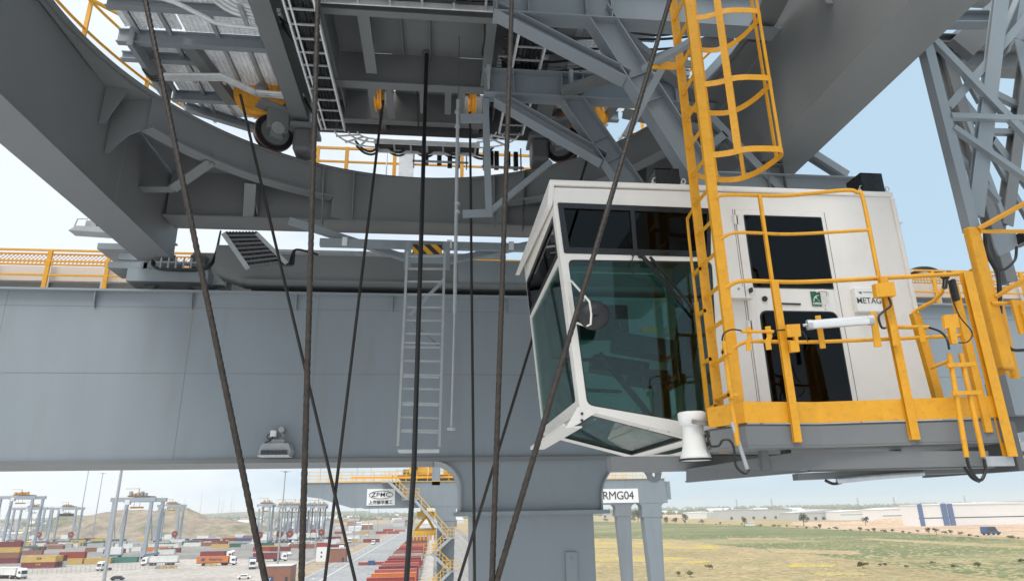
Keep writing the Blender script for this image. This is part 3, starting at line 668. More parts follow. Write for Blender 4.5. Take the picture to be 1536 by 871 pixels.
# plan bracing
m = MB(); m.beam((1.45, 6.87, 4.85), (3.1, 5.68, 4.85), .13, .09); m.build('plan_brace', 'grey2', hf)
m = MB(); m.beam((1.75, 5.68, 4.85), (3.2, 6.87, 4.85), .13, .09); m.build('plan_brace', 'grey2', hf)
m = MB(); q0 = aY(938, 205, 5.5); q1 = aY(1000, 90, 5.3); m.beam(q0, q1, .07, .05, up=(0,1,0)); m.build('ladder_stay', 'grey', hf)
q2 = aY(1050, 100, 4.98); m = MB(); m.beam(q1, q2, .05, .06); m.build('ladder_stay', 'grey', hf)
q3 = aY(990, 155, 5.6); m = MB(); m.beam(aY(935, 170, 6.4), aY(1075, 200, 6.4), .10, .08); m.build('plan_brace', 'grey2', hf)
# struts right of the ladder
for a, b in (((1060, 175, 6.3), (1180, 300, 6.3)), ((1085, 205, 6.3), (1010, 260, 6.3)), ((1170, 203, 6.6), (1268, 265, 6.6)), ((1045, 130, 6.6), (1100, 70, 6.6)), ((1180, 200, 6.6), (1060, 300, 6.6))):
    m = MB(); m.ibeam(aY(*a), aY(*b), .09, .13, .01, up=(0,1,0.0)); m.build('strut', 'grey', hf)
for px, y in ((1142, 6.3), (1120, 6.97)):
    q = aY(px, 150, y); m = MB(); m.box(q.x-.09, q.x+.09, y-.006, y+.006, 2.75, 4.8); m.box(q.x-.102, q.x-.09, y-.08, y+.08, 2.75, 4.8); m.box(q.x+.09, q.x+.102, y-.08, y+.08, 2.75, 4.8)
    for z in (3.6, 3.72, 4.3): m.box(q.x-.09, q.x+.09, y-.08, y+.08, z, z+.008)
    m.build('post', 'grey2', hf)
m = MB(); m.box(2.9, 4.78, 6.2, 6.36, 3.46, 3.475); m.box(2.9, 4.78, 6.2, 6.36, 2.74, 2.755); m.box(2.9, 4.78, 6.27, 6.285, 2.755, 3.46); m.build('roof_beam', 'grey', hf)
# galvanised perforated tray at top and over the far frame
t4 = thing('cable_ladder', 'perforated cable ladder crossing behind the truss diagonals', 'cable ladder', (1.3, 7.1, 5.1))
a = aY(728, 100, 7.0); b = aY(1000, 100, 7.0)
for dz in (.0, -.22):
    m = MB(); m.box(a.x, b.x, 7.1, 7.12, a.z+dz-.03, a.z+dz+.03); m.build('side_rail', 'galv', t4)
m = MB(); x = a.x+.1
while x < b.x: m.box(x, x+.03, 7.12, 7.14, a.z-.25, a.z); x += .24
m.build('rung', 'galvl', t4)
m = MB()
for i in range(5): m.tube(smooth_pts([(a.x+j*.22, 7.16, a.z-.05-.035*i+random.uniform(-.01, .01)) for j in range(9)], 3), .014, 6)
m.build('cable', 'blackrub', t4)
mc = thing('relay_box', 'black boxes and cabling behind the upper truss opening', 'relay box', (1.0, 7.4, 5.4))
m = MB(); m.box(.75, 1.25, 7.3, 7.6, 5.3, 5.6); m.build('box', 'blackm', mc); m = MB(); m.cyl((1.42, 7.2, 5.62), (1,0,0), .06, .34, 16); m.build('cylinder', 'galv', mc)

# clutter seen through the openings of the truss and at the trolley's far edge
r9 = random.Random(17)
pb = thing('pipe_run', 'grey pipes and black hoses running crosswise behind the truss diagonals', 'pipes', (1.6, 7.5, 5.6))
for i in range(4): MB().tube([(.7, 7.25+.09*i, 5.62+.02*i), (3.3, 7.25+.09*i, 5.62+.02*i)], .022, 8).build('pipe', r9.choice(('galv','galvm')), pb)
for i in range(6):
    y = 6.4+.2*i; MB().tube(smooth_pts([(.72, y, 5.55), (1.2, y+r9.uniform(-.1,.1), 5.42), (1.9, y+.05, 5.5), (2.6, y+r9.uniform(-.15,.15), 5.44), (3.2, y, 5.6)]), .016, 6).build('hose', 'blackrub', pb)
sbx = thing('switch_boxes', 'row of small grey and black switch boxes under the right trolley beam', 'switch boxes', (1.3, 6.6, 5.7))
for i in range(8):
    x = .8+.33*(i % 4)+r9.uniform(-.03,.03); y = 6.5+.75*(i//4); MB().box(x, x+r9.uniform(.12,.24), y, y+.2, 5.50+r9.uniform(0,.06), 5.72).build('switch_box', r9.choice(('blackm','galvm','dgrey')), sbx)
bkt = thing('bracket_row', 'row of tapered grey brackets standing on the lower truss beam', 'brackets', (1.2, 6.9, 5.2))
for px in (735, 858):
    q = aY(px, 120, 6.88); MB().prism([(q.x-.045, 5.14), (q.x+.005, 5.14), (q.x-.01, 4.84), (q.x-.03, 4.84)], 6.80, 6.88).build('bracket', 'galvm', bkt)
for k, (ya, yb) in enumerate(((8.98, 9.0), (9.12, 9.14))):
    hb2 = thing('cable_festoon', ('front' if k == 0 else 'rear')+' swag of black hoses along the far edge of the trolley floor', 'hoses', (-.3, ya, 5.2))
    for i in range(5):
        x0_ = -1.3+.42*i; MB().tube(smooth_pts([(x0_, ya, 5.30), (x0_+.12, ya, 5.17+.02*k), (x0_+.26, ya, 5.14+.03*k), (x0_+.40, ya, 5.30)]), .018, 6).build('hose', 'blackrub', hb2)
# hanging pole and its bracket
hp_ = thing('guide_pole', 'slim grey guide pole with a flat foot hanging on an angle bracket', 'pole', (.18, 7.0, .9))
a = aY(687, 150, 7.0); b = aY(677, 643, 7.0); sp = lerp(a, b, .5)
MB().tube([a, aY(682, 470, 7.0)], .021, 10).build('upper_tube', 'galvm', hp_); MB().tube([aY(682, 465, 7.0), b], .012, 10).build('lower_tube', 'galvm', hp_)
MB().cyl(b, (0,0,1), .045, .02, 20).build('foot', 'galvm', hp_)
MB().tube([aY(689, 55, 7.0), a], .006, 6).build('rod', 'dgrey', hp_)
e1 = aY(694, 321, 7.0); e2 = aY(733, 319, 7.0); e0 = aY(728, 150, 7.0); e3 = aY(826, 243, 7.0)
MB().beam(e0, e2, .075, .075, up=(0,1,0)).build('bracket_post', 'grey', hp_); MB().beam(e1, e2+Vector((.04,0,0)), .07, .07).build('bracket_foot', 'grey', hp_); MB().beam(e2, e3, .06, .06).build('bracket_brace', 'grey', hp_)
MB().beam(aY(690, 178, 7.0), aY(727, 178, 7.0), .07, .09).build('bracket_arm', 'grey', hp_)
m = MB()
for py in (306, 318, 168, 190): q = aY(686, py, 7.0); m.cyl(q, (0,0,1), .032, .03, 12)
m.build('clamp', 'galv', hp_)

# ================================================================== WIRE ROPES
def rope(pts, r, mat='rope', strands=0, label='', n=6):
    m = MB()
    if strands:
        P = [Vector(p) for p in pts]; tot = sum((P[i+1]-P[i]).length for i in range(len(P)-1)); steps = int(tot/.012); v = []; f = []; nn = 18
        d = (P[-1]-P[0]).normalized(); a = d.cross(Vector((0,1,0))).normalized(); b = d.cross(a)
        for i in range(steps+1):
            c = P[0]+(P[-1]-P[0])*(i/steps); s = i*.012
            for k in range(nn):
                t = 2*pi*k/nn; rr = r*(1+.17*cos(6*(t) - 2*pi*s/.045)); v.append(c+a*(rr*cos(t))+b*(rr*sin(t)))
        for i in range(steps):
            for k in range(nn): f.append((i*nn+k, i*nn+(k+1) % nn, (i+1)*nn+(k+1) % nn, (i+1)*nn+k))
        m.add(v, f, True)
    else: m.tube(pts, r, 10)
    o = m.build('wire_rope', mat); return tag(o, label, 'rope', 'hoist ropes hanging from the trolley')
def ext(a, b, za, zb):
    a = Vector(a); b = Vector(b); d = b-a
    return [a+d*((za-a.z)/d.z), a+d*((zb-a.z)/d.z)]
YN = 3.75
rope(ext(aY(218, 0, YN), aY(398, 871, YN), 5.6, -1.6), .0150, 'rope', 6, 'thick brown wire rope slanting down across the far left of the picture')
rope(ext(aY(477, 0, YN), aY(452, 871, YN), 5.6, -1.6), .0150, 'rope', 6, 'thick rusty wire rope hanging almost upright left of the ladder')
rope(ext(aY(768, 0, YN), aY(738, 871, YN), 5.6, -1.6), .0145, 'rope', 6, 'thick rusty wire rope hanging almost upright just left of the cab')
rope(ext(aY(1005, 0, YN), aY(745, 871, YN), 5.6, -1.6), .0150, 'rope', 6, 'thick brown wire rope slanting across the front of the cab')
rope(ext(aY(367, 170, 8.3), aY(533, 871, 8.3), 5.55, -2.5), .019, 'rope2', 0, 'thin dark rope running down right from the left yellow sheave')
rope(ext(aY(571, 180, 8.35), aY(487, 871, 8.35), 5.6, -2.5), .019, 'rope2', 0, 'thin dark rope leaning left from the sheave in the trolley floor')
rope(ext(aY(705, 185, 8.35), aY(712, 871, 8.35), 5.6, -2.5), .018, 'rope2', 0, 'thin dark rope hanging straight beside the guide pole')
rope(ext(aY(883, 232, 8.3), aY(688, 871, 8.3), 5.3, -2.5), .019, 'rope2', 0, 'thin dark rope passing behind the cab towards the leg')
q = aZ(640, 80, 6.0); m = MB(); m.tube([q, aY(632, 350, 7.3), aY(621, 700, 6.9), aY(609, 880, 6.7)], .026, 12)
bh = m.build('power_hose', 'blackrub'); tag(bh, 'smooth black hose hanging in front of the ladder', 'hose'); MB().cyl((q.x, q.y, q.z), (0,0,1), .06, .04, 16).build('collar', 'dgrey', bh)

CXR, CYR, RR, ZT = CXR*UNIT, CYR*UNIT, RR*UNIT, ZT*UNIT
UNIT = 1.0
# ================================================================== OPERATOR CAB
YC, YF = 5.80, 7.95
cab = thing('operator_cab', 'cream white operator cab with green tinted windows and a door', 'crane cab', (2.9, 6.9, .45))
def S(px, py, Y=YC): v = aY(px, py, Y); return (v.x, v.z)
T0 = S(827, 281); FB = S(870, 613); TR = (4.62, 3.02); BR = (4.62, .45); B2 = (2.35, .56)
prof = [T0, TR, BR, B2, FB]
def on_front(z): t = (z-FB[1])/(T0[1]-FB[1]); return FB[0]+(T0[0]-FB[0])*t     # x of the front edge at height z
upw = [S(838, 306), S(1063, 316), S(1063, 383), S(848, 377)]
low = [S(852, 389), S(1068, 392), S(1082, 642), S(881, 607)]
door_out = [S(1099, 314), S(1234, 318), S(1277, 625), S(1140, 625)]
dx0, dx1, dz1, dz0 = S(1101, 314)[0], S(1234, 318)[0], S(1101, 314)[1], .66
wu = [S(1113, 322), S(1226, 326), S(1240, 434), S(1126, 432)]
wux0, wux1, wuz0, wuz1 = dx0+.085, dx1-.035, S(1240, 434)[1], S(1113, 323)[1]
wlx0, wlx1, wlz1 = dx0+.11, dx1-.045, S(1200, 467)[1]; wlz0 = .74
up_r = rpoly(upw, .015); low_r = rpoly(low, .06)
dwu = rrect(wux0, wux1, wuz0, wuz1, .012); dwl = rrect(wlx0, wlx1, wlz0, wlz1, .07)
# near side skin with window openings
MB().prism(prof, YC, YC+.05, 'y', [up_r[::-1], low_r[::-1], [(dx0,dz0),(dx1,dz0),(dx1,dz1),(dx0,dz1)]]).build('side_wall', 'white', cab, bevel=.004)
# far side skin with big windows
fw1 = rpoly([(1.25,2.9),(2.9,2.9),(2.9,1.75),(1.35,1.75)], .04); fw2 = rpoly([(1.32,1.62),(2.9,1.62),(2.9,.72),(1.42,.9)], .05); fw3 = rrect(3.1, 4.2, 1.6, 2.85, .04)
MB().prism(prof, YF-.05, YF, 'y', [fw1[::-1], fw2[::-1], fw3[::-1]]).build('side_wall', 'white', cab)
for w in (fw1, fw2, fw3): MB().prism(w, YF-.03, YF-.02).build('window_pane', 'glass', cab)
# roof, rear wall, floor, front frame
m = MB(); m.box(T0[0]-.02, 4.65, YC-.025, YF+.02, 3.02, 3.075); m.build('roof', 'white', cab, bevel=.012)
m = MB(); m.box(T0[0]+.05, 4.57, YC+.05, YF-.05, 2.975, 3.018); m.build('headliner', 'teal', cab)
MB().box(4.57, 4.62, YC+.05, YF-.05, .5, 3.02).build('rear_wall', 'white', cab)
MB().box(2.35, 4.62, YC+.05, YF-.05, .45, .52).build('floor', 'white', cab)
MB().tube([(4.64, YC-.005, .5), (4.64, YC-.005, 3.0)], .022, 10).build('corner_tube', 'white', cab)
for z in (.95, 1.35, 2.2, 2.72): MB().cyl((4.66, YC-.03, z), (0,1,0), .012, .03, 10).build('bolt', 'white', cab)
# front face: a slanted plane; local coordinates (y, s) with s along the slope from bottom to top
fa = Vector((FB[0], 0, FB[1])); fb_ = Vector((T0[0], 0, T0[1])); sd = (fb_-fa); SL = sd.length; sd.normalize(); fn = Vector((-sd.z, 0, sd.x))  # outward is -x
def FR(y, s, t): p = fa+sd*s+fn*(-t); return (p.x, y, p.z)
# near edge of front frame: windows in (y,s)
zb = lambda z: (z-FB[1])/sd.z
f_up = [(YC+.10, zb(2.68)), (YF-.04, zb(2.98)), (YF-.04, zb(2.40)), (YC+.07, zb(2.36))]
f_up = [(YC+.12, zb(2.33)), (YC+.12, zb(2.72)), (YF-.06, zb(2.72)), (YF-.06, zb(2.33))]
f_lo = [(YC+.14, zb(.93)), (YC+.14, zb(2.26)), (YF-.06, zb(2.26)), (YF-.06, zb(.93))]
fu, flo = rpoly(f_up, .02), rpoly(f_lo, .05)
MB().prism([(YC+.052, -.0), (YC+.052, SL-.02), (YF-.052, SL-.02), (YF-.052, 0)], 0, .05, fn=lambda u, w, t: FR(u, w, t+.0), holes=[fu, flo]).build('front_frame', 'white', cab)
o = MB().prism(fu, .012, .02, fn=FR).build('window_pane', 'glassd', cab); o['label'] = 'dark upper front window of the cab'
MB().prism(flo, .012, .02, fn=FR).build('window_pane', 'glass', cab)
m = MB(); m.prism([(YC+.11, zb(2.31)), (YC+.11, zb(2.74)), (YF-.04, zb(2.74)), (YF-.04, zb(2.31))], -.004, .008, fn=FR, holes=[rpoly([(YC+.14, zb(2.36)), (YC+.14, zb(2.69)), (YF-.09, zb(2.69)), (YF-.09, zb(2.36))], .02)]); m.build('window_seal', 'blackrub', cab)
# white visor hood over the front
m = MB(); m.add([(T0[0]-.02, YC-.02, 3.06), (T0[0]-.02, YF+.02, 3.06), (T0[0]-.11, YF+.02, 2.86), (T0[0]-.05, YC-.02, 2.80), (T0[0]+.03, YC-.02, 3.06), (T0[0]+.03, YF+.02, 3.06), (T0[0]-.06, YF+.02, 2.86), (T0[0]-.0, YC-.02, 2.80)],
    [(0,1,2,3),(7,6,5,4),(0,4,5,1),(1,5,6,2),(2,6,7,3),(3,7,4,0)]); m.build('visor', 'white', cab)
# sloping underside with floor window
ua = Vector((FB[0], 0, FB[1])); ub = Vector((B2[0], 0, B2[1])); ud = ub-ua; UL = ud.length; ud.normalize(); un = Vector((ud.z, 0, -ud.x))
def UN(y, s, t): p = ua+ud*s+un*(-t); return (p.x, y, p.z)
gw = [(YC+.16, .14), (YF-.26, .14), (YF-.26, UL-.12), (YC+.16, UL-.12)]
MB().prism([(YC+.052, .052), (YC+.052, UL), (YF-.052, UL), (YF-.052, .052)], 0, .05, fn=UN, holes=[rpoly(gw, .03)]).build('underside_frame', 'white', cab)
MB().prism(rpoly(gw, .03), .02, .03, fn=UN).build('floor_pane', 'glass', cab)
g_ = rpoly(gw, .03); g2 = rpoly([(YC+.18, .16), (YF-.28, .16), (YF-.28, UL-.14), (YC+.18, UL-.14)], .03)
MB().prism(g_, -.004, .018, fn=UN, holes=[g2]).build('window_seal', 'blackrub', cab)
# foot grating over floor window
m = MB()
for i in range(5): s = .35+.13*i; p = UN(YC+.3, s, .05); q = UN(YF-.4, s, .05); m.beam(p, q, .08, .012)
m.build('foot_grate', 'galv', cab)
# front ledge plates
m = MB(); P0 = Vector(UN(YC-.0, .02, 0)); 
m.prism([(FB[0]-.02, FB[1]+.02), (FB[0]+.16, FB[1]-.02), (FB[0]-.02, FB[1]-.13), (FB[0]-.12, FB[1]-.17), (FB[0]-.12, FB[1]-.14)], YC-.004, YC+.012); m.build('ledge_bracket', 'white', cab)
m = MB(); m.beam((FB[0]-.07, YC, FB[1]-.155), (FB[0]-.07, YF, FB[1]-.155), .16, .012); m.beam((FB[0]-.15, YC, FB[1]-.145), (FB[0]-.15, YF, FB[1]-.145), .012, .035); m.build('ledge', 'white', cab)
for px, py in ((873, 620), (873, 630)): q = aY(px, py, YC-.01); MB().cyl(q, (0,1,0), .012, .012, 12).build('bolt', 'inklbl', cab)
for px, py in ((892, 629), (943, 638), (972, 643), (1003, 647)): q = aY(px, py, YC-.004); MB().cyl(q, (0,1,0), .006, .006, 10).build('bolt', 'steel', cab)
# side windows
us = [S(845, 312), S(1060, 321), S(1060, 377), S(854, 371)]
MB().prism(rpoly([S(836, 304), S(1066, 313), S(1066, 386), S(846, 380)], .02), YC-.006, YC+.01, 'y', [rpoly(us, .01)]).build('window_frame', 'blackm', cab)
q0, q1 = S(948, 316), S(949, 374); m = MB(); m.box(q0[0]-.02, q0[0]+.02, YC-.008, YC+.012, q1[1]-.02, q0[1]+.02); m.build('window_mullion', 'blackm', cab)
MB().prism(up_r, YC+.014, YC+.020).build('window_pane', 'glassd', cab, label='long dark upper side window of the cab')
MB().prism(low_r, YC+.012, YC+.018).build('window_pane', 'glass', cab, label='large green tinted lower side window of the cab')
MB().prism(rpoly([(x, z) for x, z in low], .06), YC+.006, YC+.0115, 'y', [rpoly([(low[0][0]+.01, low[0][1]-.01), (low[1][0]-.01, low[1][1]-.01), (low[2][0]-.01, low[2][1]+.01), (low[3][0]+.01, low[3][1]+.01)], .05)]).build('window_seal', 'blackrub', cab)
# door
dr = MB().prism([(dx0+.005, dz0+.005), (dx1-.005, dz0+.005), (dx1-.005, dz1-.005), (dx0+.005, dz1-.005)], YC-.012, YC+.035, 'y', [dwu, dwl]).build('door', 'white', cab, bevel=.004)
MB().box(dx0-.01, dx1+.01, YC+.036, YC+.045, dz0-.01, dz1+.01).build('door_gap', 'blackrub', dr) if False else None
MB().prism(dwu, YC-.014, YC+.0).build('door_window', 'glassd', dr); MB().prism(dwl, YC-.014, YC+.0).build('door_window', 'glassd', dr)
for wdw in (dwu, dwl):
    inner = [(x+(.012 if x < (wux0+wux1)/2 else -.012), z+(.012 if z < sum(p[1] for p in wdw)/len(wdw) else -.012)) for x, z in wdw]
    MB().prism(wdw, YC-.016, YC-.0145, 'y', [inner]).build('window_seal', 'blackrub', dr)
for z in (dz1-.12, 1.62): 
    m = MB(); m.cyl((dx0-.012, YC-.02, z), (0,0,1), .012, .09, 10); m.box(dx0-.03, dx0+.02, YC-.012, YC-.008, z-.05, z+.05); m.build('hinge', 'white', dr)
q = aY(1166, 455, YC-.02); m = MB(); q2 = aY(1201, 456, YC-.02); m.beam(q, q2, .008, .016, up=(0,0,1)); m.build('vent_slot', 'inklbl', dr)
q = aY(1147, 448, YC-.02); MB().cyl(q, (0,1,0), .026, .02, 20).build('lock', 'blackm', dr)
q = aY(1236, 440, YC-.05); m = MB(); m.tube(smooth_pts([(q.x-.06, YC-.02, q.z+.025), (q.x-.02, YC-.05, q.z+.03), (q.x+.03, YC-.055, q.z+.015), (q.x+.035, YC-.04, q.z-.025)]), .014, 8); m.build('handle', 'white', dr)
a = aY(1215, 437, YC-.016); b = aY(1233, 459, YC-.016)
sg = MB().box(a.x, b.x, YC-.020, YC-.0165, b.z, a.z).build('open_sign', 'green', dr, label='green sticker reading OPEN with a white arc and arrow')
cx = (a.x+b.x)/2; cz = (a.z+b.z)/2
text('OPEN', 'lettering', 'white2', (cx, YC-.0215, b.z+.022), .034, (1,0,0), (0,0,1), sg, .0008, bold=.0008)
m = MB(); ar = [(cx-.028+.0, cz-.022)]; pts = [(cx+.032-.06*cos(radians(t)), YC-.0215, cz-.028+.062*sin(radians(t))) for t in range(0, 91, 10)]
m.tube(pts, .0042, 5); m.tube([(cx-.002, YC-.0215, cz+.012), (cx+.03, YC-.0215, cz-.028)], .002, 5); m.prism([(cx-.01, cz+.022), (cx+.012, cz+.012), (cx-.002, cz)], YC-.023, YC-.021); m.build('pictogram', 'white2', sg)
q = aY(1238, 458, YC-.018); m = MB(); m.box(q.x-.013, q.x+.013, YC-.019, YC-.0165, q.z-.03, q.z+.03); m.build('key_label', 'white2', dr); text('i', 'lettering', 'inklbl', (q.x, YC-.021, q.z), .04, (1,0,0), (0,0,1), dr, .0005)
q = aY(1203, 602, YC-.018); MB().box(q.x-.055, q.x+.055, YC-.024, YC-.018, .74, .80).build('sticker', paint('mint_card', (.12,.36,.28), .7), dr)
# panel joints right of the door and hinge bracket left of it
m = MB(); m.box(dx1+.012, dx1+.016, YC-.002, YC, .6, dz1); m.box(dx0-.02, dx0-.016, YC-.002, YC, .6, dz1+.0); m.build('panel_joint', 'inklbl', cab)
a = aY(1083, 430, YC-.01); b = aY(1118, 448, YC-.01)
m = MB(); m.box(a.x, b.x, YC-.012, YC, b.z-.01, a.z+.01); m.box(a.x+.02, b.x+.04, YC-.10, YC-.0, b.z-.02, b.z-.012); m.build('bracket', 'white', cab)
for px, py in ((1094, 433), (1108, 433), (1096, 446), (1084, 415), (1094, 511)): q = aY(px, py, YC-.014); MB().cyl(q, (0,1,0), .010, .01, 10).build('bolt', 'steel', cab)
m = MB(); q = aY(1128, 434, YC-.06); m.beam(q, q+Vector((0,.05,0)), .02, .04); m.build('door_stop', 'inklbl', cab)
# maker's box
a = aY(1279, 431, YC-.05); b = aY(1337, 469, YC-.05)
mk = MB().box(a.x, b.x, YC-.07, YC-.0, b.z, a.z).build('control_box', 'white2', cab, bevel=.01, label='white box with grey METAGRO lettering')
text('METAGRO', 'lettering', 'greyink', ((a.x+b.x)/2+.01, YC-.072, (a.z+b.z)/2-.015), .085, (1,0,0), (0,0,1), mk, .001, bold=.0008, sx=.92)
m = MB(); m.prism([(a.x+.035, a.z-.05), (a.x+.075, a.z-.05), (a.x+.055, a.z-.075)], YC-.073, YC-.071); m.box(a.x+.085, b.x-.05, YC-.073, YC-.071, a.z-.056, a.z-.05); m.build('emblem', 'greyink', mk)
# roof top stuff: lifting chain lugs
def blackbox(px0, px1, py0, y, label, gr):
    a = aY(px0, py0, y); b = aY(px1, py0, y)
    t = thing('camera_housing', label, 'housing', ((a.x+b.x)/2, y+.1, 3.08), gr)
    m = MB(); m.box(a.x, a.x+.012, y, y+.26, 3.1, a.z); m.box(a.x+.012, b.x, y, y+.012, 3.15, a.z); m.box(a.x, b.x, y, y+.26, a.z-.012, a.z) ; m.box(b.x-.012, b.x, y+.012, y+.26, 3.1, a.z-.012); m.build('cover', 'blackm', t)
    m = MB(); m.cyl(((a.x+b.x)/2, y+.13, 3.16), (0,1,0), .07, .2, 16); m.build('lamp', 'blackm', t)
    for xo in (a.x-.02, b.x+.03):
        m = MB()
        for k in range(5):
            c = Vector((xo+.015*(-1)**k, y+.02+.0*k, 3.09+.036*k)); ax = (1,0,0) if k % 2 else (0,1,0); R_ = [c+Vector(((.02*cos(u)) if k % 2 == 0 else 0, (.02*cos(u)) if k % 2 else 0, .03*sin(u))) for u in [2*pi*i/12 for i in range(13)]]
            m.tube(R_, .006, 5, caps=False)
        m.build('chain', 'galvl', t)
blackbox(982, 1018, 252, 6.0, 'square black box with chain on the cab roof left of the ladder', 'black boxes on the cab roof')
blackbox(1290, 1322, 259, 6.0, 'square black box with chain at the right end of the cab roof', 'black boxes on the cab roof')
m = MB(); q = aY(826, 277, YC+.05); m.cyl((q.x+.01, YC+.05, 3.09), (0,0,1), .008, .04, 8); m.build('roof_stud', 'galv', cab)

# wipers
def wiper(parent, mount, tip, y_off, blade_a, blade_b, n=(0,-1,0)):
    m = MB(); m.beam(mount, tip, .022, .012, up=n); m.beam(Vector(mount)+Vector((.03,0,-.0)), Vector(tip)+Vector((.02,0,0)), .012, .010, up=n); m.beam(blade_a, blade_b, .02, .02, up=n); m.cyl(mount, n, .025, .04, 12); m.build('wiper', 'blackm', parent)
wiper(cab, aY(961, 383, YC-.05), aY(1022, 455, YC-.05), 0, aY(975, 385, YC-.06), aY(1046, 470, YC-.06))
m = MB(); m.tube(smooth_pts([aY(950, 384, YC-.02), aY(946, 400, YC-.03), aY(952, 413, YC-.03), aY(972, 415, YC-.03)]), .005, 6); m.cyl(aY(950, 382, YC-.02), (0,1,0), .012, .03, 10); m.build('washer_hose', 'blackrub', cab)
def fpt(px, py, off=-.05):
    # point on the slanted front plane shifted outwards
    d = ray(px, py); p0 = fa+fn*(-off*-1); 
    nrm = Vector((fn.x, 0, fn.z)); k = (Vector((fa.x, 0, fa.z))+nrm*(-off)*-1).dot(nrm)/d.dot(nrm); return d*k
w1 = fpt(818, 425); w2 = fpt(832, 498); w3 = fpt(850, 572)
m = MB(); m.beam(w1, w2, .02, .012, up=fn); m.beam(fpt(828, 425), fpt(845, 500), .012, .012, up=fn); m.beam(fpt(830, 450), w3, .018, .02, up=fn); m.beam(fpt(838, 430), fpt(852, 560), .016, .012, up=fn); m.cyl(w1, fn, .03, .05, 12); m.build('wiper', 'blackm', cab)
# mirror
mr = thing('mirror', 'round black mirror on a bent white rod at the front edge of the cab', 'mirror', tuple(aY(891, 472, YC-.25)))
c = aY(891, 472, YC-.25); m = MB()
pr = [(0,.0), (.12,.0), (.138,.01), (.14,.03), (.12,.05), (.06,.07), (0,.075)]; v = []; f = []; n = 36; ax = Vector((-.12,-1,.10)).normalized(); a_ = ax.cross(Vector((0,0,1))).normalized(); b_ = ax.cross(a_)
for r_, h in pr:
    for k in range(n): t = 2*pi*k/n; v.append(c+ax*(h-.03)+(a_*cos(t)+b_*sin(t))*max(r_, .001))
for i in range(len(pr)-1):
    for k in range(n): f.append((i*n+k, i*n+(k+1) % n, (i+1)*n+(k+1) % n, (i+1)*n+k))
m.add(v, f, True); m.build('mirror_shell', 'black', mr)
m = MB(); m.cyl(c+ax*.05, ax, .03, .04, 14); m.build('knuckle', 'blackrub', mr)
m = MB(); m.tube([aY(852, 423, YC-.02), aY(857, 421, YC-.12), aY(884, 452, YC-.28), aY(887, 470, YC-.31), aY(886, 486, YC-.30), aY(880, 489, YC-.25), aY(862, 483, YC-.08), aY(856, 475, YC-.03), aY(852, 445, YC-.02)], .010, 8); m.build('rod', 'white', mr)
m = MB(); m.box(aY(850,0,YC).x-.01, aY(850,0,YC).x+.02, YC-.03, YC-.005, aY(850, 452, YC).z, aY(850, 435, YC).z); m.build('clamp', 'galv', mr)
# interior
it = thing('operator_chair', 'dark operator seat with side consoles inside the cab', 'chair', (2.1, 6.9, .9))
def slab(pts, y0, y1, nm, mat='seat', par=it): MB().prism(pts, y0, y1).build(nm, mat, par, bevel=.02)
slab([(2.05,1.28),(2.55,1.22),(2.58,1.34),(2.05,1.38)], 6.6, 7.1, 'cushion'); slab([(2.5,1.3),(2.62,1.3),(2.85,2.05),(2.72,2.1)], 6.62, 7.08, 'backrest'); slab([(2.76,2.12),(2.86,2.1),(2.92,2.3),(2.82,2.32)], 6.72, 6.98, 'headrest')
MB().cyl((2.35, 6.85, 1.0), (0,0,1), .09, .5, 16).build('pedestal', 'black', it)
slab([(1.72,1.50),(2.35,1.40),(2.4,1.58),(1.75,1.68)], 6.25, 6.48, 'console', 'black'); slab([(1.72,1.50),(2.35,1.40),(2.4,1.58),(1.75,1.68)], 7.25, 7.48, 'console', 'black')
m = MB(); m.tube([(1.85,6.36,1.66),(1.82,6.36,1.82)], .018, 8); m.cyl((1.82,6.36,1.84), (0,0,1), .03, .05, 12); m.build('joystick', 'blackm', it)
m = MB(); m.tube([(1.62,6.5,1.5),(2.05,6.6,1.0),(2.15,6.6,.85)], .035, 8); m.tube([(1.3,6.4,1.12),(1.8,6.4,1.1)], .018, 8); m.tube([(1.25,7.2,1.62),(1.85,7.2,1.58)], .02, 8); m.tube([(2.0,6.3,1.35),(2.0,6.3,1.1)], .01, 6); m.build('console_arm', 'blackm', it)
m = MB(); m.box(1.55, 2.1, 7.0, 7.05, 1.78, 2.18); m.build('screen', 'black', it)
m = MB(); m.box(2.0, 2.16, 6.23, 6.245, 1.66, 1.72); m.build('note_tag', 'yellow', it)
m = MB(); m.box(3.0, 3.05, YC+.06, 7.9, .55, 2.95) ; m.build('partition', 'teal', it)
m = MB(); m.box(3.05, 4.5, 6.6, 6.65, .55, 2.95); m.build('cabinet_wall', 'seat', it)

# ================================================================== PLATFORM AND ITS YELLOW RAILING
pf = thing('cab_platform', 'grey steel platform below the cab door with stacked beams beneath', 'platform', (3.2, 5.2, .2))
edge = [(2.17, 5.30), (2.30, 4.93), (2.60, 4.90), (2.95, 4.93), (4.22, 4.63), (4.30, 4.63)]
edge = [(2.18, 5.25), (2.33, 4.92), (2.94, 4.94), (4.25, 4.62)]
def wall(pts, z0, z1, t, nm, mat, par, off=0, **k):
    m = MB()
    for i in range(len(pts)-1):
        a = Vector((*pts[i], 0)); b = Vector((*pts[i+1], 0)); d = (b-a).normalized(); n = Vector((-d.y, d.x, 0))
        a = a-n*off; b = b-n*off
        m.add([a+Vector((0,0,z0)), b+Vector((0,0,z0)), b+Vector((0,0,z1)), a+Vector((0,0,z1)), a+n*t+Vector((0,0,z0)), b+n*t+Vector((0,0,z0)), b+n*t+Vector((0,0,z1)), a+n*t+Vector((0,0,z1))],
              [(0,1,2,3),(7,6,5,4),(0,4,5,1),(3,2,6,7),(1,5,6,2),(0,3,7,4)])
    return m.build(nm, mat, par, **k)
wall(edge, .44, .60, .012, 'fascia', 'grey2', pf)
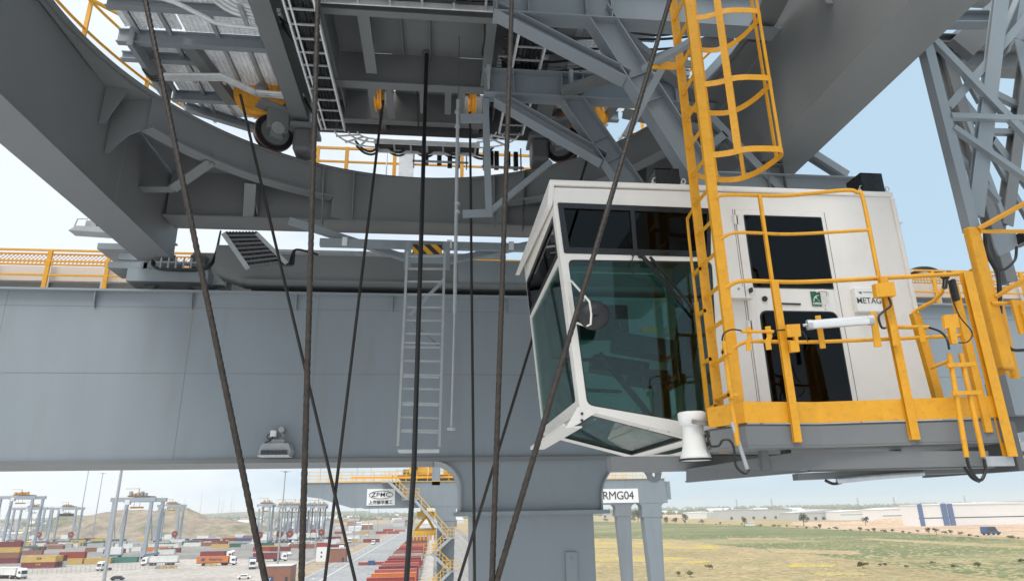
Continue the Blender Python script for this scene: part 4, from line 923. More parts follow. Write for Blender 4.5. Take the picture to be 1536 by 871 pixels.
m = MB(); m.prism(edge+[(4.3, 5.78), (2.2, 5.78)], .425, .438, 'z'); m.build('deck', 'grey2', pf)
m = MB(); m.prism([(e[0], e[1]) for e in edge]+[(4.3, 5.78), (2.2, 5.78)], .585, .60, 'z'); m.build('deck_plate', 'dgrey', pf)
# under-frame
def bpx(a, b, w, h, nm, mat='grey2', t=True):
    m = MB(); m.ibeam(a, b, w, h, .01) if t else m.beam(a, b, w, h); return m.build(nm, mat, pf)
u1 = aY(1032, 712, 5.25); u2 = aY(1205, 680, 5.05); u3 = aY(1490, 678, 4.75)
m = MB(); m.add([aY(1030,703,5.6), aY(1205,676,5.05), aY(1213,704,5.05), aY(1030,723,5.6)] + [v+Vector((0,.012,0)) for v in (aY(1030,703,5.6), aY(1205,676,5.05), aY(1213,704,5.05), aY(1030,723,5.6))], [(0,1,2,3),(7,6,5,4),(0,4,5,1),(1,5,6,2),(2,6,7,3),(3,7,4,0)])
m.add([aY(1205,676,5.05), aY(1482,676,4.66), aY(1486,698,4.66), aY(1213,704,5.05)] + [v+Vector((0,.012,0)) for v in (aY(1205,676,5.05), aY(1482,676,4.66), aY(1486,698,4.66), aY(1213,704,5.05))], [(0,1,2,3),(7,6,5,4),(0,4,5,1),(1,5,6,2),(2,6,7,3),(3,7,4,0)])
m.build('outer_beam', 'grey2', pf)
m = MB(); m.beam(aY(1030,722,5.66), aY(1213,706,5.12), .10, .012); m.beam(aY(1213,706,5.12), aY(1488,700,4.72), .10, .012); m.build('outer_flange', 'grey2', pf)
m = MB(); m.beam(aY(1193,715,5.2), aY(1450,704,4.95), .14, .05); m.build('lower_channel', 'grey2', pf)
m = MB(); m.tube([aY(1255,721,5.05), aY(1300,716,5.0), aY(1385,709,4.95)], .022, 10); m.build('conduit', 'galv', pf)
m = MB(); m.tube(smooth_pts([aY(1238,720,5.05), aY(1250,725,5.05), aY(1262,723,5.05)]), .012, 6); m.build('cable', 'blackrub', pf)
for px in (1142, 1176, 1340): 
    q = aY(px, 672, 5.25); m = MB(); m.box(q.x-.03, q.x+.03, 5.2, 5.26, .28, .43); m.build('strut', 'grey2', pf)
m = MB(); m.box(1.45, 4.4, 5.62, 5.76, .30, .42); m.build('inner_beam', 'grey2', pf)
m = MB(); q = aY(992, 688, 5.78); m.box(q.x-.12, q.x+.10, 5.72, 5.78, .30, .44); m.build('hanger_plate', 'white', pf)
for dx in (-.05, .05): MB().cyl((q.x+dx, 5.715, .38), (0,1,0), .018, .012, 12).build('bolt', 'steel', pf)
m = MB(); m.box(4.28, 4.34, 4.66, 5.7, .22, .58); m.build('end_plate', 'dgrey', pf); m = MB(); q = aY(1470, 690, 4.6); m.box(4.0, 4.22, 4.62, 4.64, q.z-.04, q.z+.03); m.build('cable_plate', 'galv', pf)
m = MB()
m.tube([aY(1098,632,4.86), aY(1121,703,4.86)], .016, 8); m.build('drain_pipe', 'galv', pf)
m = MB(); m.tube(smooth_pts([aY(1060,645,4.9), aY(1065,667,4.88), aY(1078,668,4.88), aY(1084,660,4.86), aY(1094,660,4.84), aY(1101,672,4.84), aY(1104,698,4.84), aY(1117,710,4.84), aY(1124,704,4.84)]), .009, 6); m.build('cable', 'blackrub', pf)
# railing
rg_ = thing('cab_railing', 'yellow guard railing with toe board around the platform in front of the cab door', 'railing', (3.2, 4.85, .45))
wall(edge, .61, .77, .010, 'toe_board', 'yellow', rg_, off=.004)
zt, z2, z3, z4 = 2.55, 2.19, 1.76, 1.25
lad = [(2.36, 4.98)]
def path(z, x1y=None, far=True):
    P = [(2.33, 5.0, z-.05), (2.44, 4.95, z), (2.62, 4.93, z), (2.86, 4.94, z), (3.10, 4.91, z), (3.58, 4.80, z)]
    if far: P += [(4.20, 4.65, z)]
    return P
tp = [(2.34, 5.0, zt-.04), (2.42, 4.96, zt), (2.9, 4.94, zt), (3.15, 4.90, zt+.01), (3.46, 4.83, zt+.02), (3.54, 4.81, zt-.01), (3.575, 4.80, zt-.08), (3.575, 4.80, z3)]
MB().tube(smooth_pts(tp, 6), .017, 10).build('rail', 'yellow', rg_)
MB().tube(smooth_pts(path(z2, far=False), 6), .014, 10).build('rail', 'yellow', rg_)
MB().tube(smooth_pts(path(z3), 6), .018, 10).build('rail', 'yellow', rg_)
MB().tube(smooth_pts(path(z4), 6), .015, 10).build('rail', 'yellow', rg_)
m = MB(); m.channel((2.72, 4.90, .46), (2.72, 4.90, z3), .06, .03, .006, up=(0,1,0)); m.build('post', 'yellow', rg_); m = MB(); m.beam((2.72,4.93,z3), (2.72,4.93,zt), .026, .026, up=(0,1,0)); m.build('post', 'yellow', rg_)
m = MB(); m.channel((3.58, 4.765, .46), (3.58, 4.765, z3), .07, .035, .006, up=(0,1,0)); m.build('post', 'yellow', rg_)
m = MB(); m.channel((4.20, 4.62, .32), (4.20, 4.62, z3), .08, .05, .006, up=(0,1,0)); m.build('post', 'yellow', rg_)
m = MB(); m.beam((4.10, 4.66, .5), (4.10, 4.66, z3-.1), .06, .04, up=(0,1,0)); m.build('post', 'yellow', rg_)
for P_ in ([aY(1372,470,5.0), aY(1408,520+80,5.0)],):
    m = MB(); m.beam(P_[0], P_[1], .07, .05, up=(0,1,0)); m.build('gate_post', 'yellow', rg_)
m = MB(); m.tube([aY(1368,470,5.0), aY(1380,462,4.95), aY(1400,452,4.85), aY(1412,440,4.8), aY(1418,420,4.78)], .016, 8); m.build('gate_handle', 'yellow', rg_)
m = MB(); m.tube([aY(1395,552,4.9), aY(1425,540,4.8)], .014, 8); m.build('gate_handle', 'yellow', rg_)
m = MB(); m.tube([aY(1417,432,4.7), aY(1418,420,4.7), aY(1424,408,4.7)], .02, 8); m.build('grip', 'blackrub', rg_)
# conduits and cable clamps at the right end
for xa, xb in ((1424, 1450), (1441, 1475)):
    m = MB(); m.tube([aY(xa, 530, 4.56), aY(xb, 685, 4.56)], .018, 10); m.build('conduit', 'yellow', rg_)
for py, xa, xb in ((548, 1420, 1462), (590, 1428, 1470)):
    m = MB(); m.beam(aY(xa, py, 4.55), aY(xb, py-2, 4.55), .03, .03); m.build('clamp_bar', 'yellow', rg_)
m = MB(); m.tube([aY(1330,490,4.8), aY(1394,491,4.72)], .017, 10); m.build('conduit', 'yellow', rg_)
def yplate(pts, y, nm, t=.01): 
    MB().prism([(aY(a, b, y).x, aY(a, b, y).z) for a, b in pts], y-t, y).build(nm, 'yellow', rg_, bevel=.002)
yplate([(1307,428),(1335,425),(1339,446),(1310,448)], 4.72, 'box_plate', .05)
yplate([(1304,468),(1313,467),(1322,520),(1311,521)], 4.72, 'clip_plate')
yplate([(1334,487),(1341,487),(1347,518),(1339,519)], 4.72, 'clip_plate'); yplate([(1376,487),(1383,487),(1388,512),(1380,513)], 4.68, 'clip_plate')
yplate([(1222,474),(1230,473),(1238,522),(1230,523)], 4.84, 'clip_plate')
yplate([(1118,492),(1126,490),(1127,505),(1125,512),(1127,525),(1119,526),(1118,512),(1121,505)], 4.86, 'clip_plate'); yplate([(1147,490),(1155,489),(1158,505),(1155,512),(1157,524),(1149,525),(1147,512),(1150,505)], 4.86, 'clip_plate')
yplate([(1177,488),(1197,487),(1199,505),(1194,506),(1197,528),(1184,529),(1182,513),(1190,512),(1189,506),(1179,506)], 4.84, 'box_plate', .03)
yplate([(1412,474),(1432,472),(1436,492),(1430,493),(1433,516),(1424,517),(1420,493),(1414,494)], 4.52, 'box_plate', .03)
m = MB(); m.tube([aY(1112,497,4.85), aY(1160,497,4.85)], .013, 8); m.build('conduit', 'yellow', rg_)
m = MB(); m.tube(smooth_pts([aY(1083,511,4.88), aY(1086,500,4.86), aY(1098,494,4.86), aY(1114,496,4.85)]), .007, 6); m.build('cable', 'blackrub', rg_)
m = MB(); m.tube(smooth_pts([aY(1160,496,4.85), aY(1170,495,4.85), aY(1180,494,4.85)]), .006, 6); m.tube(smooth_pts([aY(1198,493,4.84), aY(1206,500,4.84), aY(1212,512,4.84)]), .005, 6); m.build('cable', 'blackrub', rg_)
m = MB(); m.tube(smooth_pts([aY(1333,446,4.7), aY(1336,458,4.7), aY(1325,467,4.7), aY(1318,475,4.7), aY(1322,490,4.7), aY(1328,492,4.7)]), .009, 6); m.tube(smooth_pts([aY(1394,491,4.7), aY(1410,497,4.6), aY(1420,508,4.5), aY(1424,524,4.5)]), .009, 6); m.build('cable', 'blackrub', rg_)
m = MB(); m.tube(smooth_pts([aY(1428,448,4.55), aY(1440,475,4.55), aY(1458,498,4.55), aY(1452,512,4.55), aY(1438,514,4.55)]), .005, 6); m.tube(smooth_pts([aY(1450,686,4.56), aY(1456,705,4.56), aY(1470,720,4.56), aY(1478,706,4.56), aY(1476,688,4.56)]), .011, 6)
m.tube(smooth_pts([aY(1446,700,4.6), aY(1458,716,4.6), aY(1470,722,4.58)]), .011, 6); m.build('cable', 'blackrub', rg_)
m = MB(); a = aY(1423,420,4.6); b = aY(1436,452,4.6); m.box(a.x, b.x, 4.56, 4.62, b.z, a.z); m.build('handset', 'blackm', rg_, bevel=.008)
# ladder conduit with brackets
m = MB(); m.tube([aY(1086,512,4.86), aY(1098,608,4.86), aY(1107,668,4.86)], .019, 10); m.build('conduit', 'yellow', rg_)
for py in (528, 592): q = aY(1088+(py-512)*.14, py, 4.84); m = MB(); m.box(q.x-.035, q.x+.035, 4.82, 4.86, q.z-.012, q.z+.012); m.box(q.x-.035, q.x-.02, 4.8, 4.86, q.z-.03, q.z+.03); m.build('clamp', 'yellow', rg_)
# tube lamp
tl_ = thing('tube_lamp', 'clear tubular lamp clamped to the yellow railing in front of the door', 'lamp', tuple(aY(1260, 483, 4.78)))
a = aY(1214,487,4.80); b = aY(1306,480,4.68)
MB().cyl(lerp(a, b, .5), b-a, .037, (b-a).length, 24).build('tube', 'lamp', tl_)
for t in (0, 1): c = lerp(a, b, t); MB().cyl(c, b-a, .041, .035, 24).build('end_cap', 'galv', tl_)
MB().beam(lerp(a, b, .03)+Vector((0,0,.02)), lerp(a, b, .97)+Vector((0,0,.02)), .05, .02).build('reflector', 'white2', tl_)
MB().cyl(lerp(a, b, -.05), b-a, .012, .05, 10).build('gland', 'galv', tl_)

# ================================================================== CAGED LADDER
lc = thing('caged_ladder', 'yellow caged ladder dropping past the cab to the platform', 'ladder', (2.3, 5.15, .5))
XL, Y0_, Y1_ = 2.30, 4.99, 5.36
m = MB(); m.box(XL-.012, XL+.075, Y0_-.01, Y0_, .5, 6.0); m.box(XL-.012, XL+.0, Y0_-.0, Y0_+.03, .5, 6.0); m.build('stile', 'yellow', lc)
m = MB(); m.box(XL-.012, XL+.075, Y1_, Y1_+.01, .42, 6.0); m.build('stile', 'yellow', lc)
z = .86
while z < 5.8:
    m = MB(); m.beam((XL+.02, Y0_, z), (XL+.02, Y1_, z), .03, .03, up=(1,0,1)); m.build('rung', 'yellow', lc); z += .297
# hoops
zh = 2.95; hz = [2.95, 3.68, 4.42, 5.15]
def hoop_pts(z):
    yc = (Y0_+Y1_)/2
    return [(XL+.06, Y0_, z), (XL+.20, Y0_-.05, z), (XL+.34, Y0_-.13, z), (XL+.58, Y0_-.15, z), (XL+.66, Y0_-.12, z), (XL+.68, Y0_-.03, z), (XL+.64, yc+.0, z), (XL+.56, Y1_-.02, z), (XL+.44, Y1_+.06, z), (XL+.24, Y1_+.06, z), (XL+.06, Y1_, z)]
def band(pts, h, t, parent, nm, mat='yellow'):
    m = MB(); v = []; f = []; P = [Vector(p) for p in pts]
    for i, p in enumerate(P):
        d = (P[min(i+1, len(P)-1)]-P[max(i-1, 0)]).normalized(); n = Vector((-d.y, d.x, 0)).normalized()
        v += [p-n*t/2-Vector((0,0,h/2)), p+n*t/2-Vector((0,0,h/2)), p+n*t/2+Vector((0,0,h/2)), p-n*t/2+Vector((0,0,h/2))]
    for i in range(len(P)-1):
        for k in range(4): f.append((4*i+k, 4*i+(k+1) % 4, 4*i+4+(k+1) % 4, 4*i+4+k))
    f += [(0,1,2,3)[::-1], tuple(4*(len(P)-1)+k for k in range(4))]
    m.add(v, f); return m.build(nm, mat, parent)
for z in hz: band(smooth_pts(hoop_pts(z), 4), .055, .008, lc, 'hoop')
sp_ = smooth_pts(hoop_pts(0), 4)
for i in (6, 14, 21, 29, 35):
    p = sp_[i]; m = MB(); w = .06 if i == 6 else .035
    d = (sp_[i+1]-sp_[i-1]).normalized(); m.beam((p.x, p.y, 2.93), (p.x, p.y, 6.0), w, .008, up=(-d.y, d.x, 0)); m.build('cage_strap', 'yellow', lc)
m = MB(); m.beam((2.30, 5.0, 4.15), (2.0, 5.5, 4.2), .06, .06); m.build('wall_bracket', 'grey', lc)
q = aY(940+80, 112, 5.4); m = MB(); m.box(XL-.26, XL-.012, Y1_, Y1_+.02, 4.12, 4.2); m.build('wall_bracket', 'yellow', lc)
# grab rail behind the ladder
gx, gy = XL-.0, Y1_+.17
m = MB(); m.tube(smooth_pts([(XL, Y1_+.02, 2.60), (XL, gy-.03, 2.58), (XL, gy, 2.50), (XL, gy, 1.75)]), .014, 8); m.beam((XL, gy, 1.76), (XL, gy, .70), .03, .035, up=(0,1,0)); m.build('grab_rail', 'yellow', lc)
for z in (2.02, 1.63, 1.20, .8): m = MB(); m.beam((XL, Y1_, z), (XL, gy, z-.0), .025, .03); m.build('grab_link', 'yellow', lc)
m = MB(); m.beam((XL+.03, Y0_-.005, .70), (XL+.03, Y1_, .70), .01, .15); m.build('kick_plate', 'yellow', lc)

# horn loudspeaker
hq = aY(1037, 620, 5.45); hb_ = aY(1037, 690, 5.45); sc_ = .0053
hn = thing('horn_speaker', 'white horn loudspeaker pointing down left of the ladder foot', 'loudspeaker', (hq.x, 5.45, hb_.z))
hx = hq.x
def lathe(prof, c, nm, mat, par, n=40):
    m = MB(); v = []; f = []
    for r_, z_ in prof:
        for k in range(n): t = 2*pi*k/n; v.append((c[0]+r_*cos(t), c[1]+r_*sin(t), z_))
    for i in range(len(prof)-1):
        for k in range(n): f.append((i*n+k, i*n+(k+1) % n, (i+1)*n+(k+1) % n, (i+1)*n+k))
    m.add(v, f, True); return m.build(nm, mat, par)
zt1, zb1 = hq.z+.01, hb_.z
lathe([(.001,zt1),(.105,zt1),(.115,zt1-.01),(.112,zt1-.10),(.095,zt1-.115),(.001,zt1-.116)], (hx, 5.45), 'driver_cover', 'white2', hn)
lathe([(.085,zt1-.112),(.088,zt1-.16),(.10,zb1+.10),(.122,zb1+.03),(.132,zb1),(.124,zb1),(.114,zb1+.03),(.07,zb1+.12),(.05,zb1+.25)], (hx, 5.45), 'horn', 'white2', hn)
lathe([(.131,zb1+.012),(.136,zb1+.008),(.136,zb1-.002),(.127,zb1-.004)], (hx, 5.45), 'rim', 'blackrub', hn)
m = MB(); m.beam((hx-.05, 5.33, zt1-.09), (hx+.2, 5.30, zt1-.13), .012, .035, up=(0,0,1)); m.beam((hx+.05, 5.40, zt1-.17), (hx+.22, 5.32, zt1-.18), .02, .03); m.cyl((hx-.03, 5.325, zt1-.09), (0,1,0), .015, .02, 10); m.build('bracket', 'steel', hn)
m = MB(); m.tube(smooth_pts([(hx+.15, 5.28, zt1-.02), (hx+.13, 5.26, zt1-.07), (hx+.17, 5.27, zt1-.12)]), .01, 6); m.build('cable', 'blackrub', hn)

# ================================================================== RIGHT LATTICE MAST AND STAIR HEAD
lm = thing('lattice_mast', 'grey lattice mast of angle steel at the right edge standing on yellow posts', 'lattice mast', (4.8, 5.2, .8))
def angle(a, b, w=.10, t=.012, nm='leg', mat='grey', par=None, up=(0,1,0)):
    m = MB(); m.beam(a, b, w, t, up, 0, -w/2); m.beam(a, b, t, w-t, up, -w/2+t/2, t/2); return m.build(nm, mat, par or lm)
YA, YB = 5.0, 6.1
m = MB(); m.box(4.70, 4.80, YA, YA+.012, 2.32, 5.6); m.box(4.70, 4.712, YA+.012, YA+.10, 2.32, 5.6); m.build('leg', 'grey', lm)
def pl(a, b, Y, w=.07, nm='brace', Y2=None, d=.05): m = MB(); m.channel(aY(*a, Y), aY(*b, Y2 or Y), d, w, .01, up=(0,0,1)) if False else m.beam(aY(*a, Y), aY(*b, Y2 or Y), .012, w, up=(0,0,1)); m.beam(aY(*a, Y)+Vector((0,.03,-w/2+.006)), aY(*b, Y2 or Y)+Vector((0,.03,-w/2+.006)), d, .012, up=(0,0,1)); m.build(nm, 'grey', lm)
m = MB(); a = aY(1510,-60,5.04); b = aY(1464,322,5.04); m.beam(a, b, .012, .15, up=(1,0,0)); m.beam(a+Vector((.07,.03,0)), b+Vector((.07,.03,0)), .07, .012, up=(1,0,0)); m.beam(a+Vector((-.06,.03,0)), b+Vector((-.06,.03,0)), .012, .06, up=(1,0,0)); m.build('inclined_leg', 'grey', lm)
m = MB(); m.ibeam(aY(1548,20,YB), aY(1506,340,YB), .12, .12, .012, up=(0,1,0)); m.build('inclined_leg', 'grey2', lm)
m = MB(); m.ibeam(aY(1410,60,YB), aY(1512,425,YB), .13, .13, .012, up=(0,1,0)); m.build('leg', 'grey2', lm)
pl((1392,48), (1545,205), YA-.01, .075); pl((1390,50), (1455,-10), YA-.01, .09); pl((1424,160), (1550,15), YA+.06, .08); pl((1428,173), (1545,177), YA-.012, .055); pl((1432,190), (1545,268), YA-.01, .055)
pl((1395,10), (1420,22), YA-.01, .06)
pl((1404,75), (1545,-40), YB, .06, d=.05); pl((1420,62), (1470,150), YB, .06, d=.05); pl((1470,195), (1545,330), YB, .055, d=.05); pl((1448,170), (1505,322), YB-.3, .05, d=.04); pl((1436,228), (1500,300), YA+.1, .045, d=.04); pl((1490,205), (1450,300), YB, .05, d=.04)
m = MB(); m.beam(aY(1545,-40,5.2), aY(1528,60,5.2), .012, .10, up=(1,0,0)); m.beam(aY(1528,60,5.2), aY(1548,150,5.2), .012, .10, up=(1,0,0)); m.build('gusset', 'grey', lm)
pl((1430,130), (1545,280), YB, .09, d=.06); pl((1450,118), (1545,165), YB, .08, d=.06); pl((1440,195), (1545,198), YB, .07)
m = MB(); m.ibeam(aY(1500,80,5.4), aY(1545,-30,5.4), .12, .12, .012); m.build('brace', 'grey', lm)
# head frame of the mast under the trolley beam
hd = thing('mast_head_frame', 'grey boxy head frame joining the lattice mast to the right trolley beam', 'frame', (5.0, 5.4, 4.4))
m = MB(); m.ibeam(aY(1362,30,5.6), aY(1560,30,5.6), .14, .16); m.build('beam', 'grey', hd)
m = MB(); m.ibeam(aY(1405,62,6.0), aY(1560,66,6.0), .14, .12); m.build('beam', 'grey2', hd)
m = MB(); m.ibeam(aY(1440,92,6.4), aY(1560,98,6.4), .2, .3); m.build('beam', 'grey2', hd)
m = MB(); a = aY(1345,25,5.3); b = aY(1390,60,5.3); m.box(a.x, b.x, 5.3, 5.7, b.z-.005, b.z+.01); m.box(a.x, a.x+.012, 5.3, 5.7, b.z, a.z+.05); m.box(a.x, b.x, 5.69, 5.7, b.z, a.z); m.box(b.x-.1, b.x, 5.3, 5.31, b.z, a.z-.06); m.build('bracket', 'grey', hd)
m = MB(); m.beam(aY(1440,75,5.9), aY(1475,40,5.9), .1, .3); m.beam(aY(1435,88,6.1), aY(1470,55,6.1), .02, .12); m.build('gusset', 'grey2', hd)
m = MB(); m.tube([aY(1440,0,6.5), aY(1520,5,6.5)], .09, 12); m.build('pipe', 'grey2', hd)
# yellow posts and rails
sh = thing('stair_head_railing', 'yellow tubular railing and posts at the right edge beside the lattice mast', 'railing', (4.9, 5.2, .8))
m = MB(); m.box(4.66, 4.78, YA-.02, YA+.06, 1.05, 2.34); m.build('post', 'yellow', sh, bevel=.02)
m = MB(); m.tube([aY(1494,440,5.5), aY(1534,625,5.5)], .045, 12); m.build('post', 'yellow', sh)
m = MB(); m.beam(aY(1462,402,5.3), aY(1515,600,5.3), .04, .10, up=(0,1,0)); m.build('post', 'yellow', sh)
for a, b, r in (((1468,343,4.98),(1560,292,4.7),.022), ((1470,347,4.98),(1560,347,4.9),.018), ((1494,445,4.98),(1560,405,4.7),.018), ((1487,455,4.98),(1560,454,4.9),.018), ((1500,434,5.5),(1560,420,5.5),.02), ((1478,435,5.3),(1500,432,5.3),.016),((1476,498,5.3),(1495,485,5.2),.02), ((1480,505,5.3),(1500,503,5.3),.016)):
    m = MB(); m.tube([aY(*a), aY(*b)], r, 10); m.build('rail', 'yellow', sh)
m = MB(); a = aY(1510,452,4.95); b = aY(1545,520,4.95); m.box(a.x, b.x, 4.9, 4.92, b.z+.1, a.z); m.box(a.x+.05, a.x+.12, 4.88, 4.9, b.z, a.z-.05); m.build('box_plate', 'yellow', sh)
m = MB(); m.beam(aY(1498,610,5.2), aY(1530,585,5.2), .012, .10); m.build('toe_board', 'yellow', sh)
m = MB(); a = aY(1505,562,4.95); b = aY(1524,622,4.95); m.box(a.x, b.x, 4.93, 5.0, b.z, a.z); m.box(b.x+.01, b.x+.2, 4.95, 5.2, b.z-.0, a.z-.03); m.build('foot', 'grey', sh)
m = MB(); m.prism([(aY(p,q,5.1).x, aY(p,q,5.1).z) for p, q in ((1490,632),(1515,620),(1560,618),(1560,640),(1500,655),(1488,650))], 5.05, 5.6); m.build('bracket', 'dgrey', sh)
m = MB(); m.tube(smooth_pts([aY(1478,350,5.1), aY(1480,378,5.1), aY(1492,400,5.1), aY(1498,415,5.1), aY(1500,470,5.1)]), .02, 8); m.tube(smooth_pts([aY(1525,370,5.1), aY(1522,390,5.1), aY(1505,405,5.1), aY(1494,400,5.1)]), .012, 8); m.tube(smooth_pts([aY(1496,470,5.0), aY(1500,500,5.0), aY(1516,523,5.0), aY(1540,525,5.0)]), .014, 8); m.build('cable', 'blackrub', sh)
cb_ = thing('camera_box', 'grey plate with a small black camera box on the mast foot', 'camera', tuple(aY(1510, 375, 5.4)))
m = MB(); m.prism([(aY(p,q,5.4).x, aY(p,q,5.4).z) for p, q in ((1484,350),(1521,350),(1525,372),(1497,385),(1490,372))], 5.38, 5.4); m.build('plate', 'grey', cb_)
m = MB(); a = aY(1521,353,5.4); b = aY(1534,368,5.4); m.box(a.x, b.x, 5.3, 5.45, b.z, a.z); m.build('camera', 'blackm', cb_); m = MB(); m.box(b.x, b.x+.015, 5.3, 5.45, b.z-.01, a.z+.01); m.build('lens', 'lamp', cb_)
# ================================================================== GROUND, ROADS, FIELD
def gmat(name, cols, scale=.02, detail=10, rough=.95, stretch=(1,1,1), fine=None, bump=0):
    """ground colours blended by noise; cols = [(position, colour)...]"""
    m, nt, p, o = nmat(name); N = nt.nodes; L = nt.links
    tc = N.new('ShaderNodeTexCoord'); mp = N.new('ShaderNodeMapping'); mp.inputs['Scale'].default_value = stretch; L.new(tc.outputs['Object'], mp.inputs[0])
    n = N.new('ShaderNodeTexNoise'); n.inputs['Scale'].default_value = scale; n.inputs['Detail'].default_value = detail; n.inputs['Roughness'].default_value = .62; L.new(mp.outputs[0], n.inputs['Vector'])
    r = N.new('ShaderNodeValToRGB'); L.new(n.outputs['Fac'], r.inputs[0]); el = r.color_ramp.elements
    while len(el) < len(cols): el.new(.5)
    for e, (q, c) in zip(el, cols): e.position = q; e.color = (*c, 1)
    last = r.outputs[0]
    if fine:
        n2 = N.new('ShaderNodeTexNoise'); n2.inputs['Scale'].default_value = fine; n2.inputs['Detail'].default_value = 8; L.new(mp.outputs[0], n2.inputs['Vector'])
        r2 = N.new('ShaderNodeMapRange'); r2.inputs[1].default_value = .3; r2.inputs[2].default_value = .7; r2.inputs[3].default_value = .72; r2.inputs[4].default_value = 1.25; L.new(n2.outputs['Fac'], r2.inputs[0])
        v = N.new('ShaderNodeVectorMath'); v.operation = 'SCALE'; L.new(last, v.inputs[0]); L.new(r2.outputs[0], v.inputs['Scale']); last = v.outputs[0]
    L.new(last, p.inputs['Base Color']); p.inputs['Roughness'].default_value = rough; p.inputs['Specular IOR Level'].default_value = .2
    return m
M['dry'] = gmat('dry_grass', [(.3,(.24,.20,.10)), (.45,(.32,.245,.13)), (.55,(.36,.275,.155)), (.68,(.25,.225,.10))], .015, fine=.35)
M['meadow'] = gmat('green_meadow', [(.3,(.10,.12,.055)), (.45,(.14,.155,.07)), (.54,(.18,.18,.085)), (.62,(.27,.24,.13)), (.72,(.12,.14,.06))], .012, fine=.25, stretch=(.45,1,1))
M['flower'] = gmat('yellow_flowers', [(.44,(.34,.27,.15)), (.54,(.40,.31,.10)), (.68,(.50,.37,.04))], .05, fine=.8)
M['conc'] = gmat('yard_concrete', [(.3,(.30,.275,.25)), (.5,(.37,.34,.31)), (.7,(.42,.38,.34))], .03, fine=.6)
M['pave'] = gmat('grey_yard_paving', [(.3,(.165,.16,.155)), (.5,(.22,.21,.20)), (.7,(.27,.255,.24))], .02, fine=.5)
M['road'] = gmat('worn_asphalt', [(.3,(.23,.235,.24)), (.5,(.27,.275,.28)), (.7,(.30,.30,.30))], .05, fine=.7)
M['line'] = gmat('road_paint', [(.3,(.62,.62,.6)), (.7,(.72,.72,.7))], .5)
M['sand'] = gmat('bare_earth', [(.3,(.36,.25,.17)), (.5,(.46,.33,.23)), (.7,(.50,.38,.27))], .03, fine=.3)
M['verge'] = gmat('brown_verge', [(.3,(.26,.20,.14)), (.6,(.36,.29,.21))], .1, fine=.6)
M['ballast'] = gmat('ballast', [(.3,(.20,.19,.18)), (.6,(.30,.285,.27))], .3, fine=2)
M['moundm'] = gmat('earth_mound', [(.35,(.20,.17,.14)), (.48,(.27,.22,.17)), (.58,(.17,.165,.11)), (.7,(.12,.13,.075))], .012, fine=.12)
M['hill'] = gmat('wooded_hills', [(.35,(.05,.065,.035)), (.5,(.09,.10,.05)), (.6,(.20,.19,.12)), (.7,(.28,.24,.18))], .012, fine=.05)
M['leaf'] = paint('leaves', (.07,.09,.04), .8, var=.5, scale=.6)
M['leaf2'] = paint('olive_leaves', (.10,.11,.04), .8, var=.45, scale=.6)
M['bark'] = paint('bark', (.10,.075,.05), .9)
def sheet(nm, pts, mat, h, label=None):
    m = MB(); tri = tessellate_polygon([[Vector((x, y, 0)) for x, y in pts]]); m.add([(x, y, G+h) for x, y in pts], [tuple(t) for t in tri])
    o = m.build(nm, mat); o['kind'] = 'structure'
    return o
def jag(a, b, n, amp, rnd):
    a = Vector(a); b = Vector(b); d = (b-a); nn = Vector((-d.y, d.x)).normalized(); out = []; w = 0
    for i in range(n):
        t = i/n; w = w*.6+rnd.uniform(-amp, amp)*.6; out.append(tuple(a+d*t+nn*(w if i else 0)))
    return out
rnd = random.Random(11)
sheet('ground', [(-9000,-1500),(9000,-1500),(9000,14000),(-9000,14000)], 'dry', 0)
sheet('yard', [(-700,60),(30,60),(30,1500),(-1200,1500),(-1200,300)], 'pave', .03)
def gxy(px, py): v = aZ(px, py, G); return (v.x, v.y)
M['bounce_apron'] = gmat('pale_bounce_ground', [(.3,(.44,.435,.43)), (.5,(.50,.495,.49)), (.7,(.54,.535,.53))], .05, fine=.6)  # kept pale and neutral so the ground throws light upward
sheet('bounce_apron', [(-260,-260),(160,-260),(160,59.9),(-260,59.9)], 'bounce_apron', .03)  # unseen ground sheet added below the camera to bounce light onto the steel
sheet('forecourt', [gxy(-30,850), gxy(-30,900), (-57,150), (-57,330), gxy(500,828), gxy(460,842), gxy(420,838), gxy(280,838), gxy(150,846)], 'conc', .06)
sheet('road', [(-46,60),(-18.5,60),(-18.5,980),(-46,980)], 'road', .09)
sheet('verge', [(-56,60),(-46,60),(-46,980),(-51,980),(-56,400)], 'verge', .08)
for x, w_ in ((-38.2, .35), (-45.2, .25)): sheet('road_marking', [(x,60),(x+w_,60),(x+w_,980),(x,980)], 'line', .12)
y = 100
while y < 760: sheet('road_marking', [(-41.9,y),(-41.55,y),(-41.55,y+4),(-41.9,y+4)], 'line', .12) if (y//14) % 2 == 0 else None; y += 14
sheet('crane_path', [(-4.6,60),(-.6,60),(-.6,900),(-4.6,900)], 'conc', .06)
sheet('path', [(-18.5,60),(-4.6,60),(-4.6,900),(-18.5,900)], 'pave', .07)
sheet('track_bed', [(3.4,40),(24,40),(24,1100),(3.4,1100)], 'ballast', .07)
for i, x in enumerate((-.45, 1.7, 5.0, 6.5, 9.5, 11.0, 14, 15.5, 18.5, 20.0, 25.3)):
    m = MB(); m.box(x, x+.12, 40, 1000, G+.07, G+.24); tag(m.build('rail', 'steel'), None, None, kind='structure')
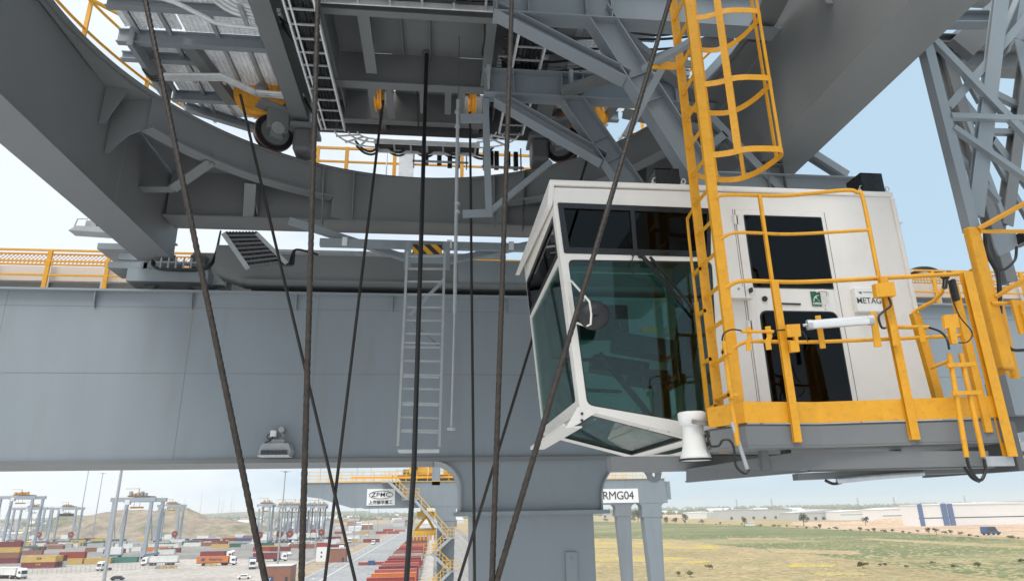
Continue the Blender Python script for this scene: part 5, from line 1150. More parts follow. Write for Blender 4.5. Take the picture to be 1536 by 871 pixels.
# meadow on the right
A_ = gxy(860,806); B_ = gxy(1010,808); C_ = gxy(1100,818); D_2 = gxy(1280,838); E_ = gxy(1420,856); F_ = gxy(1620,882)
low_edge = jag(A_, B_, 12, 4, rnd)+jag(B_, C_, 14, 4, rnd)+jag(C_, D_2, 18, 3, rnd)+jag(D_2, E_, 14, 2, rnd)+jag(E_, F_, 12, 2, rnd)
up = [gxy(1700, 830), gxy(1536, 810), gxy(1300,796), gxy(1100,786), gxy(860,781)]
up_edge = []
for i in range(4): up_edge += jag(up[i], up[i+1], 14, 8, rnd)
sheet('meadow', low_edge+up_edge+[up[-1]], 'meadow', .05)
for (a, b, c, d) in (((1150,822),(1290,826),(1300,831),(1160,829)), ((1090,806),(1180,807),(1190,810),(1095,809)), ((1300,806),(1536,818),(1536,822),(1290,809)), ((1330,838),(1480,842),(1490,846),(1330,842))):
    pp_ = [gxy(*a), gxy(*b), gxy(*c), gxy(*d)]; e = []
    for i in range(4): e += jag(pp_[i], pp_[(i+1) % 4], 10, 2.5, rnd)
    sheet('dry_patch', e, 'dry', .08)
for pts in ([(890,842),(960,843),(1040,846),(1065,842),(1040,836),(960,833),(890,830)], [(890,822),(960,821),(1010,824),(1085,822),(1060,816),(960,813),(890,811)], [(1180,850),(1240,850),(1260,845),(1190,844)], [(1220,862),(1310,862),(1290,856),(1215,857)]):
    P_ = [gxy(*p) for p in pts]; e = []
    for i in range(len(P_)): e += jag(P_[i], P_[(i+1) % len(P_)], 10, 2.0, rnd)
    sheet('flower_patch', e, 'flower', .08)
sheet('earth_lot', [gxy(1185,786), gxy(1240,793), gxy(1536,806), gxy(1620,808), gxy(1620,784), gxy(1300,782), gxy(1190,782)], 'sand', .08)
sheet('earth_lot', [gxy(990,776), gxy(1060,776), gxy(1075,771), gxy(990,771)], 'sand', .08)

# ---- hills at the horizon
m = MB(); v = []; f = []; nx = 180; rr3 = random.Random(5)
import mathutils.noise as mn
for j in range(9):
    for i in range(nx+1):
        x = -6000+i*13500/nx; y = 3200+j*420; e = (1-abs(j-5)/5.0)
        h = (10+26*mn.noise(Vector((x*.0006, j*.3, 2)))+14*mn.noise(Vector((x*.002, j*.4, 5)))+max(0, (x-1500)*.006)+ (22 if x < -500 else 0))*max(0, e)
        v.append((x, y, G+max(-2, h)))
for j in range(8):
    for i in range(nx): a = j*(nx+1)+i; f.append((a, a+1, a+nx+2, a+nx+1))
m.add(v, f, True); o = m.build('hills', 'hill'); o['kind'] = 'structure'
# far tree belt, too dense to count
m = MB(); r4 = random.Random(8)
for i in range(4200):
    x = r4.uniform(-3500, 6000); y = r4.choice((r4.uniform(2300, 3000), r4.uniform(3000, 5200))); 
    hh = r4.uniform(9, 20); z = G+(max(0, (y-3200)/2100)*18 if y > 3200 else 0); wd = hh*r4.uniform(.7, 1.6)
    pts = [(x+wd*cos(2*pi*k/6)*r4.uniform(.6,1), y+wd*sin(2*pi*k/6), z+hh*r4.uniform(.2,.5)) for k in range(6)]
    m.add([(x, y, z+hh)]+pts+[(p[0], p[1], z-2) for p in pts], [(0, 1+k, 1+(k+1) % 6) for k in range(6)]+[(1+k, 7+k, 7+(k+1) % 6, 1+(k+1) % 6) for k in range(6)])
tag(m.build('tree_belt', 'leaf'), 'dark hazy belt of far-off trees along the horizon', 'woodland', kind='stuff')

# ---- earth mound left
def mound(x0, x1, y0, y1, peaks, nm, mat, n=70):
    m = MB(); v = []; f = []
    for j in range(n+1):
        for i in range(n+1):
            x = x0+(x1-x0)*i/n; y = y0+(y1-y0)*j/n; h = 0
            for (cx, cy, rx, ry, H, p) in peaks:
                d = hypot((x-cx)/rx, (y-cy)/ry); h = max(h, H*max(0, 1-d**p))
            edge = min(i, n-i, j, n-j)/6.0
            h = h*min(1, edge)+(mn.noise(Vector((x*.03, y*.03, 1)))*4+mn.noise(Vector((x*.1, y*.1, 3)))*1.5)*min(1, h/10)
            v.append((x, y, G+h-.5))
    for j in range(n):
        for i in range(n): a = j*(n+1)+i; f.append((a, a+1, a+n+2, a+n+1))
    m.add(v, f, True); o = m.build(nm, mat); o['kind'] = 'structure'; return o
YM_ = 900
pk = []
def peak(px, py, Y, rx, ry, p): q = aY(px, py, Y); pk.append((q.x, Y, rx, ry, q.z-G, p))
peak(150, 767, YM_, 130, 90, 1.5); peak(205, 763, YM_, 110, 90, 1.6); peak(262, 757, YM_, 95, 90, 1.25); peak(320, 776, YM_, 100, 80, 1.3)
mound(aY(60,780,YM_).x, aY(430,780,YM_).x, YM_-110, YM_+110, pk, 'earth_mound', 'moundm')
q = aY(1340,790,760); pk = [(q.x, 760, 55, 30, 7, 1.2), (q.x-40, 765, 40, 25, 4, 1.2)]
mound(q.x-110, q.x+80, 720, 800, pk, 'earth_mound', 'sand', 40)

# ================================================================== TREES AND BUSHES
def crown(m, c, rx, rz, n, r5, s=.5):
    c = Vector(c); blobs = [(c+Vector((r5.uniform(-.5,.5)*rx, r5.uniform(-.5,.5)*rx, r5.uniform(-.35,.45)*rz)), r5.uniform(.35,.6)) for _ in range(7)]
    for i in range(n):
        b, k = r5.choice(blobs); d = Vector((r5.gauss(0,1), r5.gauss(0,1), r5.gauss(0,1))).normalized()*(r5.random()**.4)
        p = b+Vector((d.x*rx*k, d.y*rx*k, d.z*rz*k)); a = Vector((r5.uniform(-1,1), r5.uniform(-1,1), r5.uniform(-1,1))).normalized(); e = a.orthogonal().normalized()
        sz = s*r5.uniform(.6, 1.3); m.add([p-a*sz, p+e*sz*.8, p+a*sz, p-e*sz*.8], [(0,1,2,3)])
def make_tree(h, r, mat, seed, n=260, bush=False):
    r5 = random.Random(seed); o = bpy.data.objects.new('bush' if bush else 'tree', None); COL.objects.link(o)
    m = MB(); crown(m, (0,0,h*(.5 if bush else .62)), r, h*(.55 if bush else .42), n, r5, s=max(.25, h*.055)); m.build('crown', mat, o)
    m = MB(); m.tube([(0,0,-.3), (.05,0,h*.25), (0,.05,h*.6)], [h*.03, h*.022, h*.01], 6)
    for k in range(4): a = k*1.6; m.tube([(0,0,h*(.3+.06*k)), (r*.5*cos(a), r*.5*sin(a), h*(.5+.07*k))], [h*.012, h*.004], 5)
    m.build('trunk', 'bark', o); return o
protos = [make_tree(6, 2.6, 'leaf', 1), make_tree(3, 2.4, 'leaf2', 2, 200, True), make_tree(9, 3.4, 'leaf', 3), make_tree(3.2, 3.2, 'leaf', 4, 220, True)]
used = [False]*4
def plant(k, x, y, s, label, cat, group, z=0):
    src = protos[k]
    if not used[k]: o = src; used[k] = True
    else:
        o = src.copy(); COL.objects.link(o)
        for ch in src.children:
            c = ch.copy(); COL.objects.link(c); c.parent = o
    o.location = (x, y, G+z); o.scale = (s, s, s*random.uniform(.85, 1.15)); o.rotation_euler = (0,0,random.uniform(0,6.28)); o['label'] = label; o['category'] = cat; o['group'] = group
    return o
random.seed(21)
for i in range(46):
    px = 985+i*12.3+random.uniform(-5, 5); py = 782+(px-985)*.047+random.uniform(-1.5, 1.5); 
    if 1475 < px < 1505: continue
    x, y_ = gxy(px, py); k = random.choice((1, 3, 1, 0))
    plant(k, x, y_, random.uniform(.55, 1.05), 'low dark bush in the row along the far side of the meadow', 'bush', 'bushes along the far edge of the meadow')
for px, py, s in ((1013,786,1.5),(1029,786,1.5),(1054,787,1.2),(1117,789,1.3),(1206,789,1.7),(1299,788,1.9),(1306,776,1.4),(1408,779,1.2),(1440,785,.9),(1000,786,1.2)):
    x, y_ = gxy(px, py); plant(random.choice((0, 2)), x, y_, s*random.uniform(.9, 1.1), 'rounded dark tree standing in front of the pale warehouses', 'tree', 'trees before the warehouses')
for i in range(34):
    px = random.uniform(900, 1000); py = 779+random.uniform(-3, 4); x, y_ = gxy(px, py); plant(random.choice((0, 2, 3)), x, y_, random.uniform(1.2, 2.2), 'green tree in the thicket behind the white crane legs', 'tree', 'thicket behind the crane legs')
for i in range(11):
    px = random.choice((random.uniform(1290, 1536), random.uniform(985, 1100), random.uniform(1340,1560))); py = 845+random.uniform(-4, 10) if px > 1290 else 861+random.uniform(-8, 8)
    x, y_ = gxy(px, py); plant(1, x, y_, random.uniform(.4, .9), 'small olive scrub bush out on the open field', 'bush', 'scrub bushes on the field')
# grass tufts over the field as real blades in clumps
m = MB(); r6 = random.Random(4)
for i in range(5200):
    px = r6.uniform(900, 1580); py = 803+r6.random()**1.2*80; x, y_ = gxy(px, py)
    if x < 32: continue
    s = r6.uniform(.4, 1.3); h_ = s*r6.uniform(.16, .34); P_ = [(x+s*cos(k*1.2566)*r6.uniform(.7, 1.2), y_+s*sin(k*1.2566)*r6.uniform(.7, 1.2), G+.04) for k in range(5)]
    m.add([(x, y_, G+h_)]+P_, [(0, 1+k, 1+(k+1) % 5) for k in range(5)], True)
M['tuft'] = paint('grass_tufts', (.29,.25,.13), .9, var=.25, scale=.05)
tag(m.build('grass', 'tuft'), 'dry and green grass tufts across the field', 'grass', kind='stuff')

# ================================================================== BUILDINGS
M['bwhite'] = paint('white_cladding', (.74,.74,.74), .6, var=.03, scale=.1)
M['bgrey'] = paint('grey_cladding', (.48,.49,.50), .6, var=.05, scale=.1)
M['bblue'] = paint('blue_cladding', (.09,.15,.30), .6, var=.06, scale=.1)
M['bdark'] = paint('dark_opening', (.05,.055,.06), .6, var=.1)
M['bbrick'] = paint('brick_wall', (.34,.21,.15), .8, var=.15, scale=.3)
M['broof'] = paint('roof_tiles', (.25,.20,.18), .8, var=.15, scale=.3)
def warehouse(px0, px1, pyb, pyt, label, mat='bwhite', depth=40, band=None, doors=0, blue=(), roofh=2, end=None):
    a = aZ((px0+px1)/2, pyb, G); Y = a.y; x0 = aY(px0, pyb, Y).x; x1 = aY(px1, pyb, Y).x; zt = aY((px0+px1)/2, pyt, Y).z
    t = thing('warehouse', label, 'warehouse', ((x0+x1)/2, Y+depth/2, G))
    MB().box(x0, x1, Y, Y+depth, G-.3, zt).build('wall', mat, t)
    m = MB(); m.prism([(x0-.5, zt), (x1+.5, zt), (x1+.5, zt+.4), ((x0+x1)/2, zt+roofh), (x0-.5, zt+.4)], Y-.5, Y+depth+.5); m.build('roof', 'bwhite' if mat == 'bwhite' else 'bgrey', t)
    if band: h = zt-G; MB().box(x0-.05, x1+.05, Y-.1, Y, G+h*band, G+h*band+h*.045).build('stripe', 'bdark', t)
    for (u, w_) in blue: xx = aY(u, pyb, Y).x; x2 = aY(w_, pyb, Y).x; MB().box(xx, x2, Y-1.2, Y+.02 if False else Y-.02, G, zt+1.2).build('blue_bay', 'bblue', t)
    for i in range(doors): xx = x0+(x1-x0)*(i+.7)/(doors+.4); MB().box(xx, xx+4.5, Y-.12, Y-.01, G, G+4.5).build('loading_door', 'bdark', t)
    if end: MB().box(x1-(x1-x0)*end, x1, Y-.5, Y-.01, G, zt).build('end_bay', 'bgrey', t)
    return t
warehouse(1380, 1640, 786, 755, 'huge white warehouse with dark stripe and blue bays at the far right', band=.36, blue=((1381,1387),(1416,1424),(1426,1433)), depth=25)
warehouse(1326, 1384, 783, 763, 'white warehouse with dark stripe left of the huge blue and white one', band=.5, end=.2)
warehouse(1262, 1328, 779, 766, 'low white flat warehouse with a thin dark stripe in the middle distance', band=.6)
warehouse(1190, 1300, 779, 768, 'wide pale grey warehouse with small dark loading doors', 'bgrey', doors=9, roofh=5)
warehouse(1084, 1190, 778, 764, 'long pale grey warehouse with a darker left bay', 'bgrey', doors=6, roofh=1)
warehouse(1035, 1086, 777, 768, 'stepped white warehouse at the left end of the row', doors=1, end=.5)
warehouse(1120, 1132, 788, 783, 'small white site cabin in front of the long grey warehouse', depth=6, roofh=.3)
# far town left and right: small houses and sheds
hm = MB(); hm.box(-5,5,-4,4,0,5); 
def house(w_, d_, h_, mat, nm='house'):
    o = bpy.data.objects.new(nm, None); COL.objects.link(o)
    MB().box(-w_/2, w_/2, -d_/2, d_/2, -.5, h_).build('wall', mat, o)
    MB().prism([(-d_/2-.3, h_), (d_/2+.3, h_), (0, h_+d_*.35)], -w_/2-.3, w_/2+.3, 'x').build('roof', 'broof' if mat != 'bwhite' else 'bgrey', o)
    return o
def dup(src, loc, rz, label, cat, group, s=1, mats=None):
    o = src.copy(); COL.objects.link(o); o.location = loc; o.rotation_euler = (0,0,rz); o.scale = (s,)*3 if not isinstance(s, tuple) else s
    for ch in src.children:
        c = ch.copy(); COL.objects.link(c); c.parent = o
        for g in ch.children: d = g.copy(); COL.objects.link(d); d.parent = c
    o['label'] = label; o['category'] = cat
    if group: o['group'] = group
    elif 'group' in o: del o['group']
    return o
hs_ = [house(12,8,5,'bbrick'), house(30,14,6,'bwhite','shed'), house(16,10,6,'bgrey','house')]
random.seed(5)
lab = ['tiny brick house in the hazy far town', 'tiny white shed in the hazy far town', 'tiny grey house in the hazy far town']
for i in range(170):
    k = random.choice((0, 1, 2)); u = random.random()
    if u < .55: px = random.uniform(280, 690); py = 774+random.random()**1.5*17
    elif u < .7: px = random.uniform(0, 280); py = 772+random.random()*8
    else: px = random.uniform(900, 1536); py = 768.5+random.random()*3.5-(px-900)*.006
    x, y_ = gxy(px, py)
    if y_ > 4000 or y_ < 500: y_ = random.uniform(1500, 2600); q = aY(px, 770, y_); x = q.x
    if -60 < x < 30 and y_ < 1000: continue
    first = 'label' not in hs_[k].keys()
    if first: o = hs_[k]; o.location = (x, y_, G); o['label'] = lab[k]; o['category'] = 'house'; o['group'] = 'far town buildings'
    else: dup(hs_[k], (x, y_, G), random.uniform(-.4, .4), lab[k], 'house' if k != 1 else 'shed', 'far town buildings', random.uniform(.7, 1.8))
# ================================================================== CRANE RMG04 DOWN THE TRACK
rg4 = thing('gantry_crane', 'distant grey rail crane with RMG04 and ZPMC signs, yellow walkways and stairs', 'gantry crane', (12, 84, G))
def girder4(Y, nm='girder'):
    zt = 3.3; zb = .62
    poly = [(-14.3, zt), (-14.3, 1.9), (-12.2, 1.6), (-9.0, zb), (-.7, zb)]
    m = MB(); m.prism([(-14.3,zt),(-14.3,1.9),(-12.6,1.65),(-9.2,zb),(26.5,zb),(26.3,zt)], Y, Y+1.6); g_ = m.build(nm, 'grey', rg4)
    m = MB(); m.box(-14.4, 26.4, Y-.1, Y+1.7, zt, zt+.06); m.build('top_flange', 'yellow2', g_); return g_
YR = 78
g1 = girder4(YR); g2_ = girder4(92)
def leg4(Y, x0, x1, xb0, xb1, fil):
    r = .5; pl_ = [(x0-fil, .62)]+[(x0-r+r*cos(radians(a)), .62-r+r*sin(radians(a))) for a in range(90, -1, -15)]+[(x0, -.9), (x1, -.9)]+[(x1+r+r*cos(radians(a)), .62-r+r*sin(radians(a))) for a in range(180, 89, -15)]+[(x1+fil, .62)]
    MB().prism(pl_, Y+.02, Y+1.58).build('leg_head', 'grey', rg4)
    m = MB(); m.add([(x0+.15,Y+.05,-.9),(x1-.1,Y+.05,-.9),(x1-.1,Y+1.55,-.9),(x0+.15,Y+1.55,-.9),(xb0,Y+.05,G+1.2),(xb1,Y+.05,G+1.2),(xb1,Y+1.55,G+1.2),(xb0,Y+1.55,G+1.2)], [(3,2,1,0),(4,5,6,7),(0,1,5,4),(1,2,6,5),(2,3,7,6),(3,0,4,7)]); m.build('leg', 'grey', rg4)
leg4(YR, .0, 2.2, .35, 1.9, 1.0); leg4(92, .1, 2.2, .35, 1.9, 1.0)
leg4(YR, 23.4, 25.7, 24.5, 25.0, .6); leg4(92, 23.95, 26.1, 25.0, 25.4, .6)
for x in (1.1, 24.8): MB().box(x-.7, x+.7, 76, 95.5, G+.3, G+1.2).build('sill_beam', 'grey', rg4)
MB().box(26.3, 27.0, 78.2, 93, 1.0, 3.0).build('end_tie', 'grey', rg4); MB().box(-14.2, -13.5, 79.6, 92, 2.2, 3.2).build('end_tie', 'grey', rg4)
a = aY(551,733,YR); b = aY(592,757,YR)
sg = MB().box(a.x, b.x, YR-.08, YR-.0, b.z, a.z).build('sign_board', 'white2', rg4, label='white sign reading ZPMC in an oval above Chinese characters')
cx = (a.x+b.x)/2; zm_ = a.z-(a.z-b.z)*.36; w_ = (b.x-a.x)
m = MB(); ov = [(cx+.42*w_*cos(t), YR-.1, zm_+.24*(a.z-b.z)*sin(t)) for t in [2*pi*i/32 for i in range(33)]]; m.tube(ov, .028, 5, caps=False)
m.build('emblem', 'inklbl', sg)
text('ZPMC', 'lettering', 'inklbl', (cx, YR-.1, zm_), .62, (1,0,0), (0,0,1), sg, .01, bold=.004, sx=1.2, space=1.1)
text('上海振华重工', 'lettering', 'inklbl', (cx, YR-.1, b.z+.30), .44, (1,0,0), (0,0,1), sg, .01, bold=.008)
a = aY(896,733,YR); b = aY(958,753,YR)
sg = MB().box(a.x, b.x, YR-.08, YR-.0, b.z, a.z).build('sign_board', 'white2', rg4, label='white sign board reading RMG04')
text('RMG04', 'lettering', 'inklbl', ((a.x+b.x)/2, YR-.1, (a.z+b.z)/2), 1.25, (1,0,0), (0,0,1), sg, .01, bold=0, sx=.98, space=.95)
def railing(x0, x1, Y, z0, parent, h=1.1, step=1.2, mat='yellow2', nr=3):
    m = MB(); x = x0
    while x <= x1+.01: m.box(x-.02, x+.02, Y-.02, Y+.02, z0, z0+h); x += step
    for k in range(nr): m.box(x0, x1, Y-.025, Y+.025, z0+h*(k+1)/nr-.018, z0+h*(k+1)/nr+.018)
    return m.build('railing', mat, parent)
for Y in (78.1, 79.5, 92.1, 93.5): railing(-14.2, 26.2, Y, 3.36, rg4)
MB().box(-9.5, 4, 79, 79.2, 3.75, 3.95).build('cable_trough', 'amber', rg4)
# trolley on top: yellow machinery
tr4 = thing('crane_trolley', 'yellow trolley machinery standing on the distant crane between its girders', 'trolley', (-.5, 85, 3.4))
random.seed(9)
MB().box(-4.5, 4, 79.9, 92.5, 3.9, 4.1).build('deck', 'dgrey', tr4)
for i in range(14): x = random.uniform(-4.3, 3); MB().box(x, x+random.uniform(.4, 1.2), 80+random.uniform(0, 3), 84, 4.3, 4.3+random.uniform(.4, 1.5)).build('machine_box', random.choice(('yellow2','grey','dgrey','galv')), tr4)
railing(-4.5, 4, 79.6, 4.3, tr4); railing(-3.0, 3, 80.2, 5.0, tr4, step=.7); railing(-4.5, 4, 92.4, 4.3, tr4)
MB().box(-.5, .4, 78.0, 78.4, 2.9, 6.0).build('post', 'grey', tr4)
# hanging spreader and frame
sp4 = thing('spreader', 'yellow container spreader hanging below the distant crane', 'spreader', (-.6, 84, -5))
q = aY(637, 800, 84); zsp = q.z
m = MB(); m.box(q.x-1.2, q.x+1.3, 78.5, 90.5, zsp, zsp+.5); m.build('spreader_bar', 'yellow2', sp4)
for i in range(7): MB().box(q.x-1.2+i*.38, q.x-1.05+i*.38, 78.4, 78.6, zsp-.5, zsp+.1).build('flipper', 'amber', sp4)
m = MB(); a = aY(640, 762, 84); m.beam((q.x-1.0, 82, zsp+.5), (q.x+.2, 82, zsp+2.0), .3, .3); m.beam((q.x+1.1, 82, zsp+.5), (q.x+.2, 82, zsp+2.0), .3, .3); m.box(q.x-.9, q.x+1.2, 81.5, 86.5, zsp+1.9, zsp+2.5); m.box(q.x-.5, q.x+.2, 82.2, 82.6, zsp+2.5, zsp+3.4); m.build('headblock', 'yellow2', sp4)
m = MB()
for dx in (-.9, .2, 1.0, 1.9): m.tube([(q.x+dx, 84, zsp+3.4), (q.x+dx*.8, 84, 1.0)], .09, 6)
m.build('rope', 'dgrey', sp4)
m = MB(); m.box(q.x-.1, q.x+.1, 82.9, 83.1, zsp+2.5, zsp+5.4); m.box(q.x+1.2, q.x+1.4, 82.9, 83.1, zsp+2.5, zsp+5.4); m.box(q.x+.1, q.x+1.2, 82.9, 83.1, zsp+5.0, zsp+5.3); m.box(q.x+.1, q.x+1.2, 82.9, 83.1, zsp+3.6, zsp+3.9); m.build('guide_frame', 'yellow2', sp4)
# zigzag stairs at the left leg
def stair(a, b, Y, parent, w=.8):
    a = Vector(a); b = Vector(b)
    MB().beam((a.x, Y, a.z), (b.x, Y, b.z), .12, .3).build('stringer', 'galv', parent); MB().beam((a.x, Y+w, a.z), (b.x, Y+w, b.z), .12, .3).build('stringer', 'galv', parent)
    m = MB(); n = 12
    for i in range(n+1): p = a.lerp(b, i/n); m.box(p.x-.12, p.x+.12, Y, Y+w, p.z-.02, p.z+.03)
    m.build('treads', 'galv', parent)
    m = MB(); m.beam((a.x, Y, a.z+1.0), (b.x, Y, b.z+1.0), .07, .07); m.beam((a.x, Y, a.z+.5), (b.x, Y, b.z+.5), .05, .05)
    for i in range(6): p = a.lerp(b, i/5); m.box(p.x-.03, p.x+.03, Y-.03, Y+.03, p.z, p.z+1.0)
    m.build('handrail', 'yellow2', parent)
YS = 77.0
sp_pts = [aY(585,724,YS), aY(614,750,YS), aY(625,750,YS), aY(640+0,762,YS)]
st4 = thing('stairway', 'yellow railed zigzag stairway climbing the left leg of the distant crane', 'stairs', (1, 77, G))
pts4 = [(583,721),(612,746),(624,748),(668+6,806),(654,822),(648,831),(672,850),(650,872),(676,895)]
for a_, b_ in (((583,722),(610,747)), ((622,749),(672,806)), ((676,806),(650,830)), ((648,830),(675,856)), ((676,856),(650,882)), ((648,882),(676,910))):
    stair(aY(*a_, YS), aY(*b_, YS), YS, st4)
for px, py in ((616,748),(676,806),(648,831),(676,856),(648,882),(584,722)):
    q = aY(px, py, YS); m = MB(); m.box(q.x-.9, q.x+.9, YS-.1, YS+1.0, q.z-.08, q.z); m.build('landing', 'galv', st4)
    railing(q.x-.9, q.x+.9, YS-.1, q.z, st4, step=.6)

# ================================================================== CONTAINERS
CC = {'red':(.33,.055,.045), 'maroon':(.20,.045,.05), 'orange':(.62,.19,.05), 'ochre':(.55,.38,.12), 'green':(.03,.13,.08), 'blue':(.04,.09,.22), 'grey':(.42,.42,.41), 'brown':(.28,.13,.09), 'pink':(.45,.13,.11), 'white':(.7,.7,.68), 'teal':(.06,.20,.17), 'dblue':(.03,.05,.09)}
for k, c in CC.items(): M['c_'+k] = paint('container_'+k, c, .55, var=.12, scale=.5, dirt=(.25,.17,.12), dirt_amt=.3)
def cont_mesh(L, nm):
    m = MB(); W, Hh = 2.44, 2.6; n = int(L/.28)
    # corrugated long sides as one strip each
    for s in (-1, 1):
        v = []; f = []
        for i in range(n*2+1):
            x = -L/2+.12+(L-.24)*i/(n*2); y = s*(W/2-.02-(.04 if (i//1) % 4 in (1, 2) else 0)); v += [(x, y, .15), (x, y, Hh-.1)]
        for i in range(n*2): f.append((2*i, 2*i+2, 2*i+3, 2*i+1))
        m.add(v, f)
    m.box(-L/2+.06, L/2-.06, -W/2+.05, W/2-.05, .12, Hh-.04); 
    for sx in (-1, 1):
        for sy in (-1, 1): m.box(sx*L/2, sx*(L/2-.14), sy*W/2, sy*(W/2-.14), 0, Hh)
    for z0 in (0, Hh-.12):
        for sy in (-1, 1): m.box(-L/2+.14, L/2-.14, sy*W/2, sy*(W/2-.1), z0, z0+.12)
        for sx in (-1, 1): m.box(sx*L/2, sx*(L/2-.1), -W/2+.14, W/2-.14, z0, z0+.12)
    for y in (-.8, -.35, .35, .8): m.tube([(L/2-.02, y, .15), (L/2-.02, y, 2.45)], .03, 4)
    return m
cm_cache = {}
def container(x, y, z, col, label, group='containers in the yard', rz=0, L=12.2, parent=None, cat='container'):
    key = (L, col)
    if key not in cm_cache:
        o = cont_mesh(L, 'c').build('shipping_container', 'c_'+col); cm_cache[key] = o
    else: o = cm_cache[key].copy(); COL.objects.link(o)
    o.location = (x, y, z); o.rotation_euler = (0,0,rz); o['label'] = label; o['category'] = cat; o['group'] = group
    return o
cols = ['ochre','red','orange','pink','maroon','pink','red','maroon','pink','grey','brown','pink','maroon','red','pink','orange','brown','maroon','red','green','pink','maroon']
Yc = 176
for i in range(22):
    d_ = 'th container row ahead of the camera'
    dist = ['nearest','second nearest','third nearest','fourth nearest','fifth nearest','sixth nearest','seventh nearest','eighth nearest','ninth nearest','tenth nearest'][i] if i < 10 else None
    for tier in range(2):
        c = cols[i] if tier == 1 else cols[(i+3) % 22]
        if dist: lb = f'{c if c!="pink" else "faded red"} container in the {dist} row of the stack beside the road, {"upper" if tier else "lower"} tier'
        else: lb = f'{"faded red" if c=="pink" else c} container far down the long stack beside the road'
        container(-11.4+random.uniform(-.25, .25), Yc, G+.15+2.62*tier, c, lb, 'long row of containers beside the road')
    Yc += 13 if i < 12 else 17
# yellow and maroon piles at the far left
ps = [(12,838,'maroon',0),(12,838,'ochre',1)]
a = aZ(44, 852, G)
for i in range(3):
    for tier, c in ((0, 'maroon'), (1, 'ochre')):
        o = container(a.x+4+i*.3, a.y+i*3.2, G+2.62*tier, c if i == 0 else random.choice(('white','ochre','maroon')), f'{"ochre" if tier else "maroon"} container with oval mark in the front pile at far left' if i == 0 else 'container behind the front pile at far left', 'container piles at far left', L=14.6, rz=-.05)
        if i == 0:
            cxx, cyy = o.location.x, o.location.y-1.24
            m_ = MB(); m_.prism(rrect(cxx-1.0, cxx+1.0, o.location.z+1.25, o.location.z+2.0, .3), cyy-.06, cyy-.03); e_ = m_.build('emblem', 'inklbl' if tier else 'c_ochre', None)
            e_.parent = o; e_.matrix_parent_inverse = o.matrix_basis.inverted()
            m2 = text('msc', 'lettering', 'c_ochre' if tier else 'inklbl', (0,0,0), .8, (1,0,0), (0,0,1), None, .01, bold=.02); m2.parent = o
            m2.matrix_local = Matrix.Translation((0, -1.33, 1.62)) @ Matrix(((1,0,0,0),(0,0,-1,0),(0,1,0,0),(0,0,0,1)))
b = aZ(5, 846, G)
for i, (dx, c, t) in enumerate(((0,'maroon',0),(0,'brown',1),(0,'ochre',2),(0,'maroon',3),(-13,'maroon',0),(-13,'ochre',1),(-13,'ochre',2),(-13,'maroon',3),(-13,'ochre',4))):
    container(b.x-4+dx, b.y+9, G+2.62*t, c, f'{c} container in the tallest pile at the left edge, tier {["one","two","three","four","five"][t]}', 'container piles at far left')
q = aZ(118, 846, G)
for i, c in enumerate(('ochre', 'ochre')): container(q.x-6+i*13, q.y+4, G, c, f'{"left" if i==0 else "right"} ochre container on the ground beside the piles', 'ground containers at left')
container(q.x-10, q.y+14, G+2.6, 'red', 'red container edge behind the ochre ground containers', 'ground containers at left'); container(q.x-10, q.y+14, G, 'red', 'lower red container behind the ochre ground containers', 'ground containers at left')
# mid-yard rows
rows = [(318,812,'maroon'),(345,811,'maroon'),(300,812,'dblue'),(366,811,'blue'),(285,816,'green'),(272,812,'dblue'),(397,819,'green'),(395,826,'red'),(406,824,'ochre'),(62,816,'maroon'),(120,812,'dblue'),(140,818,'green'),(235,826,'orange'),(246,828,'ochre'),(255,828,'maroon'),(420,826,'maroon'),
        (500,809,'maroon'),(557,813,'maroon'),(572,800,'red'),(590,800,'red'),(582,796,'red'),(600,797,'pink'),(503,822,'maroon'),(510,800,'red'),(322,785,'red'),(335,784,'orange'),(345,785,'brown'),(312,783,'pink'),(408,785,'red'),(415,780,'maroon'),(390,790,'pink')]
for px, py, c in rows:
    v = aZ(px, py, G); container(v.x, v.y, G, c, f'{c if c not in ("dblue","pink") else "dark blue" if c=="dblue" else "faded red"} container lying in the middle of the yard', 'containers lying about the yard', rz=random.choice((0, 0, .1, 1.2)) if px > 480 else 0)
for i in range(130):
    px = random.uniform(0, 560); py = random.uniform(790, 822) if px > 250 else random.uniform(806, 832); v = aZ(px, py, G)
    if v.x > -60 or v.y > 1600: continue
    c = random.choice(('white','white','grey','grey','maroon','green','brown','ochre','white'))
    container(v.x, v.y, G, c, f'small {c} container box far out in the busy yard', 'containers far out in the yard', rz=random.choice((0, .15, -.2)))
# striped parking of white trailers: long pale strips on the ground
for i in range(26):
    px = random.uniform(250, 480); py = random.uniform(797, 818); v = aZ(px, py, G)
    m = MB(); m.box(-9, 9, -1.2, 1.2, .9, 1.15); 
    for x in (-7, -5.6, 6): m.box(x, x+1, -1.15, 1.15, 0, .9)
    o = m.build('flat_trailer', 'galvl' if i % 2 else 'white2'); o.location = (v.x, v.y, G+.02); o.rotation_euler = (0,0,.12); tag(o, 'empty flat trailer parked in a row in the yard', 'trailer', 'empty trailers parked in rows')

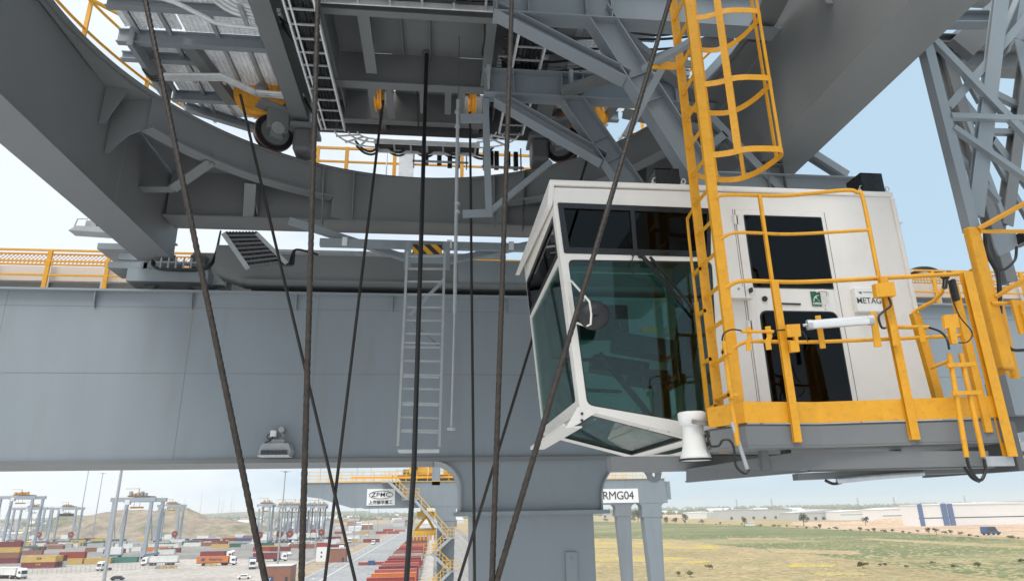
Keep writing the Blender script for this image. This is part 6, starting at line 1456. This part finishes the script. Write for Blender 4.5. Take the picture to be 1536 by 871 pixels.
# brown site cabins near the road
def cabin(px, py, w_, d_, h_, label, rz=0, sign=False):
    v = aZ(px, py, G); t = thing('site_cabin', label, 'cabin', (v.x, v.y+d_/2, G))
    MB().box(v.x-w_/2, v.x+w_/2, v.y, v.y+d_, G+.1, G+h_).build('wall', 'c_brown', t)
    MB().box(v.x-w_/2-.1, v.x+w_/2+.1, v.y-.1, v.y+d_+.1, G+h_, G+h_+.15).build('roof', 'bgrey', t)
    MB().box(v.x+w_/2-1.6, v.x+w_/2-.8, v.y-.06, v.y-.01, G+.15, G+2.2).build('door', 'bdark', t)
    if sign:
        s_ = MB().box(v.x-w_/2+.6, v.x-w_/2+3.2, v.y-.12, v.y-.02, G+.6, G+2.4).build('notice', 'c_blue', t); text('17', 'lettering', 'white2', (v.x-w_/2+1.9, v.y-.14, G+1.5), 1.2, (1,0,0), (0,0,1), s_, .02, bold=.02)
    return t
cabin(414, 876, 8.5, 9, 5.4, 'brown steel cabin with a blue notice at the bottom of the picture', sign=True)
cabin(503, 843, 9, 6, 6.0, 'brown steel cabin beside the road left of the parked car')
v = aZ(481, 847, G); sb_ = thing('notice_board', 'tall white notice board with red header beside the brown cabin', 'sign', (v.x, v.y, G))
MB().box(v.x-2.2, v.x+2.2, v.y, v.y+.15, G+1.5, G+7.5).build('panel', 'white2', sb_); MB().box(v.x-2.3, v.x+2.3, v.y-.05, v.y-.01, G+7.5, G+9.2).build('header', 'c_red', sb_)
for dx in (-1.8, 1.8): MB().box(v.x+dx-.08, v.x+dx+.08, v.y+.16, v.y+.3, G, G+9.5).build('post', 'galv', sb_)
for z_ in (3.5, 5.2): MB().cyl((v.x, v.y-.05, G+z_), (0,1,0), .4, .05, 14).build('symbol', 'c_blue', sb_)

# ================================================================== TRUCKS AND CARS
def make_truck(cabmat='white2', nm='truck', trailer=None, L=13):
    """front of the cab towards +X; origin under the cab front axle"""
    o = bpy.data.objects.new(nm, None); COL.objects.link(o)
    b = MB(); b.prism([(-1.5,1.0),(1.0,.6),(1.15,.9),(1.12,1.7),(.85,3.0),(.55,3.55),(-.9,3.75),(-1.5,3.6)], -1.25, 1.25); cb = b.build('cab', cabmat, o, bevel=.12)
    w = MB(); w.prism([(1.13,1.75),(1.16,1.78),(.90,2.95),(.86,2.9)], -1.05, 1.05); w.build('windscreen', 'bdark', cb)
    for s in (-1, 1):
        w = MB(); w.prism([(-.6,1.9),(.85,1.9),(.65,2.75),(-.6,2.75)], s*1.24, s*1.27); w.build('side_window', 'bdark', cb)
        for x in (0.2, -3.2, -4.4):
            w = MB(); w.cyl((x, s*1.05, .5), (0,1,0), .5, .35, 16); w.build('wheel', 'blackrub', o)
    m = MB(); m.box(-5.4, 1.1, -.5, .5, .55, .95); m.box(1.05, 1.2, -1.2, 1.2, .35, .85); m.build('chassis', 'dgrey', o)
    if trailer:
        m = MB(); m.box(-2.2-L, -2.0, -1.15, 1.15, 1.0, 1.3); m.build('trailer_bed', 'dgrey', o)
        for s in (-1, 1):
            for x in (-L+.5, -L+1.8, -L+3.1):
                w = MB(); w.cyl((x, s*1.0, .5), (0,1,0), .48, .35, 16); w.build('wheel', 'blackrub', o)
    return o
def place(o, px, py, rz, label, cat, group=None, s=1):
    v = aZ(px, py, G); o.location = (v.x, v.y, G+.1); o.rotation_euler = (0,0,rz); o.scale = (s,)*3; o['label'] = label; o['category'] = cat
    if group: o['group'] = group
    return v
trk = make_truck('white2', trailer=True, L=13.5)
v = place(trk, 350, 847, 0, 'white truck hauling the orange container in the left yard', 'truck', 'trucks in the yard')
oc = container(v.x-9.0, v.y, G+1.42, 'orange', 'orange Hapag-Lloyd container on the white truck', 'containers on trucks', L=13.6)
tx = text('Hapag-Lloyd', 'lettering', 'c_blue', (0,0,0), 1.15, (1,0,0), (0,0,1), None, .01, bold=.03); tx.parent = oc; tx.matrix_local = Matrix.Translation((1.4, -1.26, 1.35)) @ Matrix(((1,0,0,0),(0,0,-1,0),(0,1,0,0),(0,0,0,1)))
em = MB(); em.add([(-5.0,-1.26,.7),(-4.3,-1.26,.7),(-3.9,-1.26,1.9),(-4.6,-1.26,1.9),(-4.2,-1.26,.7),(-3.5,-1.26,.7),(-3.1,-1.26,1.9),(-3.8,-1.26,1.9)], [(0,1,2,3),(4,5,6,7)]); eo = em.build('emblem', 'c_blue'); eo.parent = oc
def truck(px, py, rz, label, trailer=False, col=None, clab=None, s=1, mat=None, L=12.2):
    t = make_truck(mat or 'white2', trailer=trailer)
    v = place(t, px, py, rz, label, 'truck', 'trucks in the yard', s)
    if col:
        d = Vector((-8.6*cos(rz), -8.6*sin(rz), 0)); container(v.x+d.x, v.y+d.y, G+1.42, col, clab, 'containers on trucks', rz, L)
truck(378, 853, radians(-75), 'white truck driving towards the camera right of the orange container', True, 'blue', 'blue container on the truck driving towards the camera')
truck(427, 841, 0.05, 'white truck with a maroon container behind the tall rope', True, 'maroon', 'maroon container on the white truck left of the light mast')
truck(345, 838, 0, 'maroon trailer truck half hidden behind the orange truck', True, 'maroon', 'maroon container behind the orange truck cab')
truck(32, 868, radians(-30), 'white truck with a white trailer at the bottom left corner', True, 'white', 'white trailer box at the bottom left corner')
truck(150, 856, radians(-110), 'white truck waiting left of the thick grey lamp post')
truck(216, 848, radians(180), 'white truck facing left in front of the teal container', True, 'white', 'white tanker-like box behind the left-facing truck')
v = aZ(187, 843, G); container(v.x, v.y, G, 'teal', 'teal green container by the thick grey lamp post')
truck(524, 814, radians(-80), 'white truck parked beside a light mast left of the road'); truck(512, 828, radians(-70), 'white truck standing beside the dirt verge'); truck(497, 800, radians(-80), 'small white truck far up the yard left of the road')
truck(438, 812, radians(160), 'dark reach truck under the cranes', mat='dgrey')
def make_car(mat, van=False):
    o = bpy.data.objects.new('parked_car' if not van else 'van', None); COL.objects.link(o)
    h = 2.1 if van else 1.45
    b = MB(); b.prism([(-2.2,.35),(2.2,.35),(2.25,.75),(1.5,.95),(.9,h),(-1.3 if not van else -2.1,h),(-2.0 if not van else -2.2,1.0),(-2.25,.9)], -.88, .88); bb = b.build('body', mat, o, bevel=.08)
    for s in (-1, 1):
        w = MB(); w.prism([(-1.5,1.0),(1.15,1.0),(.8,h-.1),(-1.1,h-.1)], s*.87, s*.90); w.build('side_window', 'bdark', bb)
        for x in (-1.4, 1.4): w = MB(); w.cyl((x, s*.8, .33), (0,1,0), .33, .22, 14); w.build('wheel', 'blackrub', o)
    w = MB(); w.prism([(1.46,1.0),(1.5,1.0),(.95,h-.1),(.9,h-.1)], -.75, .75); w.build('windscreen', 'bdark', bb)
    return o
place(make_car('white2'), 366, 868, radians(10), 'white car driving on the forecourt below the trucks', 'car')
place(make_car('c_dblue'), 176, 870, radians(5), 'black car at the bottom edge beside the thick lamp post', 'car')
place(make_car('white2', True), 507, 842, radians(75), 'white van parked at the road edge by the brown cabin', 'van'); place(make_car('c_dblue'), 514, 840, radians(75), 'dark car parked right behind the white van', 'car')
place(make_car('white2', True), 560, 816, radians(-95), 'white van driving down the middle of the road', 'van', s=1.3)
place(make_car('c_blue'), 500, 818, 0.2, 'blue car parked near the maroon container by the light mast', 'car')
cl_ = random.Random(2); pc = None
for i in range(16):
    px = cl_.uniform(300, 560); py = cl_.uniform(798, 832); v = aZ(px, py, G)
    if v.x > -58: continue
    if pc is None: pc = make_car('white2'); c_ = pc
    else:
        c_ = pc.copy(); COL.objects.link(c_)
        for ch in pc.children:
            d = ch.copy(); COL.objects.link(d); d.parent = c_
            for g in ch.children: e = g.copy(); COL.objects.link(e); e.parent = d
    c_.location = (v.x, v.y, G+.05); c_.rotation_euler = (0,0,cl_.uniform(0,3)); c_['label'] = 'tiny white car far off in the yard'; c_['category'] = 'car'; c_['group'] = 'tiny white cars in the yard'
place(make_car('c_blue', True), 1487, 802, radians(0), 'blue and white van behind the scrub at far right', 'van', s=2.6)
# folded spreader lying on the road
v = aZ(557, 847, G); t = thing('spreader', 'red and blue spreader lying on the road left of the container stack', 'spreader', (v.x, v.y, G))
MB().box(v.x-5.5, v.x-1.4, v.y-.9, v.y+.9, G+.3, G+1.3).build('arm', 'c_red', t); MB().box(v.x+1.4, v.x+5.5, v.y-.9, v.y+.9, G+.3, G+1.3).build('arm', 'c_red', t); MB().box(v.x-1.35, v.x+1.35, v.y-1.2, v.y+1.2, G+.2, G+1.9).build('centre_box', 'c_blue', t)

# barriers, fences
def concrete_blocks(px0, py0, px1, py1, n, label, mat='c_ochre'):
    a = aZ(px0, py0, G); b = aZ(px1, py1, G)
    for i in range(n):
        p = lerp(a, b, i/(n-1)); m = MB(); m.prism([(-1.0,0),(1.0,0),(.8,.55),(.75,1.2),(-.75,1.2),(-.8,.55)], -.4, .4); o = m.build('barrier_block', mat if i % 2 else 'conc'); o.location = (p.x, p.y, G+.05); tag(o, label, 'barrier', 'barrier blocks in the yard')
concrete_blocks(236,853,262,852,6,'ochre and grey barrier block in front of the gate lanes'); concrete_blocks(310,849,322,849,4,'ochre barrier block below the orange truck'); concrete_blocks(452,822,478,821,9,'barrier block in the row across the lane'); concrete_blocks(440,812,470,806,7,'barrier block in the far row under the cranes')
fc = thing('mesh_fence', 'low grey mesh fence across the bottom left of the yard', 'fence', (-140, 290, G))
a = aZ(-20, 864, G); b = aZ(262, 852, G); m = MB(); n = 40
for i in range(n+1):
    p = lerp(a, b, i/n); MB().box(p.x-.06, p.x+.06, p.y-.06, p.y+.06, G, G+2.6).build('post', 'galv', fc)
for z_ in (.3, .9, 1.5, 2.1, 2.55): m.beam(a+Vector((0,0,z_)), b+Vector((0,0,z_)), .03, .05)
m.build('mesh', 'galv', fc)

# ================================================================== LIGHT MASTS
def mast(px, pyb, pyt, r, label, head=True, Yo=None):
    b = aZ(px, pyb, G); zt = None
    # the mast is upright: find its height where the pixel row of its top is met
    lo, hi = 5, 90
    for _ in range(40):
        mid = (lo+hi)/2; p = Vector((b.x, b.y, G+mid)); k = F/p.dot(FW); yy = 435.5-p.dot(UP)*k
        if yy > pyt: lo = mid
        else: hi = mid
    h = lo
    t = thing('light_mast', label, 'light mast', (b.x, b.y, G), 'light masts in the port')
    m = MB(); m.tube([(b.x,b.y,G),(b.x,b.y,G+h*.5),(b.x,b.y,G+h)], [r, r*.75, r*.5], 10); m.build('pole', 'galv', t)
    if head:
        m = MB(); m.cyl((b.x,b.y,G+h-.3), (0,0,1), 1.0, .35, 12); m.build('head_ring', 'galv', t)
        for k in range(6):
            a = k*pi/3+.3; m = MB(); m.beam((b.x+.6*cos(a), b.y+.6*sin(a), G+h), (b.x+2.6*cos(a), b.y+2.6*sin(a), G+h-.15), .5, .25); m.build('floodlight', 'galvl', t)
mast(155, 874, 560, .62, 'thick grey light mast rising from the bottom left behind the girder', False)
mast(416, 849, 706, .45, 'grey light mast with a double head left of the second rope')
mast(113, 818, 704, .5, 'slender light mast left of the pair above the earth mound'); mast(136, 818, 709, .5, 'slender light mast right of the pair above the earth mound')
mast(530, 818, 700, .35, 'light mast standing just left of the road', False); mast(472, 832, 690, .35, 'light mast beside the white notice board', False); mast(552, 806, 700, .35, 'thin light mast behind the white truck by the road', False)
mast(500, 795, 745, .4, 'thin far light mast between the crossing ropes', False); mast(566, 800, 735, .4, 'thin far light mast right of the road', False)
for px, pyt in ((282,756),(330,750),(348,748),(332,745),(243,755)): mast(px, 784, pyt, .5, 'very thin light mast far beyond the earth mound', False)
for px in (1160, 1290, 1345, 1452, 1107):
    b = aZ(px, 772, G); b = Vector((aY(px, 772, 2200).x, 2200, G)); t = thing('pylon', 'thin lattice pylon on the skyline', 'pylon', b, 'pylons on the skyline'); h = 46
    m = MB(); 
    for s in (-1, 1): m.beam((b.x+s*4, b.y, G), (b.x, b.y, G+h), .5, .5)
    for i in range(6): z = h*i/7; m.beam((b.x-4*(1-z/h), b.y, G+z), (b.x+4*(1-(z+6)/h), b.y, G+z+6), .3, .3)
    m.build('tower', 'dgrey', t); m = MB()
    for z in (.68, .82, .95): m.box(b.x-6, b.x+6, b.y-.2, b.y+.2, G+h*z, G+h*z+.5)
    m.build('arm', 'dgrey', t)

# ================================================================== YARD CRANES (rubber tyred)
M['cgrey'] = paint('pale_crane_grey', (.34,.38,.42), .6, var=.06, scale=.2)
def yard_crane(px0, px1, pyb, pyt, label, depth=14, lit=True, reel=1, load=None):
    a = aZ((px0+px1)/2, pyb, G); Y = a.y; x0 = aY(px0, pyb, Y).x; x1 = aY(px1, pyb, Y).x; zt = aY((px0+px1)/2, pyt, Y).z
    t = thing('yard_crane', label, 'crane', ((x0+x1)/2, Y, G), 'yard cranes')
    W = 1.6 if x1-x0 > 15 else 1.2
    for x in (x0, x1):
        for y in (Y, Y+depth):
            MB().box(x-W/2, x+W/2, y-W/2, y+W/2, G+2.4, zt).build('leg', 'cgrey', t)
        MB().box(x-W/2-.1, x+W/2+.1, Y-3, Y+depth+3, G+1.2, G+2.4).build('sill_beam', 'cgrey', t)
        for y in (Y-2, Y, Y+depth, Y+depth+2): MB().cyl((x, y, G+.8), (1,0,0), .8, .8, 14).build('wheel', 'blackrub', t)
        m = MB(); m.beam((x, Y, zt-1), (x, Y+depth*.5, G+9), .4, .4); m.beam((x, Y+depth, zt-1), (x, Y+depth*.5, G+9), .4, .4); m.build('brace', 'cgrey', t)
    for y in (Y, Y+depth): MB().box(x0-2, x1+2, y-.9, y+.9, zt, zt+2.2).build('girder', 'cgrey', t); railing(x0-2, x1+2, y-1, zt+2.2, t, step=3, nr=2)
    xm = x0+(x1-x0)*.55; 
    MB().box(xm-4, xm+4, Y-1, Y+depth+1, zt+2.5, zt+3.2).build('trolley', 'dgrey', t)
    for i in range(5): u = xm-3.6+i*1.6; MB().box(u, u+1.1, Y-.6+i, Y+2+i, zt+3.2, zt+3.2+random.uniform(.8, 2.4)).build('machinery', random.choice(('amber','yellow','galv')), t)
    m = MB(); m.box(xm+1, xm+1.4, Y, Y+.4, zt+3.2, zt+7); m.box(xm-6, xm+1.4, Y, Y+.4, zt+6.7, zt+7); m.build('service_jib', 'yellow', t)
    MB().box(xm-3, xm+3, Y+2, Y+5, zt-3.5, zt-2.6).build('spreader', 'yellow', t)
    m = MB()
    for dx in (-1.5, 1.5): m.tube([(xm+dx, Y+3, zt-2.6), (xm+dx, Y+3, zt+2.5)], .1, 4)
    m.build('rope', 'dgrey', t)
    if reel: rx = x1-1.2 if reel > 0 else x0+1.2; MB().cyl((rx+1.0, Y-1.5, G+6.5), (0,1,0), 2.7, .5, 28).build('cable_reel', 'c_maroon', t); MB().cyl((rx+1.0, Y-1.8, G+6.5), (0,1,0), .9, .3, 16).build('reel_hub', 'c_orange', t)
    MB().box(x1-9 if reel > 0 else x0+1.5, x1-2.6 if reel > 0 else x0+8, Y-1.6, Y+1, G+2.6, G+6.2).build('power_house', 'bwhite', t)
    MB().box(xm-5, xm-2.5, Y-1, Y+1.5, zt-1.5, zt+1.0).build('cab', 'bwhite', t)
    if load: container(xm, Y+3.5, zt-6.2, load, 'dark blue container hanging under a left yard crane', 'containers on cranes')
    return t
yard_crane(158, 215, 838, 752, 'large yard crane beside the thick grey lamp post at left', 16, reel=0)
v = aZ(186, 823, G); container(v.x, v.y, G+1, 'white', 'long white box under the large yard crane')
yard_crane(-15, 34, 824, 748, 'yard crane at the left edge of the picture', 14, reel=0)
yard_crane(12, 58, 812, 764, 'smaller yard crane behind the one at the left edge', 12)
yard_crane(70, 106, 812, 764, 'yard crane holding a dark blue container', 12, load='dblue')
yard_crane(232, 262, 812, 760, 'yard crane in front of the earth mound', 12)
yard_crane(384, 400, 815, 760, 'narrow yard crane left of the light mast with double head', 12, reel=-1)
for px0, px1, n in ((415,424,'first'), (430,440,'second'), (446,456,'third'), (462,470,'fourth'), (474,482,'fifth')):
    yard_crane(px0, px1, 813 if px0 < 440 else 810, 762, f'{n} from left of the five cranes clustered beyond the second rope', 12, reel=-1 if px0 < 440 else 1)

# white sheds and stores scattered through the port
random.seed(31)
for i in range(26):
    px = random.uniform(0, 560); py = random.uniform(788, 800) if px > 120 else random.uniform(800, 810); v = aZ(px, py, G)
    if -70 < v.x < 40: continue
    t = thing('shed', 'pale low shed among the port clutter in the middle distance', 'shed', (v.x, v.y, G), 'pale sheds in the port'); w_ = random.uniform(6, 22); h_ = random.uniform(3, 7)
    MB().box(v.x-w_/2, v.x+w_/2, v.y, v.y+10, G, G+h_).build('wall', random.choice(('bwhite','bgrey','bwhite','c_brown')), t)
    MB().prism([(v.y-.3, G+h_), (v.y+10.3, G+h_), (v.y+5, G+h_+1.6)], v.x-w_/2-.3, v.x+w_/2+.3, 'x').build('roof', 'bgrey', t)
for i in range(9):
    px = 250+i*24; mast(px+random.uniform(-6,6), 792+random.uniform(-2,4), 742+random.uniform(-4,14), .35, 'thin light mast far off in the port', False)
# ================================================================== WORLD AND LIGHT
SUN_EL, SUN_AZ = radians(66), radians(-140)   # azimuth: direction the light comes from, measured from +Y towards +X
w = bpy.data.worlds.new('World'); SC.world = w; w.use_nodes = True
nt = w.node_tree; N = nt.nodes; L = nt.links; bg = N['Background']
sky = N.new('ShaderNodeTexSky'); sky.sky_type = 'NISHITA'; sky.sun_disc = False; sky.sun_elevation = SUN_EL; sky.sun_rotation = SUN_AZ
sky.air_density = 1.0; sky.dust_density = 2.0; sky.ozone_density = 1.5
tc = N.new('ShaderNodeTexCoord'); mp = N.new('ShaderNodeMapping'); mp.inputs['Scale'].default_value = (1, 1, 2.6); mp.inputs['Location'].default_value = (.35, .2, .1); L.new(tc.outputs['Generated'], mp.inputs[0])
n1 = N.new('ShaderNodeTexNoise'); n1.inputs['Scale'].default_value = 1.6; n1.inputs['Detail'].default_value = 7; n1.inputs['Roughness'].default_value = .55; L.new(mp.outputs[0], n1.inputs['Vector'])
# more cloud towards the left (-X)
sx = N.new('ShaderNodeSeparateXYZ'); L.new(tc.outputs['Generated'], sx.inputs[0])
gx_ = N.new('ShaderNodeMapRange'); gx_.inputs[1].default_value = -.6; gx_.inputs[2].default_value = .75; gx_.inputs[3].default_value = .26; gx_.inputs[4].default_value = -.10; L.new(sx.outputs[0], gx_.inputs[0])
ad = N.new('ShaderNodeMath'); ad.operation = 'ADD'; L.new(n1.outputs['Fac'], ad.inputs[0]); L.new(gx_.outputs[0], ad.inputs[1])
rm = N.new('ShaderNodeMapRange'); rm.interpolation_type = 'SMOOTHSTEP'; rm.inputs[1].default_value = .46; rm.inputs[2].default_value = .70; rm.inputs[3].default_value = .0; rm.inputs[4].default_value = 1.0; L.new(ad.outputs[0], rm.inputs[0])
mx = N.new('ShaderNodeMix'); mx.data_type = 'RGBA'; L.new(rm.outputs[0], mx.inputs[0])
hb_s = N.new('ShaderNodeMix'); hb_s.data_type = 'RGBA'; hb_s.inputs[0].default_value = .85; L.new(sky.outputs[0], hb_s.inputs[6]); hb_s.inputs[7].default_value = (3.9, 5.3, 6.4, 1); L.new(hb_s.outputs[2], mx.inputs[6]); mx.inputs[7].default_value = (6.3, 6.75, 7.2, 1)
L.new(mx.outputs[2], bg.inputs[0]); bg.inputs[1].default_value = .11
sun = bpy.data.lights.new('sun', 'SUN'); sun.energy = 3.4; sun.angle = radians(40); sun.color = (1, .95, .88)
so = bpy.data.objects.new('sun', sun); COL.objects.link(so)
dl = Vector((sin(SUN_AZ)*cos(SUN_EL), cos(SUN_AZ)*cos(SUN_EL), sin(SUN_EL)))
so.rotation_euler = dl.to_track_quat('Z', 'Y').to_euler()
SC.view_settings.view_transform = 'Standard'; SC.view_settings.look = 'None'; SC.view_settings.gamma = 1; SC.view_settings.exposure = 0.42
SC.view_settings.use_curve_mapping = False
SC.render.engine = 'CYCLES'; SC.cycles.max_bounces = 8; SC.cycles.diffuse_bounces = 5; SC.cycles.transparent_max_bounces = 24; SC.cycles.use_denoising = True
SC.cycles.volume_bounces = 2
# pale air: far things fade towards the sky
hz_ = MB(); hz_.box(-7000, 8000, -1400, 7200, G-1.0, 75)
hm_ = bpy.data.materials.new('air'); hm_.use_nodes = True; hn_ = hm_.node_tree.nodes; hn_.remove(hn_['Principled BSDF'])
pv = hn_.new('ShaderNodeVolumePrincipled'); pv.inputs['Color'].default_value = (.97,.985,1,1); pv.inputs['Density'].default_value = .00013; pv.inputs['Anisotropy'].default_value = .2
hm_.node_tree.links.new(pv.outputs[0], hn_['Material Output'].inputs['Volume'])
ho = hz_.build('haze', hm_); ho['kind'] = 'stuff'; ho['label'] = 'thin pale haze filling the air over the port and fields'


# countable pieces that were drawn in one mesh become objects of their own
SPLIT = {'cable','clamp','box','edge_flange','weld_seam','clip','joist','rung','brace_pair','grate','foot_grate','bolt','spoke','stiffener','rope','heat_sink_fin','flex_cable','cable_bundle'}
bpy.context.view_layer.update()
for ob in [o for o in SC.objects if o.type == 'MESH' and o.name.split('.')[0] in SPLIT]:
    me = ob.data; par = list(range(len(me.vertices)))
    def find(a):
        while par[a] != a: par[a] = par[par[a]]; a = par[a]
        return a
    for e in me.edges:
        a, b = find(e.vertices[0]), find(e.vertices[1])
        if a != b: par[a] = b
    groups = {}
    for p in me.polygons: groups.setdefault(find(p.vertices[0]), []).append(p)
    # caps are separate islands of a tube: merge islands whose points coincide
    if ob.name.split('.')[0] in ('cable','rope','flex_cable','clamp','bolt'):
        pos = {}
        for v in me.vertices:
            k = (round(v.co.x, 4), round(v.co.y, 4), round(v.co.z, 4)); r_ = find(v.index)
            if k in pos and find(pos[k]) != r_: par[r_] = find(pos[k])
            else: pos[k] = v.index
        groups = {}
        for p in me.polygons: groups.setdefault(find(p.vertices[0]), []).append(p)
    if len(groups) < 2 or len(groups) > 60: continue
    first = True
    for ps in groups.values():
        idx = sorted({i for p in ps for i in p.vertices}); mp_ = {i: j for j, i in enumerate(idx)}
        nm_ = bpy.data.meshes.new(me.name); nm_.from_pydata([me.vertices[i].co[:] for i in idx], [], [[mp_[i] for i in p.vertices] for p in ps])
        nm_.polygons.foreach_set('use_smooth', [p.use_smooth for p in ps]); nm_.materials.append(me.materials[0])
        if first: ob.data = nm_; first = False
        else:
            c = ob.copy(); c.data = nm_; COL.objects.link(c)
